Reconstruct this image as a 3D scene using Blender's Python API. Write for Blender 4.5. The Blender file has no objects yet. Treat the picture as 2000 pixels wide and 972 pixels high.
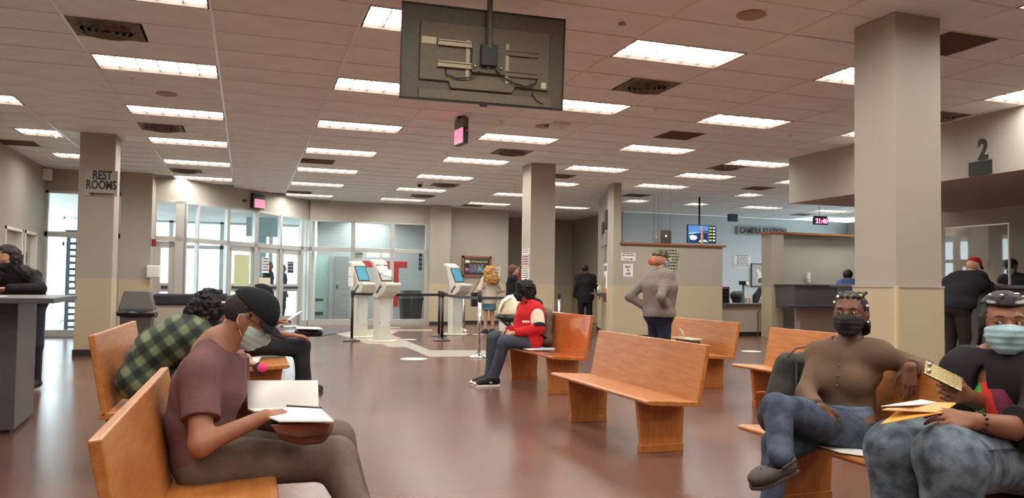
import bpy, math, random
import numpy as np
from mathutils import Vector, Matrix

# ------------------------------------------------------------ camera
SC = bpy.context.scene
COL = SC.collection
EYE = 1.165          # camera height
H = 3.44             # ceiling height
RM = np.array([[0.94247, 0.33345, -0.02358], [-0.33407, 0.94206, -0.03036], [0.01209, 0.03649, 0.99926]])
FPX, CX, CY = 1555.35, 1033.35, 500.28
cam = bpy.data.cameras.new('camera')
cam.sensor_width = 36.0
cam.lens = FPX / 2000 * 36
cam.shift_x = -(CX - 1000) / 2000
cam.shift_y = (CY - 486) / 2000
cam.clip_start, cam.clip_end = 0.05, 200
co = bpy.data.objects.new('camera', cam)
COL.objects.link(co)
mw = Matrix.Identity(4)
for i in range(3):
    mw[i][0], mw[i][1], mw[i][2] = RM[i][0], RM[i][2], -RM[i][1]
mw[2][3] = EYE
co.matrix_world = mw
SC.camera = co
SC.view_settings.view_transform = 'Standard'
SC.view_settings.look = 'None'
SC.view_settings.exposure = 0.98
SC.view_settings.gamma = 1.0
SC.view_settings.use_curve_mapping = False
SC.cycles.max_bounces = 7
SC.cycles.transparent_max_bounces = 16
SC.cycles.sample_clamp_indirect = 6.0

# ------------------------------------------------------------ daylight
w = bpy.data.worlds.new('overcast_daylight')
SC.world = w
w.use_nodes = True
w.node_tree.nodes['Background'].inputs[0].default_value = (0.82, 0.93, 1.0, 1)
w.node_tree.nodes['Background'].inputs[1].default_value = 3.2
LAMP = 12.5            # brightness of the troffer lenses

# ------------------------------------------------------------ helpers
def lin(c):
    c /= 255.0
    return c / 12.92 if c <= 0.04045 else ((c + 0.055) / 1.055) ** 2.4
def rgb(r, g, b): return (lin(r), lin(g), lin(b), 1)

def ray(x, y):
    return RM @ np.array([(x - CX) / FPX, 1, -(y - CY) / FPX])
def at(x, y, D):                      # a point at distance D in front of the lens
    return Vector(ray(x, y) * D + np.array([0, 0, EYE]))
def onz(x, y, z=0.0):
    d = ray(x, y); return Vector(d * (z - EYE) / d[2] + np.array([0, 0, EYE]))
def onx(x, y, X):
    d = ray(x, y); return Vector(d * X / d[0] + np.array([0, 0, EYE]))
def ony(x, y, Y):
    d = ray(x, y); return Vector(d * Y / d[1] + np.array([0, 0, EYE]))

MATS = {}
def mat(name, col, rough=0.6, spec=0.5, metal=0.0, noise=0.0, nscale=8.0, bump=0.0, bscale=40.0, col2=None,
        coat=0.0, emit=None, estr=0.0, stretch=None, sheen=0.0):
    if name in MATS: return MATS[name]
    m = bpy.data.materials.new(name); m.use_nodes = True
    nt = m.node_tree; n = nt.nodes; l = nt.links
    b = n['Principled BSDF']
    b.inputs['Base Color'].default_value = col
    b.inputs['Roughness'].default_value = rough
    b.inputs['Specular IOR Level'].default_value = spec
    b.inputs['Metallic'].default_value = metal
    b.inputs['Coat Weight'].default_value = coat
    b.inputs['Sheen Weight'].default_value = sheen
    if emit:
        b.inputs['Emission Color'].default_value = emit
        b.inputs['Emission Strength'].default_value = estr
    tc = mp = None
    if noise or bump:
        tc = n.new('ShaderNodeTexCoord'); mp = n.new('ShaderNodeMapping')
        l.new(tc.outputs['Object'], mp.inputs[0])
        if stretch: mp.inputs['Scale'].default_value = stretch
    if noise:
        t = n.new('ShaderNodeTexNoise'); t.inputs['Scale'].default_value = nscale; t.inputs['Detail'].default_value = 5
        l.new(mp.outputs[0], t.inputs['Vector'])
        mx = n.new('ShaderNodeMix'); mx.data_type = 'RGBA'
        c2 = col2 or tuple([max(0, v * (1 - noise)) for v in col[:3]] + [1])
        mx.inputs[6].default_value = col; mx.inputs[7].default_value = c2
        rp = n.new('ShaderNodeMapRange'); rp.inputs[1].default_value = 0.35; rp.inputs[2].default_value = 0.65
        l.new(t.outputs['Fac'], rp.inputs[0]); l.new(rp.outputs[0], mx.inputs[0]); l.new(mx.outputs[2], b.inputs['Base Color'])
    if bump:
        t2 = n.new('ShaderNodeTexNoise'); t2.inputs['Scale'].default_value = bscale; t2.inputs['Detail'].default_value = 3
        l.new(mp.outputs[0], t2.inputs['Vector'])
        bp = n.new('ShaderNodeBump'); bp.inputs['Strength'].default_value = bump; bp.inputs['Distance'].default_value = 0.01
        l.new(t2.outputs['Fac'], bp.inputs['Height']); l.new(bp.outputs[0], b.inputs['Normal'])
    MATS[name] = m
    return m

def paint_mat(name, upper, lower, split, rough=0.65):
    m = bpy.data.materials.new(name); m.use_nodes = True
    nt = m.node_tree; n = nt.nodes; l = nt.links; b = n['Principled BSDF']
    g = n.new('ShaderNodeNewGeometry'); s = n.new('ShaderNodeSeparateXYZ'); l.new(g.outputs['Position'], s.inputs[0])
    c = n.new('ShaderNodeMath'); c.operation = 'GREATER_THAN'; c.inputs[1].default_value = split; l.new(s.outputs[2], c.inputs[0])
    mx = n.new('ShaderNodeMix'); mx.data_type = 'RGBA'; mx.inputs[6].default_value = lower; mx.inputs[7].default_value = upper
    l.new(c.outputs[0], mx.inputs[0])
    t = n.new('ShaderNodeTexNoise'); t.inputs['Scale'].default_value = 0.8; t.inputs['Detail'].default_value = 4
    l.new(g.outputs['Position'], t.inputs['Vector'])
    hs = n.new('ShaderNodeHueSaturation'); mr = n.new('ShaderNodeMapRange'); mr.inputs[3].default_value = 0.93; mr.inputs[4].default_value = 1.06
    l.new(t.outputs['Fac'], mr.inputs[0]); l.new(mr.outputs[0], hs.inputs['Value']); l.new(mx.outputs[2], hs.inputs['Color'])
    l.new(hs.outputs[0], b.inputs['Base Color'])
    t2 = n.new('ShaderNodeTexNoise'); t2.inputs['Scale'].default_value = 90; bp = n.new('ShaderNodeBump'); bp.inputs['Strength'].default_value = 0.06
    l.new(g.outputs['Position'], t2.inputs['Vector']); l.new(t2.outputs['Fac'], bp.inputs['Height']); l.new(bp.outputs[0], b.inputs['Normal'])
    b.inputs['Roughness'].default_value = rough
    MATS[name] = m
    return m

class MB:
    """collects shapes, links them as one mesh"""
    def __init__(s): s.v = []; s.f = []
    def add(s, vs, fs):
        o = len(s.v); s.v += [tuple(v) for v in vs]; s.f += [tuple(i + o for i in f) for f in fs]; return s
    def box(s, a, b, M=None):
        x0, y0, z0 = [min(p, q) for p, q in zip(a, b)]; x1, y1, z1 = [max(p, q) for p, q in zip(a, b)]
        vs = [Vector(p) for p in ((x0,y0,z0),(x1,y0,z0),(x1,y1,z0),(x0,y1,z0),(x0,y0,z1),(x1,y0,z1),(x1,y1,z1),(x0,y1,z1))]
        if M is not None: vs = [M @ v for v in vs]
        return s.add(vs, [(0,3,2,1),(4,5,6,7),(0,1,5,4),(1,2,6,5),(2,3,7,6),(3,0,4,7)])
    def beam(s, p, q, wx, wz, up=(0,0,1)):     # a bar of rectangular section from p to q
        p, q = Vector(p), Vector(q); d = (q - p).normalized(); u = Vector(up)
        r = d.cross(u)
        if r.length < 1e-4: r = d.cross(Vector((1,0,0)))
        r.normalize(); u = r.cross(d)
        vs = [e + r * sx * wx / 2 + u * sz * wz / 2 for e in (p, q) for sx, sz in ((-1,-1),(1,-1),(1,1),(-1,1))]
        return s.add(vs, [(3,2,1,0),(4,5,6,7),(0,1,5,4),(1,2,6,5),(2,3,7,6),(3,0,4,7)])
    def prism(s, pts, vec):                    # a polygon pushed along a vector
        n = len(pts); vec = Vector(vec); P = [Vector(p) for p in pts]
        return s.add(P + [p + vec for p in P], [tuple(range(n))[::-1], tuple(range(n, 2 * n))] + [(i, (i+1) % n, n + (i+1) % n, n + i) for i in range(n)])
    def tube(s, pts, r, seg=10, caps=True):
        P = [Vector(p) for p in pts]; n = len(P); R = r if isinstance(r, (list, tuple)) else [r] * n
        vs = []; prev = None
        for i, p in enumerate(P):
            d = (P[min(i+1, n-1)] - P[max(i-1, 0)]).normalized()
            if prev is None:
                a = d.orthogonal().normalized()
            else:
                a = (prev - d * prev.dot(d))
                a = a.normalized() if a.length > 1e-6 else d.orthogonal().normalized()
            prev = a; b = d.cross(a)
            for k in range(seg):
                t = 2 * math.pi * k / seg
                vs.append(p + (a * math.cos(t) + b * math.sin(t)) * R[i])
        fs = [(i*seg+k, i*seg+(k+1) % seg, (i+1)*seg+(k+1) % seg, (i+1)*seg+k) for i in range(n-1) for k in range(seg)]
        if caps: fs += [tuple(range(seg))[::-1], tuple(range((n-1)*seg, n*seg))]
        return s.add(vs, fs)
    def lathe(s, prof, c=(0,0,0), seg=20, M=None, sx=1, sy=1):   # profile of (radius, z)
        vs = []
        for r, z in prof:
            for k in range(seg):
                t = 2 * math.pi * k / seg
                v = Vector((c[0] + r * sx * math.cos(t), c[1] + r * sy * math.sin(t), c[2] + z))
                vs.append(M @ v if M is not None else v)
        n = len(prof)
        fs = [(i*seg+k, i*seg+(k+1) % seg, (i+1)*seg+(k+1) % seg, (i+1)*seg+k) for i in range(n-1) for k in range(seg)]
        fs += [tuple(range(seg))[::-1], tuple(range((n-1)*seg, n*seg))]
        return s.add(vs, fs)
    def ball(s, c, r, seg=12, rings=8, M=None):
        r = r if isinstance(r, (tuple, list)) else (r, r, r); c = Vector(c); vs = [Vector((0,0,-r[2]))]
        for i in range(1, rings):
            p = -math.pi/2 + math.pi * i / rings
            for k in range(seg):
                t = 2 * math.pi * k / seg
                vs.append(Vector((r[0]*math.cos(p)*math.cos(t), r[1]*math.cos(p)*math.sin(t), r[2]*math.sin(p))))
        vs.append(Vector((0,0,r[2])))
        if M is not None: vs = [M.to_3x3() @ v for v in vs]
        vs = [v + c for v in vs]; L = len(vs) - 1
        fs = [(0, 1+(k+1) % seg, 1+k) for k in range(seg)]
        fs += [(1+i*seg+k, 1+i*seg+(k+1) % seg, 1+(i+1)*seg+(k+1) % seg, 1+(i+1)*seg+k) for i in range(rings-2) for k in range(seg)]
        fs += [(1+(rings-2)*seg+k, 1+(rings-2)*seg+(k+1) % seg, L) for k in range(seg)]
        return s.add(vs, fs)
    def build(s, name, m, parent=None, bevel=0, smooth=False, shift=None):
        me = bpy.data.meshes.new(name)
        vs = s.v
        if parent is not None:
            off = PMAT[parent.name].inverted() if parent.name in PMAT else Matrix.Identity(4)
            vs = [tuple(off @ Vector(v)) for v in vs]
        me.from_pydata(vs, [], s.f); me.update()
        if m is not None: me.materials.append(m)
        if smooth: me.polygons.foreach_set('use_smooth', [True] * len(me.polygons))
        o = bpy.data.objects.new(name, me); COL.objects.link(o)
        if parent is not None: o.parent = parent; PMAT[o.name] = PMAT.get(parent.name, Matrix.Identity(4))
        if bevel:
            bm = o.modifiers.new('bevel', 'BEVEL'); bm.width = bevel; bm.segments = 2; bm.limit_method = 'ANGLE'
        return o
PMAT = {}
def tag(o, label=None, cat=None, group=None, kind=None):
    if label: o['label'] = label
    if cat: o['category'] = cat
    if group: o['group'] = group
    if kind: o['kind'] = kind
    return o
def thing(name, label, cat, loc=(0,0,0), group=None, kind=None, rz=0.0):
    o = bpy.data.objects.new(name, None); COL.objects.link(o); o.empty_display_size = 0.1
    o.location = loc; o.rotation_euler = (0, 0, rz)
    PMAT[o.name] = Matrix.Translation(Vector(loc)) @ Matrix.Rotation(rz, 4, 'Z')
    if kind: o['kind'] = kind; o['label'] = label; return o
    return tag(o, label, cat, group)
def rotz(c, a): return Matrix.Translation(Vector(c)) @ Matrix.Rotation(a, 4, 'Z')
def loc_thing(name, label, cat, loc, rz=0.0, group=None):
    """a thing whose parts are written in its own axes"""
    o = bpy.data.objects.new(name, None); COL.objects.link(o); o.empty_display_size = 0.1
    o.location = loc; o.rotation_euler = (0, 0, rz)
    PMAT[o.name] = Matrix.Identity(4)
    return tag(o, label, cat, group)
def copy_tree(o, parent=None):
    c = o.copy(); COL.objects.link(c); PMAT[c.name] = PMAT.get(o.name, Matrix.Identity(4))
    if parent is not None: c.parent = parent
    for ch in list(KIDS(o)): copy_tree(ch, c)
    return c
def KIDS(o): return [k for k in bpy.data.objects if k.parent == o]

def text(name, s, m, parent, origin, right, up, size, depth=0.004, align='CENTER', bold=0.0, sx=1.0):
    cu = bpy.data.curves.new('t', 'FONT'); cu.body = s; cu.size = size; cu.extrude = depth; cu.align_x = align; cu.align_y = 'CENTER'; cu.offset = bold
    cu.resolution_u = 3
    o = bpy.data.objects.new('t', cu); COL.objects.link(o)
    dg = bpy.context.evaluated_depsgraph_get()
    me = bpy.data.meshes.new_from_object(o.evaluated_get(dg))
    bpy.data.objects.remove(o)
    r, u = Vector(right).normalized(), Vector(up).normalized(); n = r.cross(u)
    M = Matrix.Identity(4)
    for i in range(3): M[i][0], M[i][1], M[i][2], M[i][3] = r[i] * sx, u[i], n[i], origin[i]
    if parent is not None and parent.name in PMAT: M = PMAT[parent.name].inverted() @ M
    me.transform(M); me.materials.clear(); me.materials.append(m)
    o = bpy.data.objects.new(name, me); COL.objects.link(o)
    if parent is not None: o.parent = parent
    PMAT[o.name] = PMAT.get(parent.name, Matrix.Identity(4)) if parent is not None else Matrix.Identity(4)
    return o
# ------------------------------------------------------------ materials of the building
M_WALL = paint_mat('two_tone_wall_paint', rgb(170, 162, 149), rgb(188, 174, 146), 1.19)
M_GREY = mat('grey_wall_paint', rgb(178, 171, 161), 0.7, noise=0.06, nscale=1.2)
M_BACK = mat('pale_blue_grey_wall_paint', rgb(200, 208, 212), 0.7, noise=0.05, nscale=1.2)
M_TILE = mat('ceiling_tile_mineral', rgb(240, 250, 252), 0.85, 0.3, noise=0.07, nscale=3.0, bump=0.25, bscale=120)
M_TBAR = mat('ceiling_rail_paint', rgb(232, 226, 218), 0.3, 0.6)
M_BASE = mat('dark_vinyl_base', rgb(52, 42, 38), 0.5)
M_ALU = mat('pale_aluminium_frame', rgb(196, 196, 192), 0.35, 0.5, metal=0.35)
M_WHITE = mat('white_paint', rgb(232, 230, 224), 0.5)
M_PAPER = mat('white_paper', rgb(236, 234, 230), 0.7)
M_BLACK = mat('black_plastic', rgb(26, 26, 28), 0.45)
M_DARK = mat('dark_grey_plastic', rgb(62, 60, 62), 0.5)
M_INK = mat('printed_ink', rgb(48, 46, 48), 0.7)
M_STEEL = mat('polished_steel', rgb(200, 200, 200), 0.18, metal=1.0)
def glass_mat(name, tint, refl=1.0):
    m = bpy.data.materials.new(name); m.use_nodes = True; nt = m.node_tree; n = nt.nodes; l = nt.links
    for k in list(n): n.remove(k)
    o = n.new('ShaderNodeOutputMaterial'); mx = n.new('ShaderNodeMixShader'); t = n.new('ShaderNodeBsdfTransparent'); g = n.new('ShaderNodeBsdfGlossy')
    lw = n.new('ShaderNodeLayerWeight'); lw.inputs[0].default_value = 0.5
    pw = n.new('ShaderNodeMath'); pw.operation = 'POWER'; pw.inputs[1].default_value = 4.0; l.new(lw.outputs['Facing'], pw.inputs[0])
    f = n.new('ShaderNodeMath'); f.operation = 'MULTIPLY_ADD'; f.inputs[1].default_value = 0.6; f.inputs[2].default_value = 0.045; l.new(pw.outputs[0], f.inputs[0]); g.inputs['Roughness'].default_value = 0.02
    t.inputs[0].default_value = tint
    mu = n.new('ShaderNodeMath'); mu.operation = 'MULTIPLY'; mu.inputs[1].default_value = refl; l.new(f.outputs[0], mu.inputs[0])
    l.new(mu.outputs[0], mx.inputs[0]); l.new(t.outputs[0], mx.inputs[1]); l.new(g.outputs[0], mx.inputs[2]); l.new(mx.outputs[0], o.inputs[0])
    return m
M_GLASS = glass_mat('clear_window_glass', (0.92, 0.97, 0.97, 1))
M_PLEXI = glass_mat('clear_acrylic', (0.93, 0.93, 0.92, 1), 1.6)

def floor_mat():
    m = bpy.data.materials.new('polished_red_brown_concrete'); m.use_nodes = True; n = m.node_tree.nodes; l = m.node_tree.links; b = n['Principled BSDF']
    tc = n.new('ShaderNodeTexCoord')
    t1 = n.new('ShaderNodeTexNoise'); t1.inputs['Scale'].default_value = 0.8; t1.inputs['Detail'].default_value = 2
    t2 = n.new('ShaderNodeTexNoise'); t2.inputs['Scale'].default_value = 14; t2.inputs['Detail'].default_value = 3
    l.new(tc.outputs['Object'], t1.inputs[0]); l.new(tc.outputs['Object'], t2.inputs[0])
    r = n.new('ShaderNodeValToRGB'); e = r.color_ramp.elements
    e[0].position = 0.35; e[0].color = rgb(98, 68, 60); e[1].position = 0.68; e[1].color = rgb(110, 78, 68)
    l.new(t1.outputs['Fac'], r.inputs[0])
    mx = n.new('ShaderNodeMix'); mx.data_type = 'RGBA'; mx.blend_type = 'MULTIPLY'; mx.inputs[0].default_value = 0.0
    r2 = n.new('ShaderNodeMapRange'); r2.inputs[1].default_value = 0.3; r2.inputs[2].default_value = 0.7; r2.inputs[3].default_value = 0.88; r2.inputs[4].default_value = 1.06
    l.new(t2.outputs['Fac'], r2.inputs[0]); l.new(r.outputs[0], mx.inputs[6]); l.new(r2.outputs[0], mx.inputs[7]); l.new(mx.outputs[2], b.inputs['Base Color'])
    rr = n.new('ShaderNodeMapRange'); rr.inputs[1].default_value = 0.3; rr.inputs[2].default_value = 0.7; rr.inputs[3].default_value = 0.20; rr.inputs[4].default_value = 0.24
    l.new(t1.outputs['Fac'], rr.inputs[0]); l.new(rr.outputs[0], b.inputs['Roughness'])
    b.inputs['Specular IOR Level'].default_value = 0.22
    return m
M_FLOOR = floor_mat()

# ------------------------------------------------------------ floor
floor = tag(MB().box((-5, -6, -0.12), (20, 27, 0)).build('floor', M_FLOOR), 'polished red-brown concrete floor', kind='structure')
M_INLAY = mat('pale_terrazzo_inlay', rgb(168, 158, 146), 0.3, noise=0.1, nscale=6)
def inlay(pts):
    MB().prism([(x, y, 0.0) for x, y in pts][::-1], (0, 0, 0.003)).build('floor_inlay', M_INLAY, floor)
_pz = [(430, 140), (720, 235), (850, 235), (900, 262), (1060, 262), (1270, 348), (1765, 345), (2250, 345), (2250, 290), (1765, 290), (1270, 290), (930, 150), (990, 120), (1290, 120), (1290, 104), (900, 104), (600, 104)]
inlay([tuple(onz(560 + x / 4.545, 620 + y / 4.545))[:2] for x, y in _pz])       # pale bands that cross under the kiosks

# ------------------------------------------------------------ ceiling: slab, rails, tiles
TX, TY, X0, Y0 = 1.2192, 0.6096, -1.554, 8.942
def gx(u): return X0 + u * TX
def gy(v): return Y0 + v * TY
ceiling = tag(MB().box((-5, -6, H + 0.16), (20, 29, H + 0.26)).build('ceiling', M_GREY), 'suspended ceiling of mineral tiles', kind='structure')
# lights as (u, v, width in tiles): half tiles are square lights
LIGHTS = [(-1.5, v, .5) for v in (-20, -12, -4, 0, 4, 8, 12, 16)] + [(0, v, 1) for v in (-20, -16, -12, -8, -4, 0, 4, 8, 12, 16)] + [(2, v, 1) for v in (-20, -16, -12, -8, -4, 0, 4, 8, 12, 16, 20)] \
    + [(4, v, 1) for v in (-20, -16, -12, -8, -4, 0, 4, 8, 12, 16, 20)] + [(6, v, 1) for v in (-20, -16, -12, -8, -4, 0, 4, 8, 12, 16, 20, 24)] \
    + [(8, v, 1) for v in (-7, -4, 0, 5, 8, 11, 20)] + [(9, 16, .5), (10.5, 12, .5), (10.5, 16, .5), (10, 8, 1), (12, 16, 1), (14, 16, 1), (10, -4, 1), (10, 2, 1), (12, 10, 1)]
VENTS = [(0, -2, 'd'), (0, 6, 'd'), (0, 14, 'd'), (4.5, -2, 'd'), (4.5, 6, 'd'), (4.5, 14, 'd'), (4.5, 18, 'd'), (2, 10, 's'), (2, 19, 's'), (6, 2, 's'), (6, 10, 's'),
         (8.5, 14, 's'), (8, 6, 'd'), (10, 10, 's'), (6, -6, 's'), (8, -2, 'd'), (14.2, 18, 's'), (6, 21, 's'), (-2, 10, 's')]
COLS = [(-2.47, 13.8, -1.97, 14.3), (4.93, 13.87, 5.42, 14.36), (4.95, 5.08, 5.43, 5.55)]
ROOM_U = (-1.94, 17.0); ROOM_V = (-22, 31)
def inroom(u, v):
    x, y = gx(u + .5), gy(v + .5)
    if x < -3.95: return False
    if y > 19.0 and x < -1.3: return False
    if -1.3 < x < 1.65 and y > 19.3 + (x + 1.36) * 1.158: return False
    if y > 22.7 and x < 5.3: return False
    if y > 23.0 and x < 7.4: return False
    if y > 25.8: return False
    if y > 21.9 and x > 10.7: return False
    if x > 9.0 and y < 11.4: return False
    return True
taken = {}
for u, v, wd in LIGHTS: taken[(u, v)] = wd
def covered(u, v):                                # how much of the cell at column u is taken by fittings
    return [(a - u, a - u + wd) for (a, b, wd) in LIGHTS + [(p, q, .5) for p, q, _ in VENTS] if b == v and a < u + 1 and a + wd > u]
TSIDE = 0.0105
tile_mesh = {}
def tile(u0, u1, v, stuff=None):
    a = (gx(u0) + TSIDE, gy(v) + TSIDE); b = (gx(u1) - TSIDE, gy(v + 1) - TSIDE)
    if b[0] - a[0] < 0.05: return
    if stuff is not None:
        stuff.box((a[0], a[1], H + 0.004), (b[0], b[1], H + 0.02)); return
    key = round(b[0] - a[0], 3)
    if key not in tile_mesh:
        me = bpy.data.meshes.new('ceiling_tile'); mb = MB(); wx, wy = (b[0]-a[0]) / 2, (b[1]-a[1]) / 2
        mb.box((-wx, -wy, 0.003), (wx, wy, 0.02)); me.from_pydata(mb.v, [], mb.f); me.materials.append(M_TILE); tile_mesh[key] = me
    o = bpy.data.objects.new('ceiling_tile', tile_mesh[key]); COL.objects.link(o); o.parent = ceiling
    o.location = ((a[0]+b[0]) / 2, (a[1]+b[1]) / 2, H + random.uniform(-0.0012, 0.0015))
random.seed(4)
cells = []
for v in range(-24, 30):
    for u in range(-2, 15):
        if not inroom(u, v): continue
        cov = sorted(covered(u, v)); e = 0.0; spans = []
        for c0, c1 in cov:
            if c0 > e + 0.02: spans.append((u + e, u + c0))
            e = max(e, c1)
        if e < 0.98: spans.append((u + e, u + 1))
        for s0, s1 in spans:
            x, y = gx((s0 + s1) / 2), gy(v + .5)
            px = RM.T @ np.array([x, y, H - EYE]); ok = px[1] > 0.5 and -80 < CX + FPX * px[0] / px[1] < 2080 and -60 < CY - FPX * px[2] / px[1]
            cells.append((0 if ok else 1, math.hypot(x, y), s0, s1, v))
cells.sort()
rest = MB()
for i, (ok, d, s0, s1, v) in enumerate(cells): tile(s0, s1, v, None if i < 298 else rest)
tag(rest.build('far_ceiling_tiles', M_TILE, ceiling), kind='stuff')
grid = MB()
for u in range(-2, 16):
    ys = [v for v in range(-24, 30) if inroom(u, v) or inroom(u - 1, v)]
    if ys: grid.box((gx(u) - 0.012, gy(min(ys)), H - 0.002), (gx(u) + 0.012, gy(max(ys) + 1), H + 0.003))
for v in range(-24, 31):
    us = [u for u in range(-2, 16) if inroom(u, v) or inroom(u, v - 1)]
    if us: grid.box((gx(min(us)), gy(v) - 0.009, H - 0.0012), (gx(max(us) + 1), gy(v) + 0.009, H + 0.003))
grid.build('ceiling_rail', M_TBAR, ceiling)

# troffers
M_LENS = mat('lit_troffer_lens', rgb(255, 240, 225), 0.5, emit=(1.0, 0.965, 0.885, 1), estr=LAMP)
M_LOUV = mat('grey_louvre', rgb(96, 92, 86), 0.5)
M_TRIM = mat('dark_brown_trim', rgb(70, 58, 50), 0.6)  # dark brown edge of the light frames
LINES = {-1.5: 'the line of square lights over the left wall', 0: 'the line just left of the bright ceiling rail', 2: 'the line left of the hanging television',
         4: 'the line that runs behind the hanging television', 6: 'the line over the middle column', 8: 'the line left of the soffit',
         9: 'the spot above the low partition', 10.5: 'the pair in front of the far pale wall', 10: 'the line beyond the soffit end', 12: 'the line before the camera station sign', 14: 'the place above the red clock'}
ORD = ['nearest', 'second', 'third', 'fourth', 'fifth', 'sixth', 'seventh', 'eighth', 'ninth', 'tenth', 'eleventh', 'twelfth', 'thirteenth']
light_mesh = {}
def troffer(u, v, wd, label, z=None):
    t = tag(bpy.data.objects.new('ceiling_light', None), label, 'ceiling light', 'lit ceiling troffers'); COL.objects.link(t)
    t.location = (gx(u) + wd * TX / 2, gy(v) + TY / 2, z or H); t.empty_display_size = .1
    if wd not in light_mesh:
        W, D = wd * TX / 2 - 0.014, TY / 2 - 0.014; ms = []
        f = MB()
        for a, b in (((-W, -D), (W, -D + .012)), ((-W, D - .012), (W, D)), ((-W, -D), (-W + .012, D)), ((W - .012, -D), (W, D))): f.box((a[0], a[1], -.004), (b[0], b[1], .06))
        dz = MB().box((-W + .01, -D + .01, .040), (W - .01, D - .01, .05))
        lv = MB(); nx = 6 if wd == 1 else 3
        for i in range(1, nx): x = -W + 2 * W * i / nx; lv.box((x - .004, -D + .012, .018), (x + .004, D - .012, .0395))
        for i in (1, 2): y = -D + 2 * D * i / 3; lv.box((-W + .012, y - .003, .026), (W - .012, y + .003, .0395))
        hs = MB().box((-W, -D, .052), (W, D, .10))
        for nm, mb, m in (('frame', f, M_TRIM), ('lens', dz, M_LENS), ('louvre', lv, M_LOUV), ('housing', hs, M_WHITE)):
            me = bpy.data.meshes.new(nm); me.from_pydata(mb.v, [], mb.f); me.materials.append(m); ms.append((nm, me))
        light_mesh[wd] = ms
    for nm, me in light_mesh[wd]:
        o = bpy.data.objects.new(nm, me); COL.objects.link(o); o.parent = t
cnt = {}
for u, v, wd in sorted(LIGHTS):
    if not inroom(int(math.floor(u)), v): continue
    ahead = gy(v) > 2.0; kk = (u, ahead); k = cnt.get(kk, 0); cnt[kk] = k + 1  # rows behind the viewpoint are unseen lights, added to brighten the people
    troffer(u, v, wd, '%s lit ceiling light of %s' % (ORD[k], LINES[u]) if ahead else 'added unseen ceiling light behind the viewpoint, %s of %s' % (ORD[k], {-1.5: 'the far left line', 0: 'the left line', 2: 'the second line', 4: 'the third line', 6: 'the fourth line', 8: 'the fifth line'}.get(u, 'the right side')))

for i, (u_, v_, lb) in enumerate(((2.9, 24.2, 'left'), (4.6, 24.2, 'right'), (3.7, 26, 'far'))):
    troffer(u_, v_, 1, 'ceiling light inside the glazed lobby, %s one' % lb, 3.2)
# vents
M_VENT = mat('sooty_vent_metal', rgb(128, 116, 104), 0.6, noise=0.5, nscale=14, col2=rgb(84, 74, 66))
M_RET = mat('brown_return_grille', rgb(112, 96, 82), 0.7, noise=0.2, nscale=60)
vn = {'d': 0, 's': 0}
VWORD = {(0, -2): 'nearest, left of the bright rail', (0, 6): 'lit up beside the bright rail', (0, 14): 'near the entrance windows', (4.5, -2): 'right of the hanging television', (4.5, 6): 'left of the middle column',
         (4.5, 14): 'near the security camera', (4.5, 18): 'close to the far wall', (2, 10): 'between lights left of centre', (2, 19): 'against the entrance bulkhead', (6, 2): 'between two lights right of centre',
         (6, 10): 'just right of the middle column', (8.5, 14): 'above the low partition', (8, 6): 'touching a light left of the soffit', (10, 10): 'before the camera station', (6, -6): 'right of the near column top',
         (8, -2): 'over the soffit corner', (14.2, 18): 'above the red clock', (6, 21): 'beside the far middle light', (-2, 10): 'over the left wall'}
for u, v, k in VENTS:
    if not inroom(int(math.floor(u)), v) and (u, v) != (-2, 10): continue
    cx, cy = gx(u) + TX / 4, gy(v) + TY / 2
    s = TX / 4 - 0.014
    t = thing('ceiling_vent', ('round sooty air diffuser in the ceiling, ' if k == 'd' else 'flat brown return grille in the ceiling, ') + VWORD[(u, v)], 'ceiling vent', (cx, cy, H), 'air vents in the ceiling')
    if k == 'd':
        MB().box((cx - s, cy - s, H - .004), (cx + s, cy + s, H + .01)).build('plate', M_VENT, t)
        for r in (.245, .19, .135, .08):
            MB().lathe([(r, 0.0), (r - .012, -.03), (r - .03, -.012), (r - .02, 0.0)], (cx, cy, H - .004), 20).build('ring', M_VENT, t)
    else:
        MB().box((cx - s, cy - s, H + .004), (cx + s, cy + s, H + .012)).build('plate', M_RET, t)
        g = MB()
        for i in range(15):
            y = cy - s + (i + .5) * 2 * s / 15
            g.beam((cx - s, y, H), (cx + s, y, H), .012, .003, (0, .5, 1))
        tag(g.build('slat', M_RET, t), kind='stuff')

# ------------------------------------------------------------ walls
def wall(name, a, b, z0, z1, th=0.14, m=None, side=1, label=None):
    a, b = Vector((a[0], a[1], 0)), Vector((b[0], b[1], 0)); d = (b - a).normalized(); n = Vector((-d.y, d.x, 0)) * th * side
    pts = [(a.x, a.y, z0), (b.x, b.y, z0), (b.x + n.x, b.y + n.y, z0), (a.x + n.x, a.y + n.y, z0)]
    o = MB().prism(pts, (0, 0, z1 - z0)).build(name, m or M_WALL)
    return tag(o, label or 'two-tone painted wall', kind='structure')
def base(name, a, b, side=-1, h=0.1):
    return wall(name, a, b, 0.0, h, 0.012, M_BASE, side, 'dark vinyl base strip')
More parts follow.
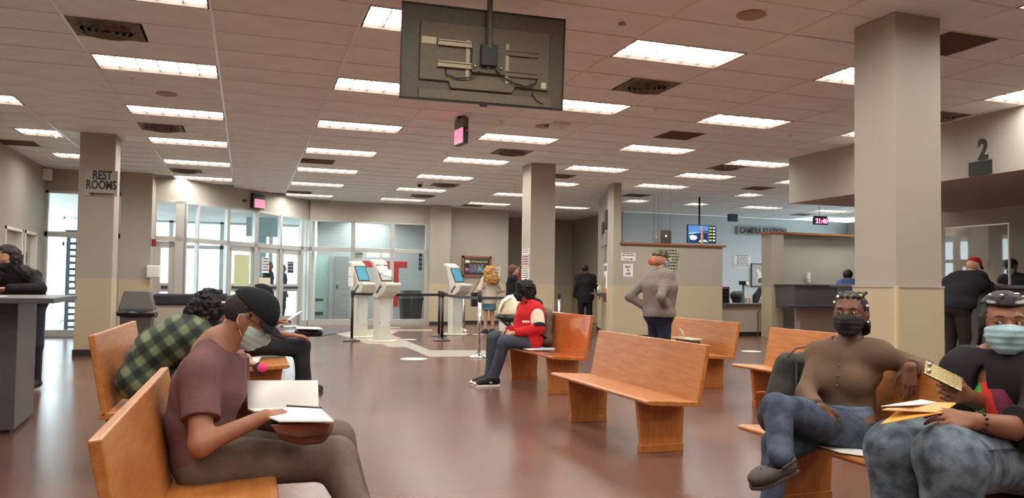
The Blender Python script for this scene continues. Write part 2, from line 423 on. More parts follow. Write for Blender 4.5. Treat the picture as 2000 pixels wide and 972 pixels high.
# the left wall has two door openings
lw = MB()
for y0, y1, z0, z1 in ((-6, 15.82, 0, H), (16.95, 17.12, 0, H), (18.0, 18.75, 0, H), (15.82, 16.95, 2.08, H), (17.12, 18.0, 2.08, H)): lw.box((-4.06, y0, z0), (-3.92, y1, z1))
tag(lw.build('wall_left', M_WALL), 'pale left wall with two doors', kind='structure')
for i, (y0, y1) in enumerate(((15.82, 16.95), (17.12, 18.0))):
    d = thing('door_%d' % (i + 1), 'grey door in the left wall', None, (-4.0, y0, 0), kind='structure')
    MB().box((-4.05, y0 + .05, 0.01), (-4.01, y1 - .05, 2.03)).build('door_leaf', M_GREY, d)
    f = MB(); f.box((-4.05, y0, 0), (-3.905, y0 + .05, 2.08)); f.box((-4.05, y1 - .05, 0), (-3.905, y1, 2.08)); f.box((-4.05, y0, 2.03), (-3.905, y1, 2.08)); f.build('door_frame', M_WHITE, d)
    MB().tube([(-4.01, y1 - .12, 1.0), (-3.96, y1 - .12, 1.0), (-3.96, y1 - .24, 1.0)], .011).build('door_handle', M_STEEL, d, smooth=True)
    MB().box((-4.01, y0 + .35, 1.48), (-4.004, y0 + .6, 1.68)).build('door_plate', M_DARK, d)
wall('wall_near', (-4, -5.9), (19, -5.9), 0, H)
wall('wall_right', (12.6, -6), (12.6, 13.4), 0, H, side=-1, m=M_GREY)
wall('wall_window_side', (-3.92, 18.62), (-2.5, 18.62), 2.99, H)                     # above the left glazing
tag(MB().box((-2.52, 18.56, 0), (-1.93, 19.3, H)).build('wall_pier_left', M_WALL), 'painted pier beside the entrance', kind='structure')
wall('wall_entrance', (-1.93, 19.2), (-1.36, 19.25), 2.93, H, m=M_GREY)
wall('wall_entrance_angled', (-1.36, 19.25), (1.62, 22.7), 2.93, H, m=M_GREY)
wall('wall_lobby', (1.6, 22.58), (4.93, 22.6), 2.91, H, m=M_GREY)
tag(MB().box((4.93, 22.42, 0), (5.53, 23.0, H)).build('wall_pier_far', M_WALL), 'painted pier by the far windows', kind='structure')
wall('wall_back', (5.53, 22.95), (7.45, 22.95), 0, H)
wall('wall_recess_side', (7.44, 23.08), (7.44, 25.5), 0, H)
wall('wall_recess', (7.3, 25.5), (10.75, 25.5), 0, H)
wall('wall_recess_right', (10.6, 25.5), (10.6, 21.8), 0, H, side=1)
wall('wall_back_right', (10.6, 21.85), (19.5, 21.95), 0, H, m=M_BACK)
wr_ = MB(); wr_.box((19.3, 13.2, 0), (19.45, 21.95, .8)).box((19.3, 13.2, 3.1), (19.45, 21.95, H)).box((19.3, 13.2, .8), (19.45, 14.2, 3.1)).box((19.3, 21.0, .8), (19.45, 21.95, 3.1))
tag(wr_.build('wall_right_far', M_BACK), 'far right wall with a wide window', kind='structure')
wall('wall_right_near', (12.6, 13.3), (19.3, 13.3), 0, H, m=M_GREY)
base('baseboard_back', (5.53, 22.94), (7.45, 22.94)); base('baseboard_pier', (4.93, 22.41), (5.53, 22.41)); base('baseboard_recess', (7.45, 25.49), (10.6, 25.49))
wall('wall_partition_angled', (7.6, 16.1), (8.95, 19.7), 0, H, .12, side=-1)
tag(MB().box((7.56, 15.82, 0), (7.74, 16.12, H)).build('wall_partition_end', M_WALL), 'end of the angled partition', kind='structure')
wall('wall_low_partition', (7.74, 15.86), (10.36, 15.86), 0, 2.1, .14)
base('baseboard_low_partition', (7.74, 15.855), (10.36, 15.855)); base('baseboard_angled', (7.59, 16.12), (8.92, 19.68), 1)
M_CAP = mat('varnished_wood_cap', rgb(160, 104, 66), 0.35, noise=0.3, nscale=20, stretch=(1, 8, 8))
tag(MB().box((7.7, 15.8, 2.1), (10.42, 16.06, 2.14)).build('trim_1', M_CAP), 'wooden cap on the low partition', kind='structure')
# soffit on the right
tag(MB().box((8.93, -5.8, 2.655), (12.6, 11.6, H + .1)).build('ceiling_soffit', M_GREY), 'deep grey soffit over the right counters', kind='structure')
tag(MB().box((14.6, 14.4, 0), (15.3, 14.9, H)).build('wall_pier_right', mat('cream_paint', rgb(222, 208, 178), .7)), 'cream pier beyond the soffit', kind='structure')

# the columns
for i, (x0, y0, x1, y1) in enumerate(COLS):
    lab = ['square column with the rest rooms sign', 'square column in the middle of the hall', 'near square column on the right'][i]
    t = thing('column', lab, 'column', (x0, y0, 0))
    MB().box((x0, y0, 0.1), (x1, y1, H)).build('shaft', M_WALL, t, bevel=.006)
    MB().box((x0 - .012, y0 - .012, 0), (x1 + .012, y1 + .012, 0.1)).build('base_strip', M_BASE, t)
    if i == 2:
        p = MB()
        for a, b in (((x0 - .012, y0 - .012), (x1 + .012, y0)), ((x0 - .012, y0 - .012), (x0, y1 + .012))): p.box((a[0], a[1], 0.1), (b[0], b[1], 1.19))
        p.build('lower_panel', M_WALL, t, bevel=.003)
        MB().box((x0 - .018, y0 - .018, 1.185), (x1 + .012, y0, 1.2)).box((x0 - .018, y0 - .018, 1.185), (x0, y1 + .012, 1.2)).build('chair_rail', M_WALL, t)
        MB().box((x0 - .02, y0 - .02, 0.1), (x0 + .006, y0 + .006, 1.2)).build('corner_bead', mat('yellowed_bead', rgb(206, 190, 146), .6), t)

# ------------------------------------------------------------ glazing
def glazing(name, a, b, posts, zt, ztop, label, doors=(), z_sill=0.14, solid=None):
    """aluminium storefront between a and b: posts at fractions of the run, a transom at zt"""
    a, b = Vector((a[0], a[1], 0)), Vector((b[0], b[1], 0)); d = b - a; L = d.length; dn = d.normalized(); n = Vector((-dn.y, dn.x, 0))
    t = thing(name, label, None, a, kind='structure')
    P = lambda s, z, o=0.0: a + dn * s + n * o + Vector((0, 0, z))
    def bar(s0, z0, s1, z1, w=.06, dp=.1, nm='mullion'):
        m = MB()
        if abs(s1 - s0) < 1e-6: m.box((0, 0, 0), (0, 0, 0)); m = MB(); m.prism([P(s0 - w/2, z0, -dp/2), P(s0 + w/2, z0, -dp/2), P(s0 + w/2, z0, dp/2), P(s0 - w/2, z0, dp/2)], (0, 0, z1 - z0))
        else: m.prism([P(s0, z0 - w/2, -dp/2), P(s1, z0 - w/2, -dp/2), P(s1, z0 - w/2, dp/2), P(s0, z0 - w/2, dp/2)], (0, 0, w))
        return m.build(nm, M_ALU, t, bevel=.004)
    for s, wd in posts: bar(s * L, 0, s * L, ztop, wd)
    bar(0, ztop - .03, L, ztop - .03, .06, nm='head_rail'); bar(0, zt, L, zt, .11, nm='transom'); 
    for (s0, w0), (s1, w1) in zip(posts[:-1], posts[1:]):
        u0, u1 = s0 * L + w0 / 2, s1 * L - w1 / 2
        if u1 - u0 < .02: continue
        k = (s0, s1)
        def pane(p0, p1, z0, z1):
            MB().prism([P(p0, z0, -.004), P(p1, z0, -.004), P(p1, z0, .004), P(p0, z0, .004)], (0, 0, z1 - z0)).build('glass_pane', M_GLASS, t)
        pane(u0, u1, zt + .055, ztop - .06)
        if any(abs(k[0] - q) < 1e-6 for q in doors):
            dr = MB(); fw = .1
            for p0, p1, z0, z1 in ((u0, u0 + fw, .02, zt - .06), (u1 - fw, u1, .02, zt - .06), (u0, u1, .02, .28), (u0, u1, zt - .18, zt - .06), (u0 + fw, u1 - fw, .93, 1.12)):
                dr.prism([P(p0, z0, -.025), P(p1, z0, -.025), P(p1, z0, .025), P(p0, z0, .025)], (0, 0, z1 - z0))
            dr = dr.build('door_frame', M_ALU, t)
            MB().prism([P(u0 + fw + .02, 1.0, -.06), P(u1 - fw - .02, 1.0, -.06), P(u1 - fw - .02, 1.0, -.026), P(u0 + fw + .02, 1.0, -.026)], (0, 0, .06)).build('push_bar', M_DARK, dr)
            pane(u0 + fw, u1 - fw, .28, .93); pane(u0 + fw, u1 - fw, 1.12, zt - .18)
        else:
            bar(u0, z_sill / 2, u1, z_sill / 2, z_sill, nm='sill_rail')
            pane(u0, u1, z_sill, zt - .055)
    return t, P
glazing('window_1', (-3.92, 18.66), (-2.52, 18.66), [(0.02, .06), (.47, .1), (.985, .05)], 2.1, 3.0, 'glazed screen beside the turnstile door', doors=(.47,))
glazing('window_2', (-1.93, 19.24), (-1.34, 19.29), [(0, .06), (.84, .18)], 2.1, 2.95, 'bright entrance glazing, left run', doors=(0,))
glazing('window_6', (19.36, 14.2), (19.36, 21.0), [(0, .06), (.33, .06), (.66, .06), (1, .06)], 1.9, 3.1, 'wide daylight window at the far right', z_sill=.82)
t3, P3 = glazing('window_3', (-1.34, 19.29), (1.62, 22.74), [(0.005, .04), (.085, .05), (.295, .10), (.511, .13), (.72, .08), (.915, .10), (.955, .04), (.995, .06)], 2.09, 2.95, 'angled entrance glazing with three doors', doors=(.295, .511, .72))
glazing('window_4', (1.6, 22.64), (4.93, 22.66), [(0.012, .08), (.355, .1), (.685, .1), (.985, .1)], 2.1, 2.92, 'lobby glazing behind the kiosks', z_sill=.16)

# ------------------------------------------------------------ beyond the glass
M_PAVE = mat('pale_pavement', rgb(208, 208, 204), 0.8, noise=.1, nscale=2)
tag(MB().box((-30, 27, -.14), (20, 60, -.02)).box((-30, -10, -.14), (-5, 27, -.02)).build('pavement', M_PAVE), 'pale pavement outside', kind='structure')
M_VEST = mat('vestibule_paint', rgb(240, 242, 242), .7)
tag(MB().prism([(-5, 18.8, 2.97), (-2.6, 18.8, 2.97), (-2.2, 19.38, 2.97), (-1.42, 19.42, 2.97), (1.56, 22.86, 2.97), (2.0, 26.0, 2.97), (2.0, 27.5, 2.97), (-5, 27.5, 2.97)], (0, 0, .13)).box((2.06, 23, 3.3), (7.3, 27.5, 3.43)).build('ceiling_vestibule', M_VEST), 'ceiling of the entrance vestibule', kind='structure')
wall('wall_vestibule_right', (1.74, 22.8), (2.1, 26.0), 0, 3.3, .08, M_VEST)
wall('wall_lobby_back', (1.66, 25.6), (7.3, 25.6), 0, 3.4, .1, mat('cool_grey_paint', rgb(176, 186, 192), .7))
tag(MB().box((.1, 23.6, 0), (.5, 23.7, 2.45)).box((-.05, 23.5, 2.45), (.85, 23.8, 2.97)).build('wall_vestibule_panel', mat('teal_grey_paint', rgb(176, 200, 204), .6)), 'blue-grey vestibule panel', kind='structure')
glazing('window_5', (-5, 26.0), (2.1, 26.0), [(0.0, .1), (.2, .12), (.4, .12), (.6, .12), (.8, .12), (1, .1)], 2.2, 2.97, 'outer glazing of the vestibule')
tag(MB().box((-26, 52, 0), (14, 54, 3)).build('facade_opposite', mat('pale_facade', rgb(222, 222, 216), .8, noise=.12, nscale=.6)), 'pale building across the road', kind='structure')
# ------------------------------------------------------------ benches
def wood_mat(name, c1, c2, c3, axis):
    m = bpy.data.materials.new(name); m.use_nodes = True; n = m.node_tree.nodes; l = m.node_tree.links; b = n['Principled BSDF']
    tc = n.new('ShaderNodeTexCoord'); mp = n.new('ShaderNodeMapping'); mp.inputs['Scale'].default_value = axis
    t = n.new('ShaderNodeTexNoise'); t.inputs['Scale'].default_value = 5; t.inputs['Detail'].default_value = 8; t.inputs['Roughness'].default_value = .65
    l.new(tc.outputs['Object'], mp.inputs[0]); l.new(mp.outputs[0], t.inputs['Vector'])
    t2 = n.new('ShaderNodeTexNoise'); t2.inputs['Scale'].default_value = 1.3; l.new(tc.outputs['Object'], t2.inputs['Vector'])
    r = n.new('ShaderNodeValToRGB'); e = r.color_ramp.elements; e[0].position = .3; e[0].color = c1; e[1].position = .7; e[1].color = c3
    k = e.new(.5); k.color = c2
    l.new(t.outputs['Fac'], r.inputs[0])
    hs = n.new('ShaderNodeHueSaturation'); mr = n.new('ShaderNodeMapRange'); mr.inputs[3].default_value = .8; mr.inputs[4].default_value = 1.2
    l.new(t2.outputs['Fac'], mr.inputs[0]); l.new(mr.outputs[0], hs.inputs['Value']); l.new(r.outputs[0], hs.inputs['Color']); l.new(hs.outputs[0], b.inputs['Base Color'])
    b.inputs['Roughness'].default_value = .42; b.inputs['Coat Weight'].default_value = .35; b.inputs['Coat Roughness'].default_value = .22
    bp = n.new('ShaderNodeBump'); bp.inputs['Strength'].default_value = .05; l.new(t.outputs['Fac'], bp.inputs['Height']); l.new(bp.outputs[0], b.inputs['Normal'])
    return m
M_OAK = wood_mat('varnished_oak', rgb(160, 92, 38), rgb(178, 110, 50), rgb(192, 126, 64), (7, .8, 7))
M_OAKL = wood_mat('varnished_oak_leg', rgb(160, 90, 40), rgb(176, 104, 46), rgb(188, 116, 54), (7, 7, .8))
M_EDGE = mat('worn_oak_edge', rgb(206, 150, 84), .4, noise=.2, nscale=12, coat=.3)

M_OAKG = wood_mat('glossy_orange_oak', rgb(168, 82, 28), rgb(188, 98, 36), rgb(200, 114, 46), (7, .8, 7)); M_OAKG.node_tree.nodes['Principled BSDF'].inputs['Coat Weight'].default_value = 1.0; M_OAKG.node_tree.nodes['Principled BSDF'].inputs['Coat Roughness'].default_value = .1
def bench(label, xf, y0, y1, face, zs=.40, zb=.765, cond='', M_OAK=M_OAK):
    """a pew along y. xf: front edge of the seat; face=-1 looks to -x, +1 to +x"""
    s = -face                         # direction from the seat front to the back
    t = thing('bench', label, 'bench', (xf + s * .24, (y0 + y1) / 2, 0), 'wooden waiting room benches')
    X = lambda d: xf + s * d
    seat = MB(); pr = [(0, zs - .012), (.006, zs - .026), (.03, zs - .034), (.43, zs - .058), (.43, zs - .024), (.03, zs + .0), (.006, zs - .003)]
    seat.prism([(X(d), y0, z) for d, z in pr], (0, y1 - y0, 0)).build('seat', M_OAK, t, bevel=.004)
    bk = MB(); pr = [(.385, zs - .03), (.415, zs - .045), (.497, zb), (.462, zb + .004)]
    bk.prism([(X(d), y0, z) for d, z in pr], (0, y1 - y0, 0)).build('backrest', M_OAK, t, bevel=.006)
    for y in (y0 + .24, y1 - .28):
        lg = MB(); a, b2 = .055, .43
        lg.prism([(X(a), y, zs - .036), (X(b2), y, zs - .058), (X(b2 - .015), y, .055), (X(.09), y, .055)], (0, .045, 0)).build('leg', M_OAKL, t, bevel=.003)
        MB().prism([(X(.082), y - .006, 0.0), (X(.42), y - .006, 0.0), (X(.42), y - .006, .055), (X(.082), y - .006, .055)], (0, .057, 0)).build('foot_rail', M_OAKL, t, bevel=.003)
    return t
bench('near wooden bench under the man in the maroon shirt', .13, 2.25, 4.05, 1)
bench('wooden bench under the person in the green plaid shirt', -.345, 5.1, 6.9, 1, .43, .85)
bench('wooden bench under the seated person in black trousers', .40, 7.75, 9.55, 1, .40, .76)
bench('glossy orange bench under the youth in the red jacket', 3.0, 7.78, 9.58, -1, .43, .85, M_OAK=M_OAKG)
bench('empty wooden bench in the middle of the floor', 2.55, 4.8, 6.6, -1)
bench('bench behind the empty one, with a white handbag on its seat', 4.87, 7.83, 9.63, -1)
bench('bench behind the black backpack, mostly hidden', 4.65, 5.15, 6.95, -1, .40, .76)
bench('near right bench shared by the two masked women', 2.65, 2.05, 3.9, -1, .39, .765)

# ------------------------------------------------------------ standing desk on the left
M_LAM = mat('dark_grey_laminate', rgb(92, 88, 92), .35, noise=.15, nscale=60)
t = loc_thing('writing_desk', 'tall dark grey writing desk at the left edge', 'desk', (-1.63, 7.0, 0), math.radians(4))
MB().box((-.95, 0.0, .03), (0, .86, .99)).build('pedestal', M_LAM, t, bevel=.003)
MB().box((-.92, 0.03, 0), (-.03, .83, .03)).build('plinth', M_BASE, t)
MB().box((-1.3, -.38, .99), (.28, 1.05, 1.03)).build('desk_top', M_LAM, t, bevel=.004)
tag(MB().box((-1.95, 7.05, 1.03), (-1.77, 7.3, 1.034)).build('paper_slip', M_PAPER), 'white paper slip on the tall grey desk', 'paper')

# ------------------------------------------------------------ hanging television
t = thing('television', 'black flat television hung from the ceiling, seen from behind', 'television', (1.5, 5.8, H))
a, b = at(783, -2, 5.9), at(1100, 41, 6.27); c0, d0 = at(784, 186, 5.9), at(1106, 217, 6.27)
ctr = (a + b + c0 + d0) / 4
rgt = ((b + d0) / 2 - (a + c0) / 2); W = rgt.length; rgt.z = 0; rgt.normalize(); up0 = Vector((0, 0, 1)); nrm = rgt.cross(up0)   # nrm points to the viewer
HH = .715
TM = Matrix.Identity(4)
tilt = math.radians(4)
up = (up0 * math.cos(tilt) + nrm * math.sin(tilt)).normalized(); nn = rgt.cross(up)
for i in range(3): TM[i][0], TM[i][1], TM[i][2], TM[i][3] = rgt[i], up[i], nn[i], ctr[i]
M_TV = mat('black_television_plastic', rgb(96, 88, 74), .5, noise=.12, nscale=40)
M_TV2 = mat('television_back_cover', rgb(112, 103, 84), .55, noise=.1, nscale=30)
M_BRK = mat('painted_steel_bracket', rgb(176, 164, 136), .4, metal=.1)
hw, hh = W / 2, HH / 2
MB().box((-hw, -hh, -.045), (hw, hh, -.02), TM).build('panel', M_TV, t, bevel=.004)
MB().box((-hw, -hh, -.047), (hw, -hh + .012, -.012), TM).box((-hw, hh - .012, -.047), (hw, hh, -.012), TM).box((-hw, -hh, -.047), (-hw + .008, hh, -.012), TM).box((hw - .008, -hh, -.047), (hw, hh, -.012), TM).build('bezel', M_BLACK, t)
MB().box((-hw + .01, -hh + .01, -.0495), (hw - .01, hh - .01, -.0455), TM).build('screen', mat('dark_screen_glass', rgb(12, 12, 14), .15), t)
MB().prism([TM @ Vector(p) for p in ((-hw + .14, -hh + .15, -.02), (-hw + .36, -hh + .15, -.02), (-hw + .38, -hh + .1, -.02), (.22, -hh + .1, -.02), (.24, -hh + .15, -.02), (hw - .13, -hh + .14, -.02), (hw - .13, hh - .13, -.02), (-hw + .14, hh - .13, -.02))], nn * .022).build('back_cover', M_TV2, t, bevel=.005)
MB().box((-hw + .14, -hh + .012, -.02), (hw - .1, -hh + .085, -.006), TM).build('speaker_bar', M_TV2, t, bevel=.003)
for y in (.075, -.085):                                   # the two horizontal mounting rails
    MB().box((-.37, y - .022, .004), (-.10, y + .022, .018), TM).box((-.37, y + .012, .018), (-.10, y + .022, .028), TM).box((-.37, y - .022, .018), (-.10, y - .012, .028), TM).build('mount_rail', M_BRK, t, bevel=.001)
    MB().box((.16, y - .05, .004), (.42, y - .01, .018), TM).box((.16, y - .018, .018), (.42, y - .01, .026), TM).build('mount_rail', M_TV2, t, bevel=.001)
for x in (-.14, .17): MB().box((x - .014, -.19, .004), (x + .014, .11, .012), TM).build('mount_arm', M_BRK, t)
MB().box((-.11, -.13, .012), (.15, .10, .034), TM).build('mount_plate', M_TV, t, bevel=.004)
MB().box((-.05, -.08, .034), (.08, .08, .075), TM).build('mount_head', M_BLACK, t, bevel=.006)
for x, y in ((-.085, -.085), (.015, -.085), (.115, -.085), (-.085, .075), (.115, .075), (0, .085)):
    q = TM @ Vector((x, y, .036)); r = .014 if y < 0 else .007
    MB().ball(q, (r, r, r), 10, 6).build('bolt', M_STEEL, t, smooth=True)
pc = TM @ Vector((.015, .05, .06))
MB().tube([pc, (pc.x, pc.y, H)], .022, 12).tube([(pc.x, pc.y, H - .02), (pc.x, pc.y, H - .005)], .09, 16).build('ceiling_pole', M_TV, t, smooth=False) if False else None
MB().tube([(pc.x, pc.y, pc.z), (pc.x, pc.y, H - .01)], .022, 12).build('ceiling_pole', M_TV, t)
MB().lathe([(.10, H - .012), (.10, H - .002)], (pc.x, pc.y, 0), 18).build('ceiling_flange', M_TV, t)
MB().box((-hw + .15, .09 - .03, .002), (-hw + .26, .09 + .02, .004), TM).build('rating_label', mat('cream_label', rgb(214, 204, 168), .6), t)
MB().box((-hw + .15, -.13, .002), (-hw + .25, -.08, .004), TM).build('rating_label', M_TV2, t)
MB().box((hw - .19, -hh + .155, .002), (hw - .15, -hh + .2, .004), TM).build('warning_label', mat('cream_label', rgb(214, 204, 168), .6), t)
def cable(pts, r=.005): MB().tube([TM @ Vector(p) for p in pts], r, 6).build('cable', M_BLACK, t, smooth=True)
cable([(-.31, -.11, .01), (-.30, -.16, .02), (-.22, -.185, .02), (-.12, -.17, .03), (-.05, -.12, .05)])
cable([(.07, -.10, .05), (.14, -.15, .03), (.22, -.18, .02), (.32, -.205, .02), (.40, -.17, .02), (.42, -.12, .01)])
cable([(.0, .10, .05), (.02, .17, .03), (.03, .2, .0)], .004)
cable([(.38, -.19, .01), (.38, -.25, .0), (.42, -.3, .0), (.47, -.32, 0)], .004)
MB().box((-.03, -hh - .018, -.04), (.03, -hh, -.015), TM).build('sensor', M_BLACK, t, bevel=.004)

# ------------------------------------------------------------ exit signs, clock, cameras, ceiling bits
M_RED = mat('lit_red_letters', rgb(255, 40, 70), .5, emit=(1, .06, .13, 1), estr=2.2)
M_REDP = mat('pink_lit_panel', rgb(240, 150, 160), .5, emit=(1, .35, .42, 1), estr=.35)
M_CLK = mat('lit_clock_digits', rgb(255, 60, 110), .5, emit=(1, .1, .25, 1), estr=4.0)
t = thing('exit_sign', 'red exit sign hanging below the television', 'exit sign', (2.7, 10.45, H))
x, y = 2.70, 10.45
MB().box((x - .06, y - .04, H - .03), (x + .06, y + .04, H - .003)).build('canopy', M_DARK, t)
M1 = rotz((x, y, 0), math.radians(8))
MB().box((-.035, -.16, H - .16), (.035, .16, H - .03), M1).build('housing_top', mat('grey_sign_metal', rgb(104, 96, 90), .5), t)
MB().box((-.035, -.16, H - .38), (.035, .16, H - .16), M1).build('housing', M_BLACK, t)
MB().box((-.04, -.15, H - .365), (-.0355, .15, H - .165), M1).build('sign_face', M_REDP, t)
d1 = (M1.to_3x3() @ Vector((0, -1, 0))); text('exit_letters', 'EXIT', M_RED, t, M1 @ Vector((-.042, 0, H - .265)), d1, (0, 0, 1), .17, .002, bold=.004, sx=.78)
MB().box((.0, -.163, H - .22), (.03, -.16, H - .19), M1).build('test_light', mat('pink_plastic', rgb(190, 110, 110), .5), t)
t = thing('exit_sign', 'red exit sign on the bulkhead over the entrance doors', 'exit sign', (.18, 21.0, 3.17))
q = Vector((.18, 21.0, 3.17)); dr = Vector((2.98, 3.45, 0)).normalized(); nr = Vector((dr.y, -dr.x, 0))
SMm = Matrix.Identity(4)
for i in range(3): SMm[i][0], SMm[i][1], SMm[i][2], SMm[i][3] = dr[i], (0, 0, 1)[i], nr[i], q[i]
MB().box((-.21, -.17, 0.0), (.21, .19, .09), SMm).build('housing', M_BLACK, t)
MB().box((-.17, -.155, .09), (.2, .06, .098), SMm).build('sign_face', M_REDP, t)
text('exit_letters', 'EXIT', M_RED, t, SMm @ Vector((.01, -.05, .1)), dr, (0, 0, 1), .2, .003, bold=.004, sx=.85)
t = thing('security_camera', 'small camera on the bulkhead left of the exit sign', 'camera', (-.13, 20.66, 3.15))
q = Vector((-.13, 20.66, 3.16)); MB().tube([q, q + nr * .07], .02).build('arm', M_DARK, t, smooth=True); MB().tube([q + nr * .06 + dr * .04, q + nr * .09 - dr * .06 - Vector((0, 0, .02))], .035, 12).build('camera_body', M_DARK, t)
t = thing('security_camera', 'dome camera under the ceiling by the round diffusers', 'camera', (ceil_xy := onz(820, 360, H - .05)))
q = ceil_xy; MB().lathe([(.07, 0), (.07, .045)], (q.x, q.y, H - .05), 16).build('mount', M_WHITE, t); MB().ball((q.x, q.y, H - .06), .055).build('dome', M_BLACK, t, smooth=True)
t = thing('ceiling_mount', 'white bracket box on the ceiling right of the television', 'bracket', onz(1092, 240, H))
q = onz(1092, 241, H); MB().box((q.x - .12, q.y - .08, H - .05), (q.x + .14, q.y + .1, H - .002)).build('plate', M_WHITE, t, bevel=.004); MB().box((q.x - .14, q.y + .1, H - .02), (q.x - .02, q.y + .22, H - .002)).build('dark_flap', M_DARK, t); MB().ball((q.x + .02, q.y - .02, H - .06), .02).build('indicator', M_WHITE, t)
SPK = mat('stained_speaker_grille', rgb(176, 156, 140), .7)
for (px, py, lab) in ((1467, 29, 'round flush speaker in the ceiling by the near column'), (325, 183, 'round flush speaker above the restrooms column'), (1062, 246, 'round stained disc beside the white bracket box'), (1215, 46, 'small round disc between television and right light')):
    q = onz(px, py, H); r = .035 if 'small' in lab else .12
    o = MB().lathe([(r, -.008), (r * .96, -.014), (r * .8, -.010), (0.001, -.010)], (q.x, q.y, H + .004), 24).build('ceiling_speaker', SPK); tag(o, lab, 'speaker', 'round discs in the ceiling')
SPRK = ['under the second row left of the television', 'left of the restrooms column top', 'near the bright rail on the left', 'right of the exit sign', 'before the middle column', 'above the gray-haired woman', 'over the empty bench', 'left of the soffit end', 'by the wide vent far left', 'near the far square lights']
for i, (px, py) in enumerate(((258, 152), (110, 265), (402, 262), (978, 236), (872, 298), (1200, 300), (1280, 210), (1545, 262), (300, 330), (1310, 360))):
    q = onz(px, py, H); t = tag(MB().lathe([(.03, .0), (.03, -.008), (.012, -.012), (.012, -.03), (.022, -.032), (.022, -.036)], (q.x, q.y, H), 12).build('sprinkler_head', M_WHITE), 'small white sprinkler head ' + SPRK[i], 'sprinkler', 'ceiling sprinklers')
t = thing('number_display', 'red digital queue display hanging before the pale wall', 'display', (0, 0, 0)); t.location = (0, 0, 0)
q = ony(1603, 432, 17.0)
MB().box((q.x - .22, 16.97, q.z - .09), (q.x + .22, 17.05, q.z + .09 + .0)).box((q.x - .2, 16.98, q.z + .09), (q.x + .2, 17.05, q.z + .14)).build('housing', M_BLACK, t, bevel=.01)
text('digits', '21:40', M_CLK, t, (q.x, 16.965, q.z), (1, 0, 0), (0, 0, 1), .17, .003, bold=.003)
MB().tube([(q.x - .04, 17.01, q.z + .14), (q.x - .04, 17.01, H)], .008, 6).build('rod', M_DARK, t)

# ------------------------------------------------------------ signs with lettering
M_SIGN = mat('grey_sign_panel', rgb(150, 150, 148), .5)
M_LET = mat('dark_sign_letters', rgb(58, 56, 54), .6)
t = thing('restroom_sign', 'grey REST ROOMS sign with arrow on the left column', 'sign', (-2.22, 13.79, 2.6))
zc = zt = None
p1, p2 = ony(167, 331, 13.79), ony(229, 384, 13.79)
MB().box((p1.x, 13.778, p2.z), (p2.x, 13.8, p1.z)).build('panel', mat('column_grey_panel', rgb(178, 172, 166), .6), t)
text('letters', 'REST', M_LET, t, ((p1.x + p2.x) / 2 + .01, 13.776, ony(198, 343, 13.79).z), (1, 0, 0), (0, 0, 1), .19, .002, bold=.006, sx=.66)
text('letters', 'ROOMS', M_LET, t, ((p1.x + p2.x) / 2, 13.776, ony(198, 362, 13.79).z), (1, 0, 0), (0, 0, 1), .19, .002, bold=.006, sx=.64)
za = ony(198, 379, 13.79).z; xc = (p1.x + p2.x) / 2
MB().prism([(xc - .17, 13.776, za), (xc - .10, 13.776, za + .035), (xc - .10, 13.776, za + .014), (xc + .17, 13.776, za + .014), (xc + .17, 13.776, za - .014), (xc - .10, 13.776, za - .014), (xc - .10, 13.776, za - .035)], (0, -.002, 0)).build('arrow', M_LET, t)
t = thing('camera_station_sign', 'grey CAMERA STATION sign high on the far wall', 'sign', (15.6, 21.9, 3.0))
p1, p2 = ony(1441, 441, 21.82), ony(1537, 461, 21.82)
MB().box((p1.x, 21.81, p2.z), (p2.x, 21.9, p1.z)).build('panel', M_SIGN, t)
text('letters', 'CAMERA STATION', M_LET, t, ((p1.x + p2.x) / 2, 21.80, (p1.z + p2.z) / 2 - .01), (1, 0, 0), (0, 0, 1), .265, .002, bold=.007, sx=.80)
t = thing('number_sign', 'black number 2 with a dark plate on the soffit', 'sign', (8.93, 7.7, 2.9))
q = onx(1920, 293, 8.925); text('numeral', '2', M_LET, t, q, (0, -1, 0), (0, 0, 1), .36, .004, bold=.012, sx=.85)
a, b = onx(1894, 318, 8.92), onx(1937, 338, 8.92); MB().box((8.9, a.y, b.z), (8.93, b.y, a.z)).build('plate', M_BLACK, t)
text('numeral', 'A', mat('faint_letter', rgb(84, 82, 82), .6), t, Vector((8.898, (a.y + b.y) / 2, (a.z + b.z) / 2)), (0, -1, 0), (0, 0, 1), .1, .001) if False else None
t = thing('hanging_sign', 'small black box sign hanging left of the camera station sign', 'sign', (14.4, 20.4, H))
q = ony(1431, 425, 20.5); MB().box((q.x - .15, 20.45, q.z - .11), (q.x + .15, 20.55, q.z + .11)).build('box', M_BLACK, t, bevel=.006); MB().tube([(q.x, 20.5, q.z + .1), (q.x, 20.5, H)], .008, 6).build('rod', M_DARK, t)
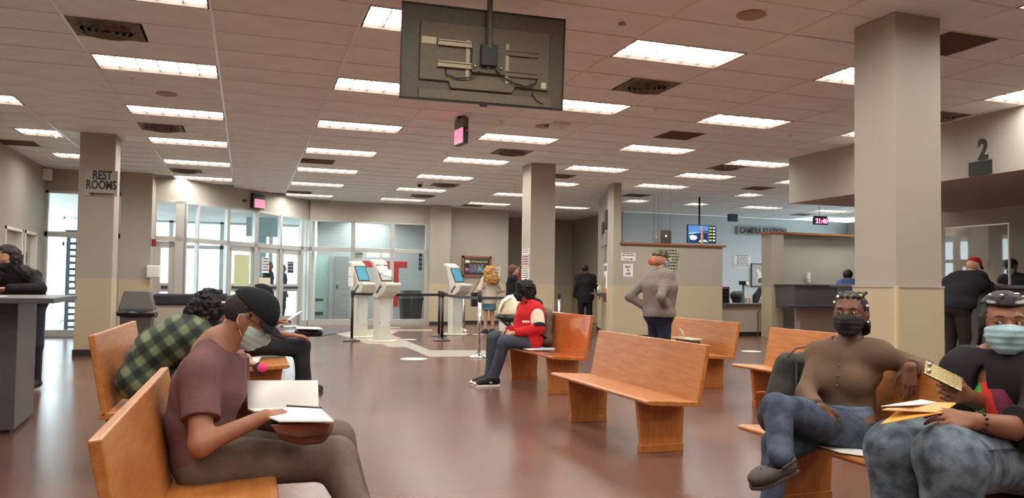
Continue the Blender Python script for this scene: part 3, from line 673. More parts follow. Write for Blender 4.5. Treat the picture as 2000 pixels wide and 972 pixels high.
# ------------------------------------------------------------ bodies: smooth surfaces grown round a skeleton
F32 = np.float32
def V(*a): return np.array(a, F32)
def npv(v): return np.array([v[0], v[1], v[2]], F32)
def unit(v): v = np.asarray(v, F32); return v / max(1e-9, float(np.linalg.norm(v)))
def cone(a, b, ra, rb, k=.02, flat=None, caps=()):
    return ('c', npv(a), npv(b), ra, rb, k, flat, caps)
def ell(c, r, M=None, k=.02, sub=False, caps=()):
    return ('e', npv(c), V(*r), None if M is None else np.asarray(M, F32), k, sub, caps)
def pdist(p, P):
    if p[0] == 'c':
        _, a, b, ra, rb, k, flat, caps = p
        ab = b - a; L = float(ab @ ab) + 1e-12
        q = P - a; h = np.clip((q @ ab) / L, 0, 1)
        if flat is None:
            d = np.sqrt(((q - h[..., None] * ab) ** 2).sum(-1)) - (ra + (rb - ra) * h)
        else:
            w, s = flat; r = q - h[..., None] * ab; c = r @ w
            d2 = (r ** 2).sum(-1) - c * c + (c / s) ** 2
            d = (np.sqrt(np.maximum(d2, 0)) - (ra + (rb - ra) * h)) * min(1.0, (1 + s) / 2 if s > 1 else s)
    else:
        _, c, r, M, k, sub, caps = p
        q = P - c
        if M is not None: q = q @ M
        k0 = np.sqrt(((q / r) ** 2).sum(-1)); k1 = np.sqrt(((q / (r * r)) ** 2).sum(-1)) + 1e-9
        d = k0 * (k0 - 1) / k1
        if not np.isscalar(d): d = np.where(k0 < 1e-4, -float(r.min()), d)
    for pt, n in caps: d = np.maximum(d, (P - npv(pt)) @ unit(n))
    return d
def mesh_sdf(prims, h, disp=None, amp=0.0, cuts=()):
    prims = [p for p in prims if p is not None]
    adds = [p for p in prims if not (p[0] == 'e' and p[5])]; subs = [p for p in prims if p[0] == 'e' and p[5]]
    lo = np.full(3, 1e9); hi = -lo
    for p in adds:
        if p[0] == 'c':
            r = max(p[3], p[4]) * (max(1, p[6][1]) if p[6] else 1); pts = [p[1] - r, p[1] + r, p[2] - r, p[2] + r]
        else: r = float(p[2].max()); pts = [p[1] - r, p[1] + r]
        for q in pts: lo = np.minimum(lo, q); hi = np.maximum(hi, q)
    lo -= 3 * h + amp; hi += 3 * h + amp
    B = 8; bs = B * h; nb = np.ceil((hi - lo) / bs).astype(int); hd = bs * .8661
    g = np.stack(np.meshgrid(*[np.arange(n) for n in nb], indexing='ij'), -1).reshape(-1, 3)
    C = (lo + (g + .5) * bs).astype(F32)
    DP = np.stack([pdist(p, C) for p in adds], 1)
    kmax = max(p[5] if p[0] == 'c' else p[4] for p in adds)
    near = DP.min(1)
    keep = (near < hd + kmax + amp + h)
    # a block deep inside one shape has no surface
    keep &= ~(near < -(hd * 1.25 + amp + h)) | (len(subs) > 0)
    g, C, DP = g[keep], C[keep], DP[keep]
    ar = np.arange(B + 1) * h
    loc = np.stack(np.meshgrid(ar, ar, ar, indexing='ij'), -1).reshape(-1, 3).astype(F32)
    org = (lo + g * bs).astype(F32)
    P = org[:, None, :] + loc[None]
    D = np.full(P.shape[:2], 1e3, F32)
    for i, p in enumerate(adds):
        k = p[5] if p[0] == 'c' else p[4]
        m = DP[:, i] < 3 * hd + k
        if not m.any(): continue
        d = pdist(p, P[m]); o = D[m]
        hh = np.clip(.5 + .5 * (o - d) / k, 0, 1)
        D[m] = np.where(o > 900, d, o + (d - o) * hh - k * hh * (1 - hh))
    for p in subs:
        m = pdist(p, C) < hd * 2 + .02
        if not m.any(): continue
        d = -pdist(p, P[m]); o = D[m]; k = p[4]
        hh = np.clip(.5 - .5 * (o - d) / k, 0, 1)
        D[m] = o + (d - o) * hh + k * hh * (1 - hh)
    if disp is not None: D = D - disp(P)
    for pt, n in cuts: D = np.maximum(D, (P - npv(pt)) @ unit(n))
    n1 = B + 1; D = D.reshape(-1, n1, n1, n1)
    ins = D < 0
    offs = [(a, b, c) for a in (0, 1) for b in (0, 1) for c in (0, 1)]
    cnt = sum(ins[:, a:a+B, b:b+B, c:c+B].astype(np.int8) for a, b, c in offs)
    bi, x, y, z = np.nonzero((cnt > 0) & (cnt < 8))
    if len(bi) == 0: return np.zeros((0, 3)), np.zeros((0, 4), int)
    cv = np.stack([D[bi, x + a, y + b, z + c] for a, b, c in offs], 1)
    acc = np.zeros((len(bi), 3)); num = np.zeros(len(bi))
    for i, oi in enumerate(offs):
        for ax in range(3):
            if oi[ax]: continue
            oj = list(oi); oj[ax] = 1; j = offs.index(tuple(oj))
            a, b = cv[:, i], cv[:, j]; m = (a < 0) != (b < 0)
            t = np.where(m, a / np.where(m, a - b, 1), 0)
            pos = np.zeros((len(bi), 3)) + np.array(oi); pos[:, ax] += t
            acc += np.where(m[:, None], pos, 0); num += m
    cell = g[bi] * B + np.stack([x, y, z], 1)
    verts = lo + (cell + acc / num[:, None]) * h
    NY, NZ = (nb[1] + 1) * B, (nb[2] + 1) * B
    key = (cell[:, 0].astype(np.int64) * NY + cell[:, 1]) * NZ + cell[:, 2]
    order = np.argsort(key); sk = key[order]
    st = (NY * NZ, NZ, 1); quads = []
    for ax in range(3):
        e = [0, 0, 0]; e[ax] = 1; j = offs.index(tuple(e))
        a, b = cv[:, 0] < 0, cv[:, j] < 0; m = a != b
        u, v = st[(ax + 1) % 3], st[(ax + 2) % 3]; kk = key[m]
        q = []; ok = np.ones(len(kk), bool)
        for dk in (0, -u, -u - v, -v):
            t = kk + dk; idx = np.clip(np.searchsorted(sk, t), 0, len(sk) - 1); ok &= sk[idx] == t; q.append(order[idx])
        q = np.stack(q, 1); fl = b[m]
        q[fl] = q[fl][:, ::-1]
        quads.append(q[ok])
    return verts, np.concatenate(quads)
def sdf_obj(name, prims, h, m, parent=None, disp=None, amp=0.0, cuts=()):
    v, f = mesh_sdf(prims, h, disp, amp, cuts)
    if parent is not None and parent.name in PMAT:
        Mi = np.array(PMAT[parent.name].inverted()); v = v @ Mi[:3, :3].T + Mi[:3, 3]
    me = bpy.data.meshes.new(name)
    me.vertices.add(len(v)); me.vertices.foreach_set('co', v.astype(F32).ravel())
    me.loops.add(len(f) * 4); me.loops.foreach_set('vertex_index', f.astype(np.int32).ravel())
    me.polygons.add(len(f)); me.polygons.foreach_set('loop_start', np.arange(0, len(f) * 4, 4, dtype=np.int32))
    me.polygons.foreach_set('use_smooth', np.ones(len(f), bool))
    me.update(calc_edges=True); me.validate(); me.materials.append(m)
    o = bpy.data.objects.new(name, me); COL.objects.link(o)
    if parent is not None: o.parent = parent; PMAT[o.name] = PMAT.get(parent.name, Matrix.Identity(4))
    return o
def folds(amp, f=14.0, seed=0, zs=1.0):
    rs = np.random.RandomState(seed); K = rs.normal(size=(7, 3)); K /= np.linalg.norm(K, axis=1)[:, None]; K[:, 2] *= zs
    fr = f * rs.uniform(.6, 2.0, 7); ph = rs.uniform(0, 6.28, 7)
    def fn(P):
        s = 0
        for k, q, p in zip(K, fr, ph): s = s + np.sin((P @ k.astype(F32)) * F32(q) + F32(p))
        return (s * F32(amp / 3.0)).astype(F32)
    return fn
def curls(amp, f=60.0, seed=1):
    a = folds(amp, f, seed); b = folds(amp * .6, f * 2.1, seed + 5)
    return lambda P: np.abs(a(P)) + b(P)
def on_ray(parent, px, py, L, far=True):
    """the point on the sight line of a pixel that lies one bone length from its parent joint"""
    d = ray(px, py); o = np.array([0, 0, EYE]) - np.array(parent)
    A = d @ d; Bq = 2 * d @ o; Cq = o @ o - L * L; disc = Bq * Bq - 4 * A * Cq
    t = (-Bq + (math.sqrt(disc) if disc > 0 else 0) * (1 if far else -1)) / (2 * A)
    return np.array([0, 0, EYE]) + d * t
def frame(fwd, up=(0, 0, 1)):
    f = unit(fwd); u = np.asarray(up, F32); r = unit(np.cross(f, u)); u = unit(np.cross(r, f)); return r, f, u   # right, forward, up

def hand_prims(wr, d, back, thumb, curl=.4, sc=1.0, spread=.06, fr=.0088, curls_=None):
    """wrist, direction of the fingers, direction out of the back of the hand, side of the thumb"""
    wr = npv(wr); d = unit(d); back = unit(np.asarray(back) - (np.asarray(back) @ d) * d); s = unit(np.cross(d, back))
    if s @ npv(thumb) < 0: s = -s
    out = []; pl = .088 * sc
    for i, (o, l) in enumerate(((.030, .070), (.010, .079), (-.010, .074), (-.029, .058))):
        kn = wr + d * (pl - abs(o - .004) * .25) + s * o * sc
        out.append(cone(wr + s * o * .55 * sc, kn, .0145 * sc, .0115 * sc, .012))
        c = (curls_[i] if curls_ is not None else curl) + .05 * i; ang = c * .6; p = kn; dd = unit(d + s * o * spread * 30)
        for j, fl in enumerate((.46, .30, .24)):
            q = p + (dd * math.cos(ang) - back * math.sin(ang)) * l * fl * sc
            out.append(cone(p, q, (fr - .0009 * j) * sc, (fr - .0009 * (j + 1)) * sc, .004)); p = q; ang += c
    t0 = wr + s * .022 * sc + d * .012 * sc - back * .006; t1 = t0 + (s * .55 + d * .75 - back * .25) * .042 * sc
    t2 = t1 + unit(s * .35 + d * .9 - back * (.15 + curl * .4)) * .034 * sc; t3 = t2 + unit(s * .05 + d * 1.0 - back * (.2 + curl * .6)) * .027 * sc
    out += [cone(t0, t1, .0165 * sc, .0125 * sc, .01), cone(t1, t2, .0112 * sc, .0100 * sc, .005), cone(t2, t3, .0098 * sc, .0078 * sc, .004)]
    return out
def head_prims(c, fwd, up, sc=1.0, masked=True):
    r, f, u = frame(fwd, up); M = np.stack([r, f, u], 1); c = npv(c)
    L = lambda x, y, z: c + (r * x + f * y + u * z) * sc
    S = lambda *a: tuple(v * sc for v in a)
    P = [ell(L(0, -.012, .028), S(.075, .094, .084), M, .02), ell(L(0, .030, -.030), S(.059, .062, .075), M, .03), ell(L(0, .058, -.088), S(.026, .024, .02), M, .03),
         ell(L(0, .074, .030), S(.048, .014, .012), M, .02), cone(L(0, .094, .004), L(0, .113, -.026), .0075 * sc, .0125 * sc, .012),
         ell(L(.012, .103, -.032), S(.009, .008, .007), M, .008), ell(L(-.012, .103, -.032), S(.009, .008, .007), M, .008),
         ell(L(.036, .068, -.022), S(.022, .018, .016), M, .02), ell(L(-.036, .068, -.022), S(.022, .018, .016), M, .02),
         ell(L(0, .088, -.056), S(.024, .011, .007), M, .006), ell(L(0, .086, -.067), S(.02, .011, .007), M, .006)]
    for s in (1, -1):
        P += [ell(L(.074 * s, -.006, -.002), S(.009, .020, .031), M, .008), ell(L(.070 * s, .004, -.030), S(.008, .011, .012), M, .008),
              ell(L(.031 * s, .101, .008), S(.017, .016, .010), M, .010, True)]
    return P, L, M
def eyes(parent, L, M, sc=1.0, look=(0, 1, 0), half=False):
    lk = M @ np.asarray(unit(look))
    wm = mat('eye_white', rgb(150, 140, 130), .3); im = mat('dark_iris', rgb(34, 22, 16), .15)
    for s in (1, -1):
        c = Vector(L(.031 * s, .0765, .007)); w = MB().ball(c, .0120 * sc, 14, 10).build('eye', wm, parent, smooth=True)
        MB().ball(c + Vector(lk) * .0066 * sc, .0072 * sc, 12, 8).build('iris', im, w, smooth=True)
def lids(prs, L, M, sc=1.0, drop=.004):
    for s in (1, -1): prs += [cone(L(.018 * s, .084, .0165 - drop), L(.045 * s, .079, .0155 - drop), .0068 * sc, .0066 * sc, .006), cone(L(.019 * s, .084, -.0035), L(.044 * s, .079, -.0025), .0052 * sc, .0050 * sc, .006)]
def mask_obj(parent, L, M, mm, sc=1.0, h=.005, name='face_mask', strap=True):
    S = lambda *a: tuple(v * sc for v in a)
    P = [ell(L(0, .030, -.034), S(.074, .076, .076), M, .02), ell(L(0, .062, -.080), S(.036, .036, .03), M, .03), ell(L(0, .102, -.028), S(.024, .030, .030), M, .03)]
    f, u, r = M[:, 1], M[:, 2], M[:, 0]
    cuts = [(L(0, .10, .002), u - f * .18), (L(0, .028, 0), -f - u * .18), (L(0, .05, -.108), -u)]
    pl = lambda Pt: (np.sin(((Pt - npv(L(0, 0, 0))) @ u.astype(F32)) * F32(260)) * F32(.0012)).astype(F32)
    o = sdf_obj(name, P, h, mm, parent, disp=pl, amp=.002, cuts=cuts)
    if strap:
        for s in (1, -1):
            MB().tube([L(.058 * s, .040, -.012), L(.069 * s, .012, .005), L(.080 * s, -.012, .018), L(.086 * s, -.026, .006), L(.084 * s, -.022, -.014), L(.074 * s, .004, -.040), L(.056 * s, .036, -.066)], .0016 * sc, 6).build('ear_strap', M_WHITE if mm.name != 'black_mask' else mm, o, smooth=True)
    return o
def cap_obj(parent, L, M, mm, sc=1.0, h=.005, brim=.09, name='cap', bm=None, tilt=.35, backwards=False):
    S = lambda *a: tuple(v * sc for v in a); f, u, r = M[:, 1], M[:, 2], M[:, 0]
    o = sdf_obj(name, [ell(L(0, -.010, .032), S(.087, .107, .096), M, .02), ell(L(0, .02, .06), S(.07, .07, .07), M, .05)], h, mm, parent, cuts=[(L(0, .09, .038), -u - f * .10)], disp=folds(.0015, 40, 3), amp=.003)
    b = MB(); n = 12; top = []; th = .004
    for i in range(n + 1):
        a = math.pi * i / n; x = math.cos(a) * .078; y0 = .075 + math.sin(a) * .022 - abs(math.cos(a)) * .02; zz = -abs(math.cos(a)) ** 2 * .018
        y1 = y0 + math.sin(a) ** .6 * brim
        top.append((L(x * .98, y0, .043 + zz * .6), L(x, y1, .043 + zz - (y1 - y0) * tilt)))
    vs = []; fs = []
    for k, (p, q) in enumerate(top):
        vs += [p, q, p - u * th * sc, q - u * th * sc]
    for k in range(n):
        a = 4 * k; c = a + 4
        fs += [(a, c, c + 1, a + 1), (a + 2, a + 3, c + 3, c + 2), (a + 1, c + 1, c + 3, a + 3), (a, a + 2, c + 2, c)]
    fs += [(0, 1, 3, 2), (4 * n, 4 * n + 2, 4 * n + 3, 4 * n + 1)]
    b.add([Vector(v) for v in vs], fs).build('brim', bm or mm, o, smooth=False)
    MB().ball(Vector(L(0, -.012, .128)), .007 * sc, 8, 6).build('cap_button', mm, o, smooth=True)
    return o
def tri_mid(a, b, t): return npv(a) * (1 - t) + npv(b) * t

def torso_prims(J, t=0.0, wd=1.0, dp=1.0, bust=0.0, belly=0.0, hips=1.0, fwd=None):
    w = unit(npv(J['shR']) - npv(J['shL'])); pc = (npv(J['hipL']) + npv(J['hipR'])) / 2; sc_ = (npv(J['shL']) + npv(J['shR'])) / 2
    nk = npv(J['neck']); mid = npv(J.get('waist', tri_mid(pc, sc_, .42))); ch = tri_mid(mid, sc_, .62)
    wp = unit(npv(J['hipR']) - npv(J['hipL'])); f = unit(np.cross(sc_ - pc, w)) * -1
    if fwd is not None and f @ npv(fwd) < 0: f = -f
    P = [cone(J['hipL'], J['hipR'], .098 * hips + t, .098 * hips + t, .05),
         cone(tri_mid(pc, mid, .15), mid, .105 * dp + t, .095 * dp + t, .06, (wp, 1.38 * wd)),
         cone(mid, ch, .098 * dp + t, .112 * dp + t, .05, (w, 1.36 * wd)),
         cone(ch, tri_mid(ch, sc_, .75) , .112 * dp + t, .085 * dp + t, .05, (w, 1.5 * wd)),
         cone(J['shL'], J['shR'], .056 + t, .056 + t, .05),
         cone(J['shL'], tri_mid(sc_, nk, .8), .05 + t, .045 + t, .05), cone(J['shR'], tri_mid(sc_, nk, .8), .05 + t, .045 + t, .05)]
    if bust:
        for s in (-1, 1): P.append(ell(tri_mid(mid, sc_, .48) + f * (.085 * dp) + w * s * .075, (.068 + t, .068 + t, .07 + t), None, .04))
    if belly: P.append(ell(tri_mid(pc, mid, .6) + f * .07, (.12 + belly * .3 + t, .12 + belly * .3 + t, .11 + t), None, .06))
    return P
def limb(a, m, b, r, k=.025, t=0.0): return [cone(a, m, r[0] + t, r[1] + t, k), cone(m, b, r[2] + t, r[3] + t, k)]
ARM = (.047, .036, .036, .025); LEG = (.080, .055, .054, .036)
def foot_prims(an, toe, t=0.0, sc=1.0):
    an, toe = npv(an), npv(toe); d = unit(toe - an); heel = an - d * .045 * sc; heel[2] = toe[2] + .01
    return [cone(an, heel + V(0, 0, .02), .036 + t, .034 + t, .02), cone(an, toe - d * .05, .034 + t, .03 + t, .03), cone(heel + V(0, 0, .015), toe, .030 + t, .026 + t, .03)]
def sole_obj(parent, an, toe, m, zb=0.0, name='shoe_sole'):
    an, toe = npv(an), npv(toe); d = unit((toe - an) * V(1, 1, 0)); s = V(-d[1], d[0], 0); h = an - d * .085
    L_ = float(np.linalg.norm((toe - h)[:2])) + .03; pts = []
    for y, x in ((0, .026), (.03, .034), (.35, .03), (.7, .043), (.9, .038), (1, .018)): pts.append(h + d * y * L_ + s * x)
    for y, x in ((1, .018), (.9, .038), (.7, .043), (.35, .03), (.03, .034), (0, .026)): pts.append(h + d * y * L_ - s * x)
    return MB().prism([(p[0], p[1], zb) for p in pts], (0, 0, .028)).build(name, m, parent, bevel=.004)

def neckline(J, r=.072, z=.03, f=None, drop=.05):
    # an opening round the neck, deeper in front
    c = npv(J['neck']) + V(0, 0, z); o = c if f is None else c + unit(f) * .03
    return [ell(o, (r, r, drop), None, .008, True)]
SKIN = {}
def skin(name, c):
    if name in SKIN: return SKIN[name]
    m = mat('skin_' + name, rgb(*c), .48, .4, noise=.12, nscale=22)
    m.node_tree.nodes['Principled BSDF'].inputs['Subsurface Weight'].default_value = .05
    SKIN[name] = m; return m
def cloth(name, c, noise=.12, nscale=30, rough=.9, bump=.15, bscale=300, col2=None):
    return mat(name, rgb(*c), rough, .2, noise=noise, nscale=nscale, bump=bump, bscale=bscale, col2=None if col2 is None else rgb(*col2), sheen=0.0)
# ------------------------------------------------------------ people, nearest first
def person(label, loc): return thing('person', label, 'person', loc)
def mv(p, dx=0, dy=0, dz=0): return npv(p) + V(dx, dy, dz)

# --- man in the maroon shirt on the near left bench
def man_maroon():
    t = person('seated man in black cap and maroon t-shirt writing on papers in his lap', (-.05, 3.4, 0))
    sk = skin('brown_tan', (152, 102, 78))
    J = {}
    J['hipR'] = at(404, 905, 3.16); J['hipL'] = mv(J['hipR'], .01, .19, .01)
    J['shR'] = at(392, 728, 3.12); J['shL'] = mv(J['shR'], .10, .34, .02)
    J['neck'] = at(424, 672, 3.30); hc = npv(at(484, 622, 3.33))
    J['waist'] = mv(tri_mid(tri_mid(J['hipR'], J['hipL'], .5), tri_mid(J['shR'], J['shL'], .5), .45), -.05, 0, 0)
    elR = on_ray(J['shR'], 392, 868, .29, False); wrR = on_ray(elR, 520, 812, .255, True)
    elL = mv(J['shL'], .06, .02, -.28); wrL = npv(at(488, 792, 3.45))
    knR = on_ray(J['hipR'], 655, 893, .455, False); anR = npv(at(745, 1075, 2.95)); anR[2] = .09
    knL = mv(J['hipL'], .50, -.02, .03); anL = mv(knL, .14, 0, 0); anL[2] = .09
    toeR, toeL = mv(anR, .17, -.02, -.055), mv(anL, .17, .02, -.055)
    face = unit(V(.80, -.16, -.60)); upv = unit(V(.55, -.1, .78))
    hp, L, M = head_prims(hc, face, upv)
    # left hand holds the paper, right hand the pen
    hr = hand_prims(wrR, V(.86, .45, -.02) , V(-.1, -.35, 1), V(.2, .9, .2), .75, fr=.0088)
    hl = hand_prims(wrL, V(1, .1, .05), V(0, .4, 1), V(.3, -1, 0), .6)
    body = torso_prims(J, 0, 1.0, 1.0, fwd=V(1, 0, 0)) + hp + [cone(J['neck'], mv(hc, -.02, .0, -.03), .062, .056, .03), cone(mv(J['neck'], -.03, 0, -.04), J['neck'], .07, .06, .04)]
    body += limb(J['shR'], elR, wrR, (.050, .043, .041, .027)) + limb(J['shL'], elL, wrL, (.050, .043, .041, .027)) + hr + hl
    body += limb(J['hipR'], knR, anR, (.088, .06, .058, .042)) + limb(J['hipL'], knL, anL, (.088, .06, .058, .042))
    sdf_obj('body', body, .005, sk, t)
    eyes(t, L, M)
    sh = cloth('maroon_cotton', (112, 78, 79), .12, 40)
    sl = lambda s, e, f: tri_mid(s, e, f)
    dR, dL = unit(elR - npv(J['shR'])), unit(elL - npv(J['shL']))
    S = torso_prims(J, .016, 1.02, 1.05, fwd=V(1, 0, 0)) + [cone(J['shR'], sl(J['shR'], elR, .75), .068, .072, .03, caps=[(sl(J['shR'], elR, .66), dR)]), cone(J['shL'], sl(J['shL'], elL, .75), .068, .072, .03, caps=[(sl(J['shL'], elL, .66), dL)])]
    nd = unit(hc - npv(J['neck']))
    S += neckline(J, .074, .02, V(1, 0, -.3), .055)
    sdf_obj('t_shirt', S, .006, sh, t, disp=folds(.007, 15, 2), amp=.008, cuts=[(mv(J['neck'], .0, 0, .02), nd * .9 + V(0, 0, .2)), (mv(J['hipR'], 0, 0, -.04), V(0, 0, -1))])
    tr = cloth('brown_trousers', (112, 98, 88), .15, 25)
    T = [cone(J['hipL'], J['hipR'], .118, .118, .05)] + limb(J['hipR'], knR, anR, (.102, .078, .074, .062), .04) + limb(J['hipL'], knL, anL, (.102, .078, .074, .062), .04)
    pc = tri_mid(J['hipL'], J['hipR'], .5)
    sdf_obj('trousers', T, .007, tr, t, disp=folds(.007, 16, 4), amp=.008, cuts=[(V(0, 0, .075), V(0, 0, -1))])
    shoe = cloth('dark_shoe', (40, 38, 38), .1, 30, .6)
    for a, b in ((anR, toeR), (anL, toeL)):
        s = sdf_obj('shoe', foot_prims(a, b, .006), .007, shoe, t, cuts=[(V(0, 0, .012), V(0, 0, -1)), (V(0, 0, .12), V(0, 0, 1))]); sole_obj(s, a, b, M_DARK)
    cp = cap_obj(t, L, M, cloth('black_cap_cloth', (30, 32, 36), .2, 60), brim=.078, tilt=.25)
    MB().box((-.022, -.006, -.004), (.022, .006, .004), Matrix.Translation(Vector(L(0, -.108, .005)))).build('cap_strap', M_PAPER, cp)
    mask_obj(t, L, M, mat('pale_green_mask', rgb(168, 184, 178), .8), h=.004)
    hairP = [ell(L(0, -.020, .015), (.0785, .0935, .075), M, .02)]
    sdf_obj('hair', hairP, .005, mat('short_black_hair', rgb(32, 26, 24), .8), t, disp=curls(.002, 150), amp=.004, cuts=[(L(0, .02, 0), M[:, 1]), (L(0, 0, -.035), -M[:, 2] + M[:, 1] * .3)])
    g = MB()
    for s in (1, -1): g.tube([L(.062 * s, .088, .012), L(.074 * s, .06, .014), L(.080 * s, .0, .016)], .0022, 6); g.tube([L(.018 * s + .014 * s * math.cos(a) + .014 * s, .099, .006 + .017 * math.sin(a)) for a in [i * math.pi / 6 for i in range(13)]], .0016, 5)
    g.build('glasses', M_BLACK, t, smooth=True)
    return dict(J=J, knR=knR, knL=knL, wrR=wrR, wrL=wrL)
MM = man_maroon()
def solid(name, prims, h, m, t, **k): return sdf_obj(name, prims, h, m, t, **k)
# --- person in green plaid, leaning over
def plaid_mat():
    m = bpy.data.materials.new('green_plaid_flannel'); m.use_nodes = True; n = m.node_tree.nodes; l = m.node_tree.links; b = n['Principled BSDF']; b.inputs['Roughness'].default_value = .95
    tc = n.new('ShaderNodeTexCoord'); mp = n.new('ShaderNodeMapping'); mp.inputs['Rotation'].default_value = (0, math.radians(38), 0); l.new(tc.outputs['Object'], mp.inputs[0])
    s = n.new('ShaderNodeSeparateXYZ'); l.new(mp.outputs[0], s.inputs[0]); vals = []
    for ax in (0, 2):
        w = n.new('ShaderNodeMath'); w.operation = 'MULTIPLY'; w.inputs[1].default_value = 62; l.new(s.outputs[ax], w.inputs[0])
        q = n.new('ShaderNodeMath'); q.operation = 'SINE'; l.new(w.outputs[0], q.inputs[0])
        r = n.new('ShaderNodeMapRange'); r.inputs[1].default_value = -.5; r.inputs[2].default_value = .5; l.new(q.outputs[0], r.inputs[0]); vals.append(r)
    a = n.new('ShaderNodeMath'); a.operation = 'ADD'; l.new(vals[0].outputs[0], a.inputs[0]); l.new(vals[1].outputs[0], a.inputs[1])
    h = n.new('ShaderNodeMath'); h.operation = 'MULTIPLY'; h.inputs[1].default_value = .5; l.new(a.outputs[0], h.inputs[0])
    c = n.new('ShaderNodeValToRGB'); e = c.color_ramp.elements; e[0].color = rgb(34, 40, 40); e[1].color = rgb(118, 126, 98); k = e.new(.5); k.color = rgb(62, 74, 60)
    l.new(h.outputs[0], c.inputs[0]); l.new(c.outputs[0], b.inputs['Base Color'])
    return m
def plaid():
    t = person('person in green plaid flannel shirt hunched forward on the left bench', (-.6, 5.35, 0)); sk = skin('olive', (176, 128, 100))
    J = {}; J['hipR'] = at(272, 760, 4.86); J['hipR'] = npv(J['hipR']); J['hipR'][2] = .55; J['hipL'] = mv(J['hipR'], .02, .20, 0)
    J['shR'] = npv(at(378, 655, 4.86)); J['shL'] = mv(J['shR'], .02, .36, .02); J['neck'] = npv(at(392, 628, 5.04)); hc = npv(at(412, 610, 5.06))
    J['waist'] = mv(tri_mid(tri_mid(J['hipR'], J['hipL'], .5), tri_mid(J['shR'], J['shL'], .5), .45), -.05, 0, .05)
    elR = mv(J['shR'], .14, -.02, -.24); wrR = npv(at(463, 712, 4.86)); elL = mv(J['shL'], .14, 0, -.26); wrL = npv(at(458, 690, 5.05))
    knR = mv(J['hipR'], .42, -.02, .0); knL = mv(J['hipL'], .42, .04, .0); anR = mv(knR, .04, 0, 0); anR[2] = .09; anL = mv(knL, .04, 0, 0); anL[2] = .09
    hp, L, M = head_prims(hc, V(.75, -.05, -.66), V(.62, 0, .75))
    body = torso_prims(J, 0, 1, 1, fwd=V(1, 0, -.5)) + hp + [cone(J['neck'], hc, .06, .055, .03)] + limb(J['shR'], elR, wrR, ARM) + limb(J['shL'], elL, wrL, ARM)
    body += hand_prims(wrR, V(1, .2, .15), V(-.2, -.3, 1), V(.3, .8, .5), .9) + hand_prims(wrL, V(.95, -.25, -.25), V(.1, -.2, 1), V(.3, -1, 0), .8)
    body += limb(J['hipR'], knR, anR, LEG) + limb(J['hipL'], knL, anL, LEG)
    solid('body', body, .006, sk, t)
    S = torso_prims(J, .026, 1.08, 1.1, fwd=V(1, 0, -.5)) + [cone(J['shR'], elR, .072, .058, .03), cone(elR, wrR, .058, .042, .03, caps=[(tri_mid(elR, wrR, .93), unit(wrR - elR))]), cone(J['shL'], elL, .072, .058, .03), cone(elL, wrL, .058, .044, .03, caps=[(tri_mid(elL, wrL, .6), unit(wrL - elL))])]
    solid('flannel_shirt', S, .008, plaid_mat(), t, disp=folds(.010, 13, 7), amp=.011, cuts=[(mv(J['neck'], .0, 0, .03), V(.5, 0, .86)), (mv(J['hipR'], 0, 0, -.095), V(0, 0, -1))])
    tr = cloth('dark_jeans', (44, 48, 58)); pc = tri_mid(J['hipL'], J['hipR'], .5)
    solid('trousers', [cone(J['hipL'], J['hipR'], .114, .114, .05)] + limb(J['hipR'], knR, anR, (.096, .074, .07, .058), .04) + limb(J['hipL'], knL, anL, (.096, .074, .07, .058), .04), .01, tr, t, cuts=[(V(0, 0, .075), V(0, 0, -1))])
    for a in (anR, anL):
        b = mv(a, .17, 0, -.055); s = solid('shoe', foot_prims(a, b, .006), .009, cloth('dark_shoe', (40, 38, 38)), t, cuts=[(V(0, 0, .012), V(0, 0, -1)), (V(0, 0, .12), V(0, 0, 1))]); sole_obj(s, a, b, M_DARK)
    hm = mat('curly_black_hair', rgb(28, 26, 32), .75, noise=.4, nscale=60)
    solid('hair', [ell(L(0, -.02, .035), (.10, .115, .10), M, .03), ell(L(0, -.075, -.03), (.09, .06, .08), M, .03), ell(L(-.0, .02, .075), (.085, .08, .05), M, .03)], .006, hm, t, disp=curls(.013, 75, 3), amp=.02, cuts=[(L(0, .07, 0), M[:, 1])])
    eyes(t, L, M); mask_obj(t, L, M, mat('black_mask', rgb(30, 30, 34), .8), h=.006)
    MB().lathe([(.033, -.004), (.036, 0), (.033, .004)], seg=20, M=Matrix.Translation(Vector(tri_mid(elR, wrR, .97))) @ Vector(unit(wrR - elR)).to_track_quat('Z', 'Y').to_matrix().to_4x4()).build('bracelet', mat('gold_metal', rgb(214, 170, 90), .25, metal=1), t, smooth=True)
    ph = Matrix.Translation(Vector(wrR) + Vector((.145, .0, -.012))) @ Matrix.Rotation(.5, 4, 'Y') @ Matrix.Rotation(1.2, 4, 'X')
    p = thing('phone_grip', 'round pink pop grip on the phone held by the plaid-shirted person', 'phone', tuple(ph.translation))
    MB().lathe([(.001, -.006), (.026, -.006), (.03, -.002), (.03, .002), (.026, .006), (.001, .006)], seg=20, M=Matrix.Translation(ph.translation + Vector((0, -.045, -.005))) @ Matrix.Rotation(1.45, 4, 'X')).build('disc', mat('hot_pink_plastic', rgb(232, 60, 120), .4), p, smooth=True)
    MB().box((-.026, -.05, -.004), (.026, .02, .004), Matrix.Translation(ph.translation + Vector((-.03, -.03, .0))) @ Matrix.Rotation(1.45, 4, 'X') @ Matrix.Rotation(.5, 4, 'Z')).build('phone_body', M_BLACK, p, bevel=.003)
    pg = MB(); q = Vector(wrL) + Vector((.02, .0, -.05))
    pg.prism([q + Vector(v) for v in ((-.12, -.1, -.02), (.12, -.1, .0), (.14, .12, .01), (-.1, .12, -.01))], (0, 0, .004)); tag(pg.build('paper_sheet', M_PAPER), 'white form under the hands of the plaid-shirted person', 'paper')
plaid()

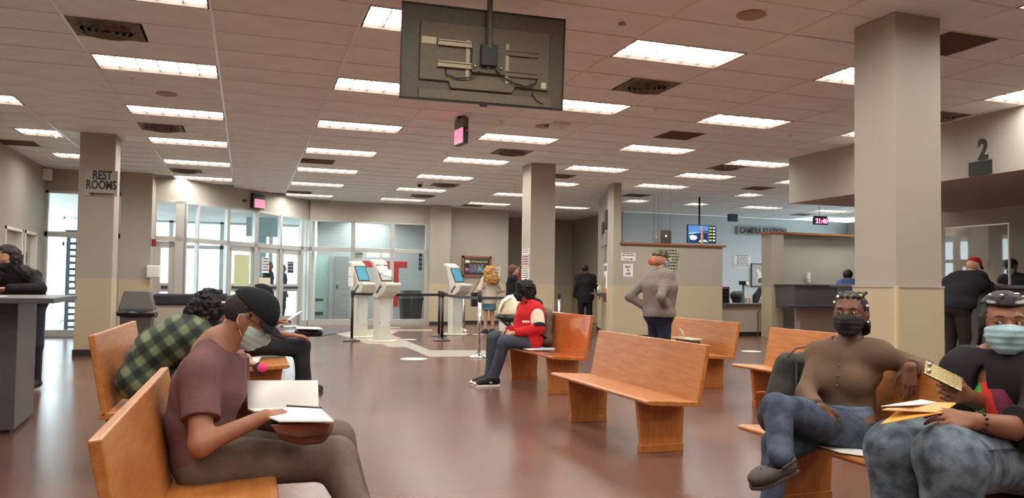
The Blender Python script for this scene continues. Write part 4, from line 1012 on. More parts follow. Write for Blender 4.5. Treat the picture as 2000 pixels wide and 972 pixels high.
# --- person in black trousers beyond
def third():
    t = person('person in black trousers and cap bent over a bag behind the plaid shirt', (.2, 8.7, 0)); sk = skin('brown_tan', (152, 102, 78))
    J = {}; J['hipR'] = V(.06, 8.58, .53); J['hipL'] = V(.08, 8.80, .53); D0 = 8.25
    J['shR'] = npv(at(474, 625, 8.15)); J['shL'] = mv(J['shR'], .02, .36, 0); J['neck'] = npv(at(486, 606, 8.3)); hc = npv(at(508, 578, 8.33))
    knR = npv(at(588, 680, 8.3)); knL = mv(knR, .03, .22, .0); anR = mv(knR, .02, 0, 0); anR[2] = .09; anL = mv(knL, .02, 0, 0); anL[2] = .09
    elR = npv(at(508, 648, 8.1)); wrR = npv(at(575, 655, 8.15)); elL = mv(elR, .05, .35, .0); wrL = npv(at(543, 628, 8.4))
    hp, L, M = head_prims(hc, V(.80, -.2, -.55), V(.55, 0, .83))
    body = torso_prims(J, 0, 1, 1, fwd=V(1, 0, -.3)) + hp + [cone(J['neck'], hc, .058, .055, .03)] + limb(J['shR'], elR, wrR, ARM) + limb(J['shL'], elL, wrL, ARM)
    body += hand_prims(wrR, V(1, 0, -.1), V(0, -.2, 1), V(.2, 1, 0), .4) + hand_prims(wrL, V(1, -.1, .3), V(-.3, 0, 1), V(.3, -1, 0), .8) + limb(J['hipR'], knR, anR, LEG) + limb(J['hipL'], knL, anL, LEG)
    solid('body', body, .008, sk, t)
    S = torso_prims(J, .018, 1.05, 1.05, fwd=V(1, 0, -.3)) + [cone(J['shR'], elR, .064, .06, .03, caps=[(tri_mid(J['shR'], elR, .7), unit(elR - J['shR']))]), cone(J['shL'], elL, .064, .06, .03, caps=[(tri_mid(J['shL'], elL, .7), unit(elL - J['shL']))])]
    solid('t_shirt', S, .01, cloth('black_cotton', (36, 36, 40)), t, disp=folds(.008, 14, 1), amp=.009, cuts=[(mv(J['neck'], 0, 0, .01), V(.4, 0, .9)), (mv(J['hipR'], 0, 0, -.09), V(0, 0, -1))])
    solid('trousers', [cone(J['hipL'], J['hipR'], .114, .114, .05)] + limb(J['hipR'], knR, anR, (.10, .082, .08, .074), .04) + limb(J['hipL'], knL, anL, (.10, .082, .08, .074), .04), .009, cloth('black_trousers', (44, 46, 50)), t, disp=folds(.006, 16, 1), amp=.007, cuts=[(V(0, 0, .075), V(0, 0, -1))])
    for a in (anR, anL):
        b = mv(a, .17, -.02, -.055); s = solid('shoe', foot_prims(a, b, .006), .009, cloth('dark_shoe', (40, 38, 38)), t, cuts=[(V(0, 0, .012), V(0, 0, -1)), (V(0, 0, .12), V(0, 0, 1))]); sole_obj(s, a, b, M_DARK)
    solid('hair', [ell(L(0, -.02, .02), (.084, .098, .085), M, .02), cone(L(-.075, .02, .03), L(-.08, .06, -.12), .022, .014, .02), cone(L(.075, .02, .03), L(.08, .06, -.12), .022, .014, .02)], .008, mat('brown_blond_hair', rgb(150, 112, 72), .7, noise=.5, nscale=30, col2=rgb(70, 48, 34)), t, disp=curls(.004, 90), amp=.006)
    cap_obj(t, L, M, cloth('black_cap_cloth', (30, 32, 36)), h=.007, brim=.06); mask_obj(t, L, M, mat('white_mask', rgb(226, 228, 232), .8), h=.006); eyes(t, L, M)
    b = thing('handbag', 'black bag with white papers on the lap of the person in black trousers', 'bag', tuple(at(598, 650, 8.35)))
    c = npv(at(598, 649, 8.36)); solid('bag_body', [cone(mv(c, -.08, -.02, -.005), mv(c, .14, .05, -.01), .042, .036, .03, (V(0, 1, 0), 2.2))], .008, cloth('black_bag_leather', (34, 30, 30), rough=.5), b)
    q = Vector(c) + Vector((.0, 0, .045)); MB().prism([q + Vector(v) for v in ((-.1, -.1, .0), (.16, -.08, -.01), (.14, .1, .0), (-.1, .1, .01))], (0, 0, .006)).build('papers', M_PAPER, b)
    q = Vector(wrL) + Vector((.10, -.02, .02)); MB().prism([q + Vector(v) for v in ((-.02, -.05, -.02), (.14, -.06, .1), (.13, .09, .1), (-.03, .08, -.02))], (0, 0, .004)); 
    tag(MB().prism([q + Vector(v) for v in ((-.02, -.05, -.02), (.14, -.06, .09), (.13, .09, .09), (-.03, .08, -.02))], (0, 0, .004)).build('paper_sheet', M_PAPER), 'white paper held up before the glass doors', 'paper')
third()

# --- woman writing at the tall desk
def desk_woman():
    t = person('woman with long dark curls and black sweater leaning on the tall desk', (-2.45, 8.6, 0)); sk = skin('light', (194, 144, 120)); D = 8.25
    J = {}; J['shL'] = npv(at(64, 540, 8.05)); J['shR'] = mv(J['shL'], -.36, .06, -.0); J['neck'] = npv(at(28, 530, 8.12)); hc = npv(at(14, 507, 7.98))
    J['hipL'] = mv(J['shL'], -.06, .45, -.26); J['hipR'] = mv(J['hipL'], -.20, 0, 0); J['waist'] = mv(J['shL'], -.17, .25, -.12)
    elL = npv(onz(80, 570, 1.08)); elL = npv(at(78, 568, 7.85)); wrL = npv(at(20, 571, 7.6)); elR = mv(J['shR'], -.1, -.2, -.14); wrR = mv(wrL, -.25, .1, 0)
    for k in (elL, wrL, elR, wrR): k[2] = 1.075
    knL = mv(J['hipL'], .02, -.05, 0); knL[2] = .48; knR = mv(J['hipR'], 0, 0, 0); knR[2] = .48; anL = mv(knL, 0, .06, 0); anL[2] = .09; anR = mv(knR, 0, .06, 0); anR[2] = .09
    hp, L, M = head_prims(hc, V(-.30, -.80, -.42), V(-.2, -.35, .9), 1.0)
    body = torso_prims(J, 0, .95, .95, fwd=V(0, -1, -.5)) + hp + [cone(J['neck'], hc, .055, .05, .03)] + limb(J['shL'], elL, wrL, ARM) + limb(J['shR'], elR, wrR, ARM)
    body += hand_prims(wrL, V(-1, .0, .0), V(0, -.1, 1), V(-.1, 1, 0), .5) + hand_prims(wrR, V(1, -.1, 0), V(0, 0, 1), V(0, 1, 0), .5) + limb(J['hipL'], knL, anL, LEG) + limb(J['hipR'], knR, anR, LEG)
    solid('body', body, .007, sk, t)
    S = torso_prims(J, .018, 1, 1, fwd=V(0, -1, -.5)) + limb(J['shL'], elL, wrL, (.064, .052, .05, .038)) + limb(J['shR'], elR, wrR, (.064, .052, .05, .038))
    solid('sweater', S, .009, cloth('black_knit', (38, 36, 38)), t, disp=folds(.008, 14, 8), amp=.009, cuts=[(mv(J['neck'], 0, 0, .05), V(0, .2, 1))])
    solid('trousers', [cone(J['hipL'], J['hipR'], .112, .112, .05)] + limb(J['hipL'], knL, anL, (.095, .07, .066, .05), .04) + limb(J['hipR'], knR, anR, (.095, .07, .066, .05), .04), .011, cloth('dark_jeans', (44, 48, 58)), t)
    for a in (anL, anR): s = solid('shoe', foot_prims(a, mv(a, -.03, -.16, -.055), .006), .01, cloth('dark_shoe', (40, 38, 38)), t, cuts=[(V(0, 0, .002), V(0, 0, -1))])
    H_ = [ell(L(0, -.045, .035), (.096, .10, .10), M, .03), ell(L(.06, -.04, -.04), (.05, .07, .09), M, .03), cone(L(.07, -.04, -.02), mv(J['shL'], -.02, -.06, .03), .07, .05, .04), cone(mv(J['shL'], -.02, -.06, .03), mv(J['shL'], .07, -.02, -.13), .05, .03, .04), cone(L(-.07, -.03, 0), mv(J['shR'], .06, -.07, -.02), .06, .05, .04)]
    solid('hair', H_, .008, mat('dark_brown_curls', rgb(48, 36, 34), .7, noise=.4, nscale=40), t, disp=curls(.010, 55), amp=.016, cuts=())
    mask_obj(t, L, M, mat('black_mask', rgb(30, 30, 34), .8), h=.007); eyes(t, L, M)
    g = MB()
    for s in (1, -1): g.tube([L(.032 * s + .019 * math.cos(a), .102, .006 + .017 * math.sin(a)) for a in [i * math.pi / 6 for i in range(13)]], .0022, 5)
    g.tube([L(-.014, .103, .008), L(.014, .103, .008)], .002, 5).build('glasses', M_BLACK, t, smooth=True)
desk_woman()

# --- youth in the red jacket
def youth():
    t = person('youth with curly dark hair in red and white jacket on the glossy bench', (3.2, 8.95, 0)); sk = skin('olive', (176, 128, 100)); sx = 3.24
    J = {}; J['hipL'] = npv(at(1038, 668, 9.30)); J['hipR'] = mv(J['hipL'], .0, .20, 0); J['shL'] = npv(at(1047, 606, 9.32)); J['shR'] = mv(J['shL'], -.02, .36, .01)
    J['neck'] = npv(at(1034, 590, 9.48)); hc = npv(at(1024, 570, 9.48))
    knL = npv(at(986, 668, 9.1)); knR = npv(at(966, 660, 9.35)); anL = npv(at(962, 738, 9.15)); anR = npv(at(955, 732, 9.3)); anL[2] = anR[2] = .09
    elL = npv(at(1052, 640, 9.2)); wrL = npv(at(1006, 650, 9.15)); elR = mv(J['shR'], -.06, .06, -.27); wrR = npv(at(994, 647, 9.35))
    hp, L, M = head_prims(hc, V(-.95, .18, -.06), V(-.05, 0, 1))
    body = torso_prims(J, 0, 1, 1, fwd=V(-1, 0, 0)) + hp + [cone(J['neck'], hc, .056, .053, .03)] + limb(J['shL'], elL, wrL, ARM) + limb(J['shR'], elR, wrR, ARM)
    body += hand_prims(wrL, V(-1, .3, -.1), V(-.1, -.5, .9), V(-.2, .6, .8), .8) + hand_prims(wrR, V(-.9, -.3, -.1), V(0, .5, .9), V(0, -.6, .8), .8) + limb(J['hipL'], knL, anL, LEG) + limb(J['hipR'], knR, anR, LEG)
    solid('body', body, .007, sk, t)
    red = cloth('red_jacket_fleece', (204, 40, 48)); S = torso_prims(J, .028, 1.08, 1.1, fwd=V(-1, 0, 0))
    a1, a2 = tri_mid(J['shL'], elL, .32), tri_mid(J['shL'], elL, .85)
    for sh, el, wr in ((J['shL'], elL, wrL), (J['shR'], elR, wrR)): S += [cone(sh, el, .074, .062, .03), cone(el, wr, .062, .05, .03, caps=[(wr, unit(wr - el))])]
    S += neckline(J, .07, .05)
    solid('jacket', S, .008, red, t, disp=folds(.010, 14, 5), amp=.011, cuts=[(mv(J['neck'], 0, 0, .04), V(0, 0, 1)), (mv(J['hipL'], 0, 0, -.085), V(0, 0, -1))])
    dl = unit(npv(elL) - J['shL'])
    solid('white_sleeve_panel', [cone(J['shL'], elL, .088, .078, .02, caps=[(tri_mid(J['shL'], elL, .05), -dl), (a2, dl)])], .007, cloth('cream_fleece', (226, 214, 196)), t, disp=folds(.004, 16, 5), amp=.005)
    solid('black_sleeve_band', [cone(J['shL'], elL, .088, .078, .02, caps=[(a2, -dl), (tri_mid(J['shL'], elL, 1.06), dl)])], .007, cloth('black_fleece', (34, 34, 38)), t)
    solid('hood', [cone(mv(J['neck'], .05, -.10, .0), mv(J['neck'], .05, .10, .0), .045, .045, .03), cone(mv(J['neck'], -.05, -.07, -.02), mv(J['neck'], -.10, -.02, -.16), .035, .025, .03), ell(mv(J['neck'], .09, 0, -.02), (.07, .11, .06), None, .04)], .008, cloth('black_fleece', (34, 34, 38)), t, disp=folds(.006, 20), amp=.007)
    # lettering on the chest
    q = tri_mid(J['shL'], J['hipL'], .42); text('chest_print', 'F', M_PAPER, t, Vector(mv(q, -.155, -.02, 0)), (.75, -.65, 0), (0, 0, 1), .05, .001) if False else None
    MB().box((-.045, -.003, -.012), (.045, .003, .012), Matrix.Translation(Vector(mv(q, -.13, -.085, .03))) @ Matrix.Rotation(-.6, 4, 'Z')).build('chest_print', M_PAPER, t)
    solid('trousers', [cone(J['hipL'], J['hipR'], .116, .116, .05)] + limb(J['hipL'], knL, anL, (.10, .08, .075, .062), .04) + limb(J['hipR'], knR, anR, (.10, .08, .075, .062), .04), .009, cloth('grey_blue_jeans', (74, 80, 92), .25, 18), t, disp=folds(.008, 16, 2), amp=.009, cuts=[(V(0, 0, .09), V(0, 0, -1))])
    bk, wh = cloth('black_shoe_leather', (34, 32, 34), rough=.5), cloth('white_shoe_leather', (224, 216, 206), rough=.5)
    for a in (anL, anR):
        b = mv(a, -.19, .0, -.055); s = solid('shoe', foot_prims(a, b, .010), .006, bk, t, cuts=[(V(0, 0, .012), V(0, 0, -1)), (V(0, 0, .13), V(0, 0, 1))]); sole_obj(s, a, b, M_PAPER)
        solid('toe_cap', [cone(mv(b, .06, 0, .0), mv(b, -.01, 0, -.005), .040, .036, .02, caps=[(mv(b, .045, 0, 0), V(1, 0, 0))]), ell(mv(a, -.03, -.035 if a is anL else .0, -.035), (.035, .014, .018), None, .01)], .006, wh, s, cuts=[(V(0, 0, .028), V(0, 0, -1))])
    solid('hair', [ell(L(0, -.02, .035), (.10, .115, .105), M, .03), ell(L(0, -.06, -.04), (.085, .06, .07), M, .03), ell(L(0, .05, .085), (.08, .055, .04), M, .02)], .007, mat('curly_black_hair', rgb(28, 26, 32)), t, disp=curls(.014, 70, 9), amp=.022, cuts=[(L(0, .095, 0), M[:, 1])])
    mask_obj(t, L, M, mat('black_mask', rgb(30, 30, 34), .8), h=.006); eyes(t, L, M)
    b = thing('backpack', 'grey backpack worn by the youth in the red jacket', 'backpack', (3.4, 8.95, .75)); c = tri_mid(tri_mid(J['shL'], J['shR'], .5), tri_mid(J['hipL'], J['hipR'], .5), .5)
    solid('pack_body', [cone(mv(c, .185, -.09, .14), mv(c, .185, .09, .14), .065, .065, .04), cone(mv(c, .19, -.1, -.16), mv(c, .19, .1, -.16), .075, .075, .04), cone(mv(c, .19, 0, .12), mv(c, .19, 0, -.16), .09, .10, .05, (V(0, 1, 0), 1.7))], .009, cloth('grey_backpack_canvas', (120, 108, 98), .3, 12), b, disp=folds(.008, 14), amp=.009)
    MB().tube([mv(J['shL'], .10, .03, .03), mv(J['shL'], 0, .04, .09), mv(J['shL'], -.10, .04, 0), mv(J['shL'], -.11, .02, -.16), mv(J['hipL'], .02, -.12, .12), mv(c, .16, -.16, -.14)], .014, 8).build('strap', M_BLACK, b, smooth=True)
    tag(MB().prism([(3.02, 8.45, .437), (3.28, 8.5, .437), (3.26, 8.72, .437), (3.0, 8.66, .437)], (0, 0, .004)).build('paper_sheet', M_PAPER), 'white papers on the glossy bench beside the youth', 'paper')
    tag(MB().prism([(3.1, 8.5, .442), (3.36, 8.52, .442), (3.36, 8.62, .446), (3.12, 8.62, .446)], (0, 0, .003)).build('blue_leaflet', mat('pale_blue_paper', rgb(170, 196, 226), .7)), 'pale blue leaflet on the papers beside the youth', 'paper')
youth()
# --- woman in the brown top, legs crossed, arm over the bench back
def brown_woman():
    t = person('masked woman in brown buttoned top and blue jeans with her legs crossed', (2.85, 3.3, 0)); sk = skin('deep_brown', (112, 74, 58))
    J = {}; J['hipR'] = npv(at(1628, 838, 4.12)); J['hipL'] = npv(at(1672, 848, 3.95)); J['shR'] = npv(at(1602, 692, 4.12)); J['shL'] = npv(at(1716, 690, 3.93))
    J['neck'] = npv(at(1660, 664, 4.06)); hc = npv(at(1661, 614, 4.0))
    J['waist'] = npv(at(1652, 785, 4.08))
    elR = npv(at(1574, 768, 3.98)); wrR = npv(at(1598, 796, 3.80)); elL = on_ray(J['shL'], 1812, 716, .30, True); wrL = on_ray(elL, 1778, 716, .20, False)
    elL = npv(at(1808, 722, 4.02)); wrL = npv(at(1776, 716, 3.86))
    knT = npv(at(1518, 796, 3.72)); anT = npv(at(1524, 892, 3.5)); knB = npv(at(1520, 868, 3.85)); anB = npv(at(1506, 985, 3.7)); anB[2] = max(anB[2], .09)
    hp, L, M = head_prims(hc, V(-.90, -.66, .02), V(0, 0, 1), 1.0)
    lids(hp, L, M, 1.0, .0055)
    body = torso_prims(J, -.004, .92, .92, fwd=V(-1, -.6, 0)) + hp + [cone(J['neck'], mv(hc, .02, .01, -.04), .050, .047, .02), cone(mv(J['neck'], 0, 0, -.05), J['neck'], .055, .05, .04)]
    body += limb(J['shR'], elR, wrR, (.045, .036, .034, .024)) + limb(J['shL'], elL, wrL, (.045, .036, .034, .024))
    body += hand_prims(wrR, V(.45, -.25, -.85), V(-.6, -.6, .2), V(.7, -.6, 0), .28, .98, .05) + hand_prims(wrL, V(-.10, -.10, -1), V(-.35, -.93, .05), V(-.9, .3, .1), .22, 1.0, .07)
    body += [cone(J['hipL'], knT, .085, .06), cone(knT, anT, .055, .034), cone(J['hipR'], knB, .085, .06), cone(knB, anB, .055, .034)]
    toeT = npv(at(1500, 915, 3.36)); toeB = mv(anB, -.15, -.05, -.055)
    sdf_obj('body', body, .005, sk, t); eyes(t, L, M, 1, (.25, 1, 0))
    for s in (1, -1): MB().tube([L(.018 * s, .094, .030), L(.032 * s, .093, .034), L(.047 * s, .086, .029)], [.002, .0028, .0015], 6).build('eyebrow', mat('black_hair_soft', rgb(26, 22, 22), .7), t, smooth=True)
    top = cloth('brown_ribbed_top', (114, 92, 76), .08, 60, bump=.3)
    S = torso_prims(J, .010, .95, .95, bust=1, fwd=V(-1, -.65, 0)) + [cone(J['shR'], elR, .056, .046, .03), cone(elR, wrR, .045, .034, .03, caps=[(tri_mid(elR, wrR, .9), unit(wrR - elR))]), cone(J['shL'], elL, .056, .048, .03), cone(elL, wrL, .048, .040, .03, caps=[(tri_mid(elL, wrL, .8), unit(wrL - elL))])]
    S.append(ell(tri_mid(J['waist'], tri_mid(J['shL'], J['shR'], .5), .1), (.13, .115, .10), None, .06))
    S += [ell(mv(J['neck'], -.025, -.02, .015), (.078, .078, .055), None, .006, True)]
    so = sdf_obj('buttoned_top', S, .006, top, t, disp=folds(.0045, 18, 12), amp=.006, cuts=[(mv(J['neck'], 0, 0, .02), V(0, 0, 1)), (mv(J['waist'], 0, 0, -.075), V(.1, 0, -1))])
    # button placket follows the chest
    f = unit(V(-.78, -.62, 0)); ctr = tri_mid(J['shR'], J['shL'], .5)
    pts = [tri_mid(ctr, J['waist'], a) for a in (0.02, .2, .4, .6, .8, 1.0)]; off = (.10, .128, .142, .14, .125, .118)
    for i, (p, o_) in enumerate(zip(pts, off)): 
        if i: MB().ball(p + f * (o_ + .004) + V(-.012, .016, 0), .006, 8, 6).build('button', mat('brown_button', rgb(120, 96, 78), .4), so, smooth=True)
    for s in (-1,): pass
    # jeans: crossed leg on top
    jn = cloth('mid_blue_jeans', (84, 94, 110), .35, 14, bump=.35, bscale=400, col2=(54, 62, 78)); pc = tri_mid(J['hipL'], J['hipR'], .5)
    T = [cone(J['hipL'], J['hipR'], .118, .118, .05), cone(pc, mv(pc, 0, 0, .10), .118, .105, .05, (unit(J['hipR'] - J['hipL']), 1.25), caps=[(mv(pc, 0, 0, .12), V(0, 0, 1))]), cone(J['hipL'], knT, .098, .078, .03), cone(knT, anT, .072, .048, .02), cone(J['hipR'], knB, .098, .074, .02), cone(knB, anB, .068, .05, .02)]
    sdf_obj('jeans', T, .006, jn, t, disp=folds(.007, 18, 3), amp=.008, cuts=[(V(0, 0, .075), V(0, 0, -1))])
    wsh = cloth('washed_denim_sash', (112, 128, 148), .3, 20)
    sdf_obj('denim_waistband', [cone(mv(pc, 0, 0, .105), mv(pc, 0, 0, .125), .128, .122, .03, (unit(J['hipR'] - J['hipL']), 1.22)), cone(mv(pc, -.13, -.02, .075), mv(pc, -.15, -.08, .02), .02, .012, .02)], .006, wsh, t, disp=folds(.005, 25), amp=.006, cuts=[(mv(pc, 0, 0, .145), V(0, 0, 1)), (mv(pc, 0, 0, .085), V(0, 0, -1))])
    for a, b, zz in ((knT, anT, 1),):
        MB().tube([tri_mid(a, b, q) + unit(V(-.5, -.85, 0)) * (.075 - .024 * q) + V(.03, 0, 0) for q in (.0, .15, .3, .45, .6, .75, .9)], .0018, 5).build('seam_stitching', mat('pale_thread', rgb(170, 170, 160), .8), t, smooth=True)
    # clogs
    cg = mat('brown_foam_clog', rgb(72, 62, 56), .65)
    for an, toe, nm in ((anT, toeT, 0), (anB, toeB, 1)):
        d = unit(toe - an); 
        if nm == 0: d = unit(V(-.93, -.12, -.20))
        up = unit(np.cross(np.cross(d, V(0, 0, 1)), d)); a0 = an - up * .045; r = unit(np.cross(d, up)); Mx = np.stack([r, d, up], 1)
        P = [ell(a0 + d * .105 - up * .005, (.054, .085, .042), Mx, .03), ell(a0 - d * .01 - up * .012, (.040, .07, .036), Mx, .03), ell(a0 + d * .04 + up * .045, (.034, .05, .05), Mx, .02, True)]
        for hx, hy in ((-.022, .10), (0, .105), (.022, .10), (-.012, .13), (.012, .13)): P.append(ell(a0 + d * hy + r * hx + up * .036, (.005, .005, .014), Mx, .002, True))
        s = sdf_obj('clog', P, .004, cg, t, cuts=[(a0 - up * .042, -up)])
        MB().tube([a0 + r * .044 + d * .035 + up * .012, a0 + r * .045 - d * .04 + up * .03, a0 - d * .075 + up * .035, a0 - r * .045 - d * .04 + up * .03, a0 - r * .044 + d * .035 + up * .012], .0075, 8).build('heel_strap', cg, s, smooth=True)
        MB().prism([a0 + r * x + d * y - up * .047 for x, y in ((-.03, -.075), (.03, -.075), (.036, 0), (.05, .1), (.035, .17), (0, .19), (-.035, .17), (-.05, .1), (-.036, 0))], up * .016).build('clog_sole', cg, s, bevel=.003)
    hm = mat('braided_black_hair', rgb(30, 25, 25), .7, noise=.3, nscale=90)
    HP = [ell(L(0, -.022, .030), (.0805, .093, .087), M, .02), ell(L(-.03, -.075, -.045), (.045, .045, .055), M, .03), ell(L(-.052, -.055, -.085), (.030, .032, .05), M, .03)]
    for i in range(5):
        x = -.05 + i * .025; HP.append(cone(L(x, .062 - abs(x) * .4, .088), L(x * 1.2, -.06, .110), .009, .009, .004))
    sdf_obj('hair', HP, .005, hm, t, disp=curls(.0018, 130, 2), amp=.004, cuts=[(L(0, .062, .066), M[:, 1] * .72 - M[:, 2] * .62)])
    for x, y, z, c in ((-.055, .035, .095, (226, 214, 60)), (.05, .045, .088, (236, 236, 230)), (.072, .02, .06, (236, 230, 220)), (-.078, .0, .045, (236, 230, 220)), (-.072, -.05, .02, (160, 140, 110))):
        MB().ball(L(x, y, z), .008, 8, 6).build('hair_bead', mat('bead_%d_%d' % (c[0], c[2]), rgb(*c), .3), t, smooth=True)
    MB().ball(L(-.082, -.004, -.034), .006, 8, 6).build('earring', mat('white_stud', rgb(240, 238, 232), .2), t, smooth=True)
    mask_obj(t, L, M, mat('black_mask', rgb(38, 37, 36), .85), h=.004)
    q = Matrix.Translation(Vector(tri_mid(elR, wrR, .96))) @ Vector(unit(wrR - elR)).to_track_quat('Z', 'Y').to_matrix().to_4x4()
    MB().lathe([(.028, -.003), (.031, 0), (.028, .003)], seg=18, M=q).build('hair_tie', M_BLACK, t, smooth=True)
brown_woman()

# --- woman in the black shirt at the right edge
def black_shirt_woman():
    t = person('woman in blue surgical mask and black shirt holding yellow envelopes', (2.9, 2.4, 0)); sk = skin('warm_brown', (134, 86, 62))
    hc = npv(at(1963, 634, 3.12)); J = {}
    J['neck'] = npv(at(1962, 694, 3.2)); J['shR'] = npv(at(1904, 722, 3.30)); J['shL'] = npv(at(2062, 735, 2.98)); J['hipR'] = V(2.96, 2.56, .52); J['hipL'] = V(2.94, 2.32, .52)
    J['waist'] = mv(tri_mid(J['hipR'], J['hipL'], .5), .02, 0, .2)
    knR = npv(at(1756, 878, 2.98)); knL = npv(at(1852, 898, 2.70)); anR = mv(knR, -.02, 0, 0); anL = mv(knL, -.02, -.02, 0); anR[2] = anL[2] = .09
    elR = npv(at(1945, 800, 3.25)); wrR = npv(at(1886, 772, 3.0)); elL = npv(at(2020, 842, 2.78)); wrL = npv(at(1898, 822, 2.72))
    hp, L, M = head_prims(hc, V(-.66, -.74, .02), V(0, 0, 1), 1.03); lids(hp, L, M, 1.03, .002)
    body = torso_prims(J, .015, 1.1, 1.2, fwd=V(-1, -.4, 0)) + hp + [cone(J['neck'], mv(hc, .02, .02, -.04), .060, .055, .02), cone(mv(J['neck'], 0, 0, -.06), J['neck'], .08, .06, .04), ell(mv(J['neck'], -.06, -.06, -.10), (.09, .09, .08), None, .05)]
    body += limb(J['shR'], elR, wrR, (.058, .050, .046, .029)) + limb(J['shL'], elL, wrL, (.06, .052, .050, .030))
    body += hand_prims(wrR, V(-.62, -.2, .10), V(.3, -.9, -.3), V(-.3, .1, 1), .75, 1.0, .05, curls_=(.55, .65, .75, .8)) + hand_prims(wrL, V(-.85, .15, .06), V(-.25, -.7, .7), V(-.2, .5, .9), .45, 1.02)
    body += limb(J['hipR'], knR, anR, (.11, .08, .07, .045)) + limb(J['hipL'], knL, anL, (.11, .08, .07, .045))
    sdf_obj('body', body, .005, sk, t); eyes(t, L, M, 1.03, (.75, 1, .1))
    for s in (1, -1): MB().tube([L(.016 * s, .097, .029), L(.032 * s, .097, .034), L(.050 * s, .086, .028)], [.0022, .003, .0012], 6).build('eyebrow', mat('black_hair_soft', rgb(26, 22, 22), .7), t, smooth=True)
    sc_ = tri_mid(J['shR'], J['shL'], .5); f = unit(V(-.75, -.66, 0)); rgt_ = unit(npv(J['shL']) - npv(J['shR']))
    blk = cloth('black_shirt_cloth', (34, 32, 34), .15, 25)
    S = torso_prims(J, .036, 1.15, 1.28, bust=1, fwd=V(-1, -.5, 0)) + [cone(J['shR'], elR, .078, .068, .03), cone(elR, tri_mid(elR, wrR, .45), .068, .06, .03), cone(J['shL'], elL, .082, .072, .03, caps=[]), cone(elL, tri_mid(elL, wrL, .3), .074, .070, .03, caps=[(tri_mid(elL, wrL, .28), unit(wrL - elL))])]
    S.append(ell(mv(J['waist'], -.05, -.03, .02), (.19, .17, .16), None, .08))
    S += neckline(J, .082, .02, f, .06)
    S.append(ell(mv(J['neck'], 0, 0, -.13) + f * .15 - rgt_ * .06, (.045, .08, .11), np.stack([rgt_, f, V(0, 0, 1)], 1), .02, True))
    so = sdf_obj('black_shirt', S, .007, blk, t, disp=folds(.010, 13, 21), amp=.012, cuts=[(mv(J['neck'], 0, 0, .03), V(0, 0, 1)), (V(0, 0, .43), V(0, 0, -1))])
    # striped tee that shows in the open front: green and red bands edged in plum
    R0 = sc_ - V(0, 0, .09) + f * .075 - rgt_ * .05
    inner = [ell(sc_ - V(0, 0, .14) + f * .03, (.155, .155, .17), None, .05)]
    for nm, off, c in (('plum_band', -.062, (110, 44, 66)), ('red_band', -.022, (196, 56, 44)), ('green_band', .030, (60, 158, 66))):
        lo_, hi_ = off - .026, off + .026; ax = unit(rgt_ * -.8 + V(0, 0, -.35))
        sdf_obj('tee_' + nm, [ell(sc_ - V(0, 0, .135) + f * .035, (.150, .150, .165), None, .05)], .006, cloth('tee_' + nm, c), t, cuts=[(R0 + ax * hi_, ax), (R0 + ax * lo_, -ax), (mv(sc_, 0, 0, .03), V(0, 0, 1)), (R0 - f * .03, -f)])
    for i in range(3): MB().ball(mv(sc_, 0, 0, -.08 - .08 * i) + f * (.185 + .01 * i) + rgt_ * .07, .006, 8, 6).build('snap_button', M_STEEL, so, smooth=True)
    jn = cloth('acid_wash_jeans', (116, 128, 138), .5, 16, bump=.4, bscale=300, col2=(62, 70, 80)); pc = tri_mid(J['hipL'], J['hipR'], .5)
    T = [cone(J['hipL'], J['hipR'], .15, .15, .06), cone(J['hipR'], knR, .138, .112, .03), cone(knR, anR, .104, .07, .03), cone(J['hipL'], knL, .142, .118, .03), cone(knL, anL, .108, .07, .03)]
    jo = sdf_obj('jeans', T, .007, jn, t, disp=folds(.008, 17, 31), amp=.010, cuts=[(V(0, 0, .075), V(0, 0, -1))])
    th = mat('dark_thread', rgb(52, 58, 66), .8)
    d = unit(knL - npv(J['hipL'])); side = V(-.25, -.8, .35); side = unit(side - (side @ d) * d)
    MB().tube([tri_mid(J['hipL'], knL, q) + side * (.146 - .022 * q) for q in (.1, .25, .4, .55, .7, .85, 1.0)], .003, 5).build('leg_seam', th, jo, smooth=True)
    up2 = unit(np.cross(side, d)); up2 = up2 if up2[2] > 0 else -up2
    MB().tube([tri_mid(J['hipL'], knL, .62) + (side * math.cos(a) + up2 * math.sin(a)) * .137 for a in (.1, .4, .7, 1.0, 1.3)], .0025, 5).build('knee_seam', mat('pale_thread', rgb(170, 170, 160), .8), jo, smooth=True)
    for a in (anR, anL): s = sdf_obj('shoe', foot_prims(a, mv(a, -.17, -.03, -.055), .006), .009, cloth('dark_shoe', (40, 38, 38)), t, cuts=[(V(0, 0, .012), V(0, 0, -1)), (V(0, 0, .12), V(0, 0, 1))]); sole_obj(s, a, mv(a, -.17, -.03, -.055), M_DARK)
    hm = mat('braided_black_hair', rgb(30, 25, 25))
    sdf_obj('hair', [ell(L(0, -.022, .026), (.083, .097, .090), M, .02)] + [cone(L(.078 * s, -.01 + j * .02 - .02, .03), L(.088 * s, -.01 + j * .02, -.15), .009, .008, .005) for s in (1, -1) for j in range(3)], .005, hm, t, disp=curls(.002, 140), amp=.003, cuts=[(L(0, .066, .060), M[:, 1] * .8 - M[:, 2] * .5)])
    hw = sdf_obj('head_wrap', [ell(L(0, -.012, .042), (.090, .104, .094), M, .02)], .005, cloth('black_bonnet_satin', (30, 28, 32), .2, 20, .5), t, disp=folds(.003, 40), amp=.004, cuts=[(L(0, .085, .070), -M[:, 2] - M[:, 1] * .15)])
    sdf_obj('wrap_band', [ell(L(0, -.010, .040), (.092, .107, .096), M, .02)], .005, cloth('grey_elastic', (150, 148, 146), .1, 30), hw, cuts=[(L(0, .085, .074), -M[:, 2] - M[:, 1] * .15) , (L(0, .085, .088), M[:, 2] + M[:, 1] * .15)])
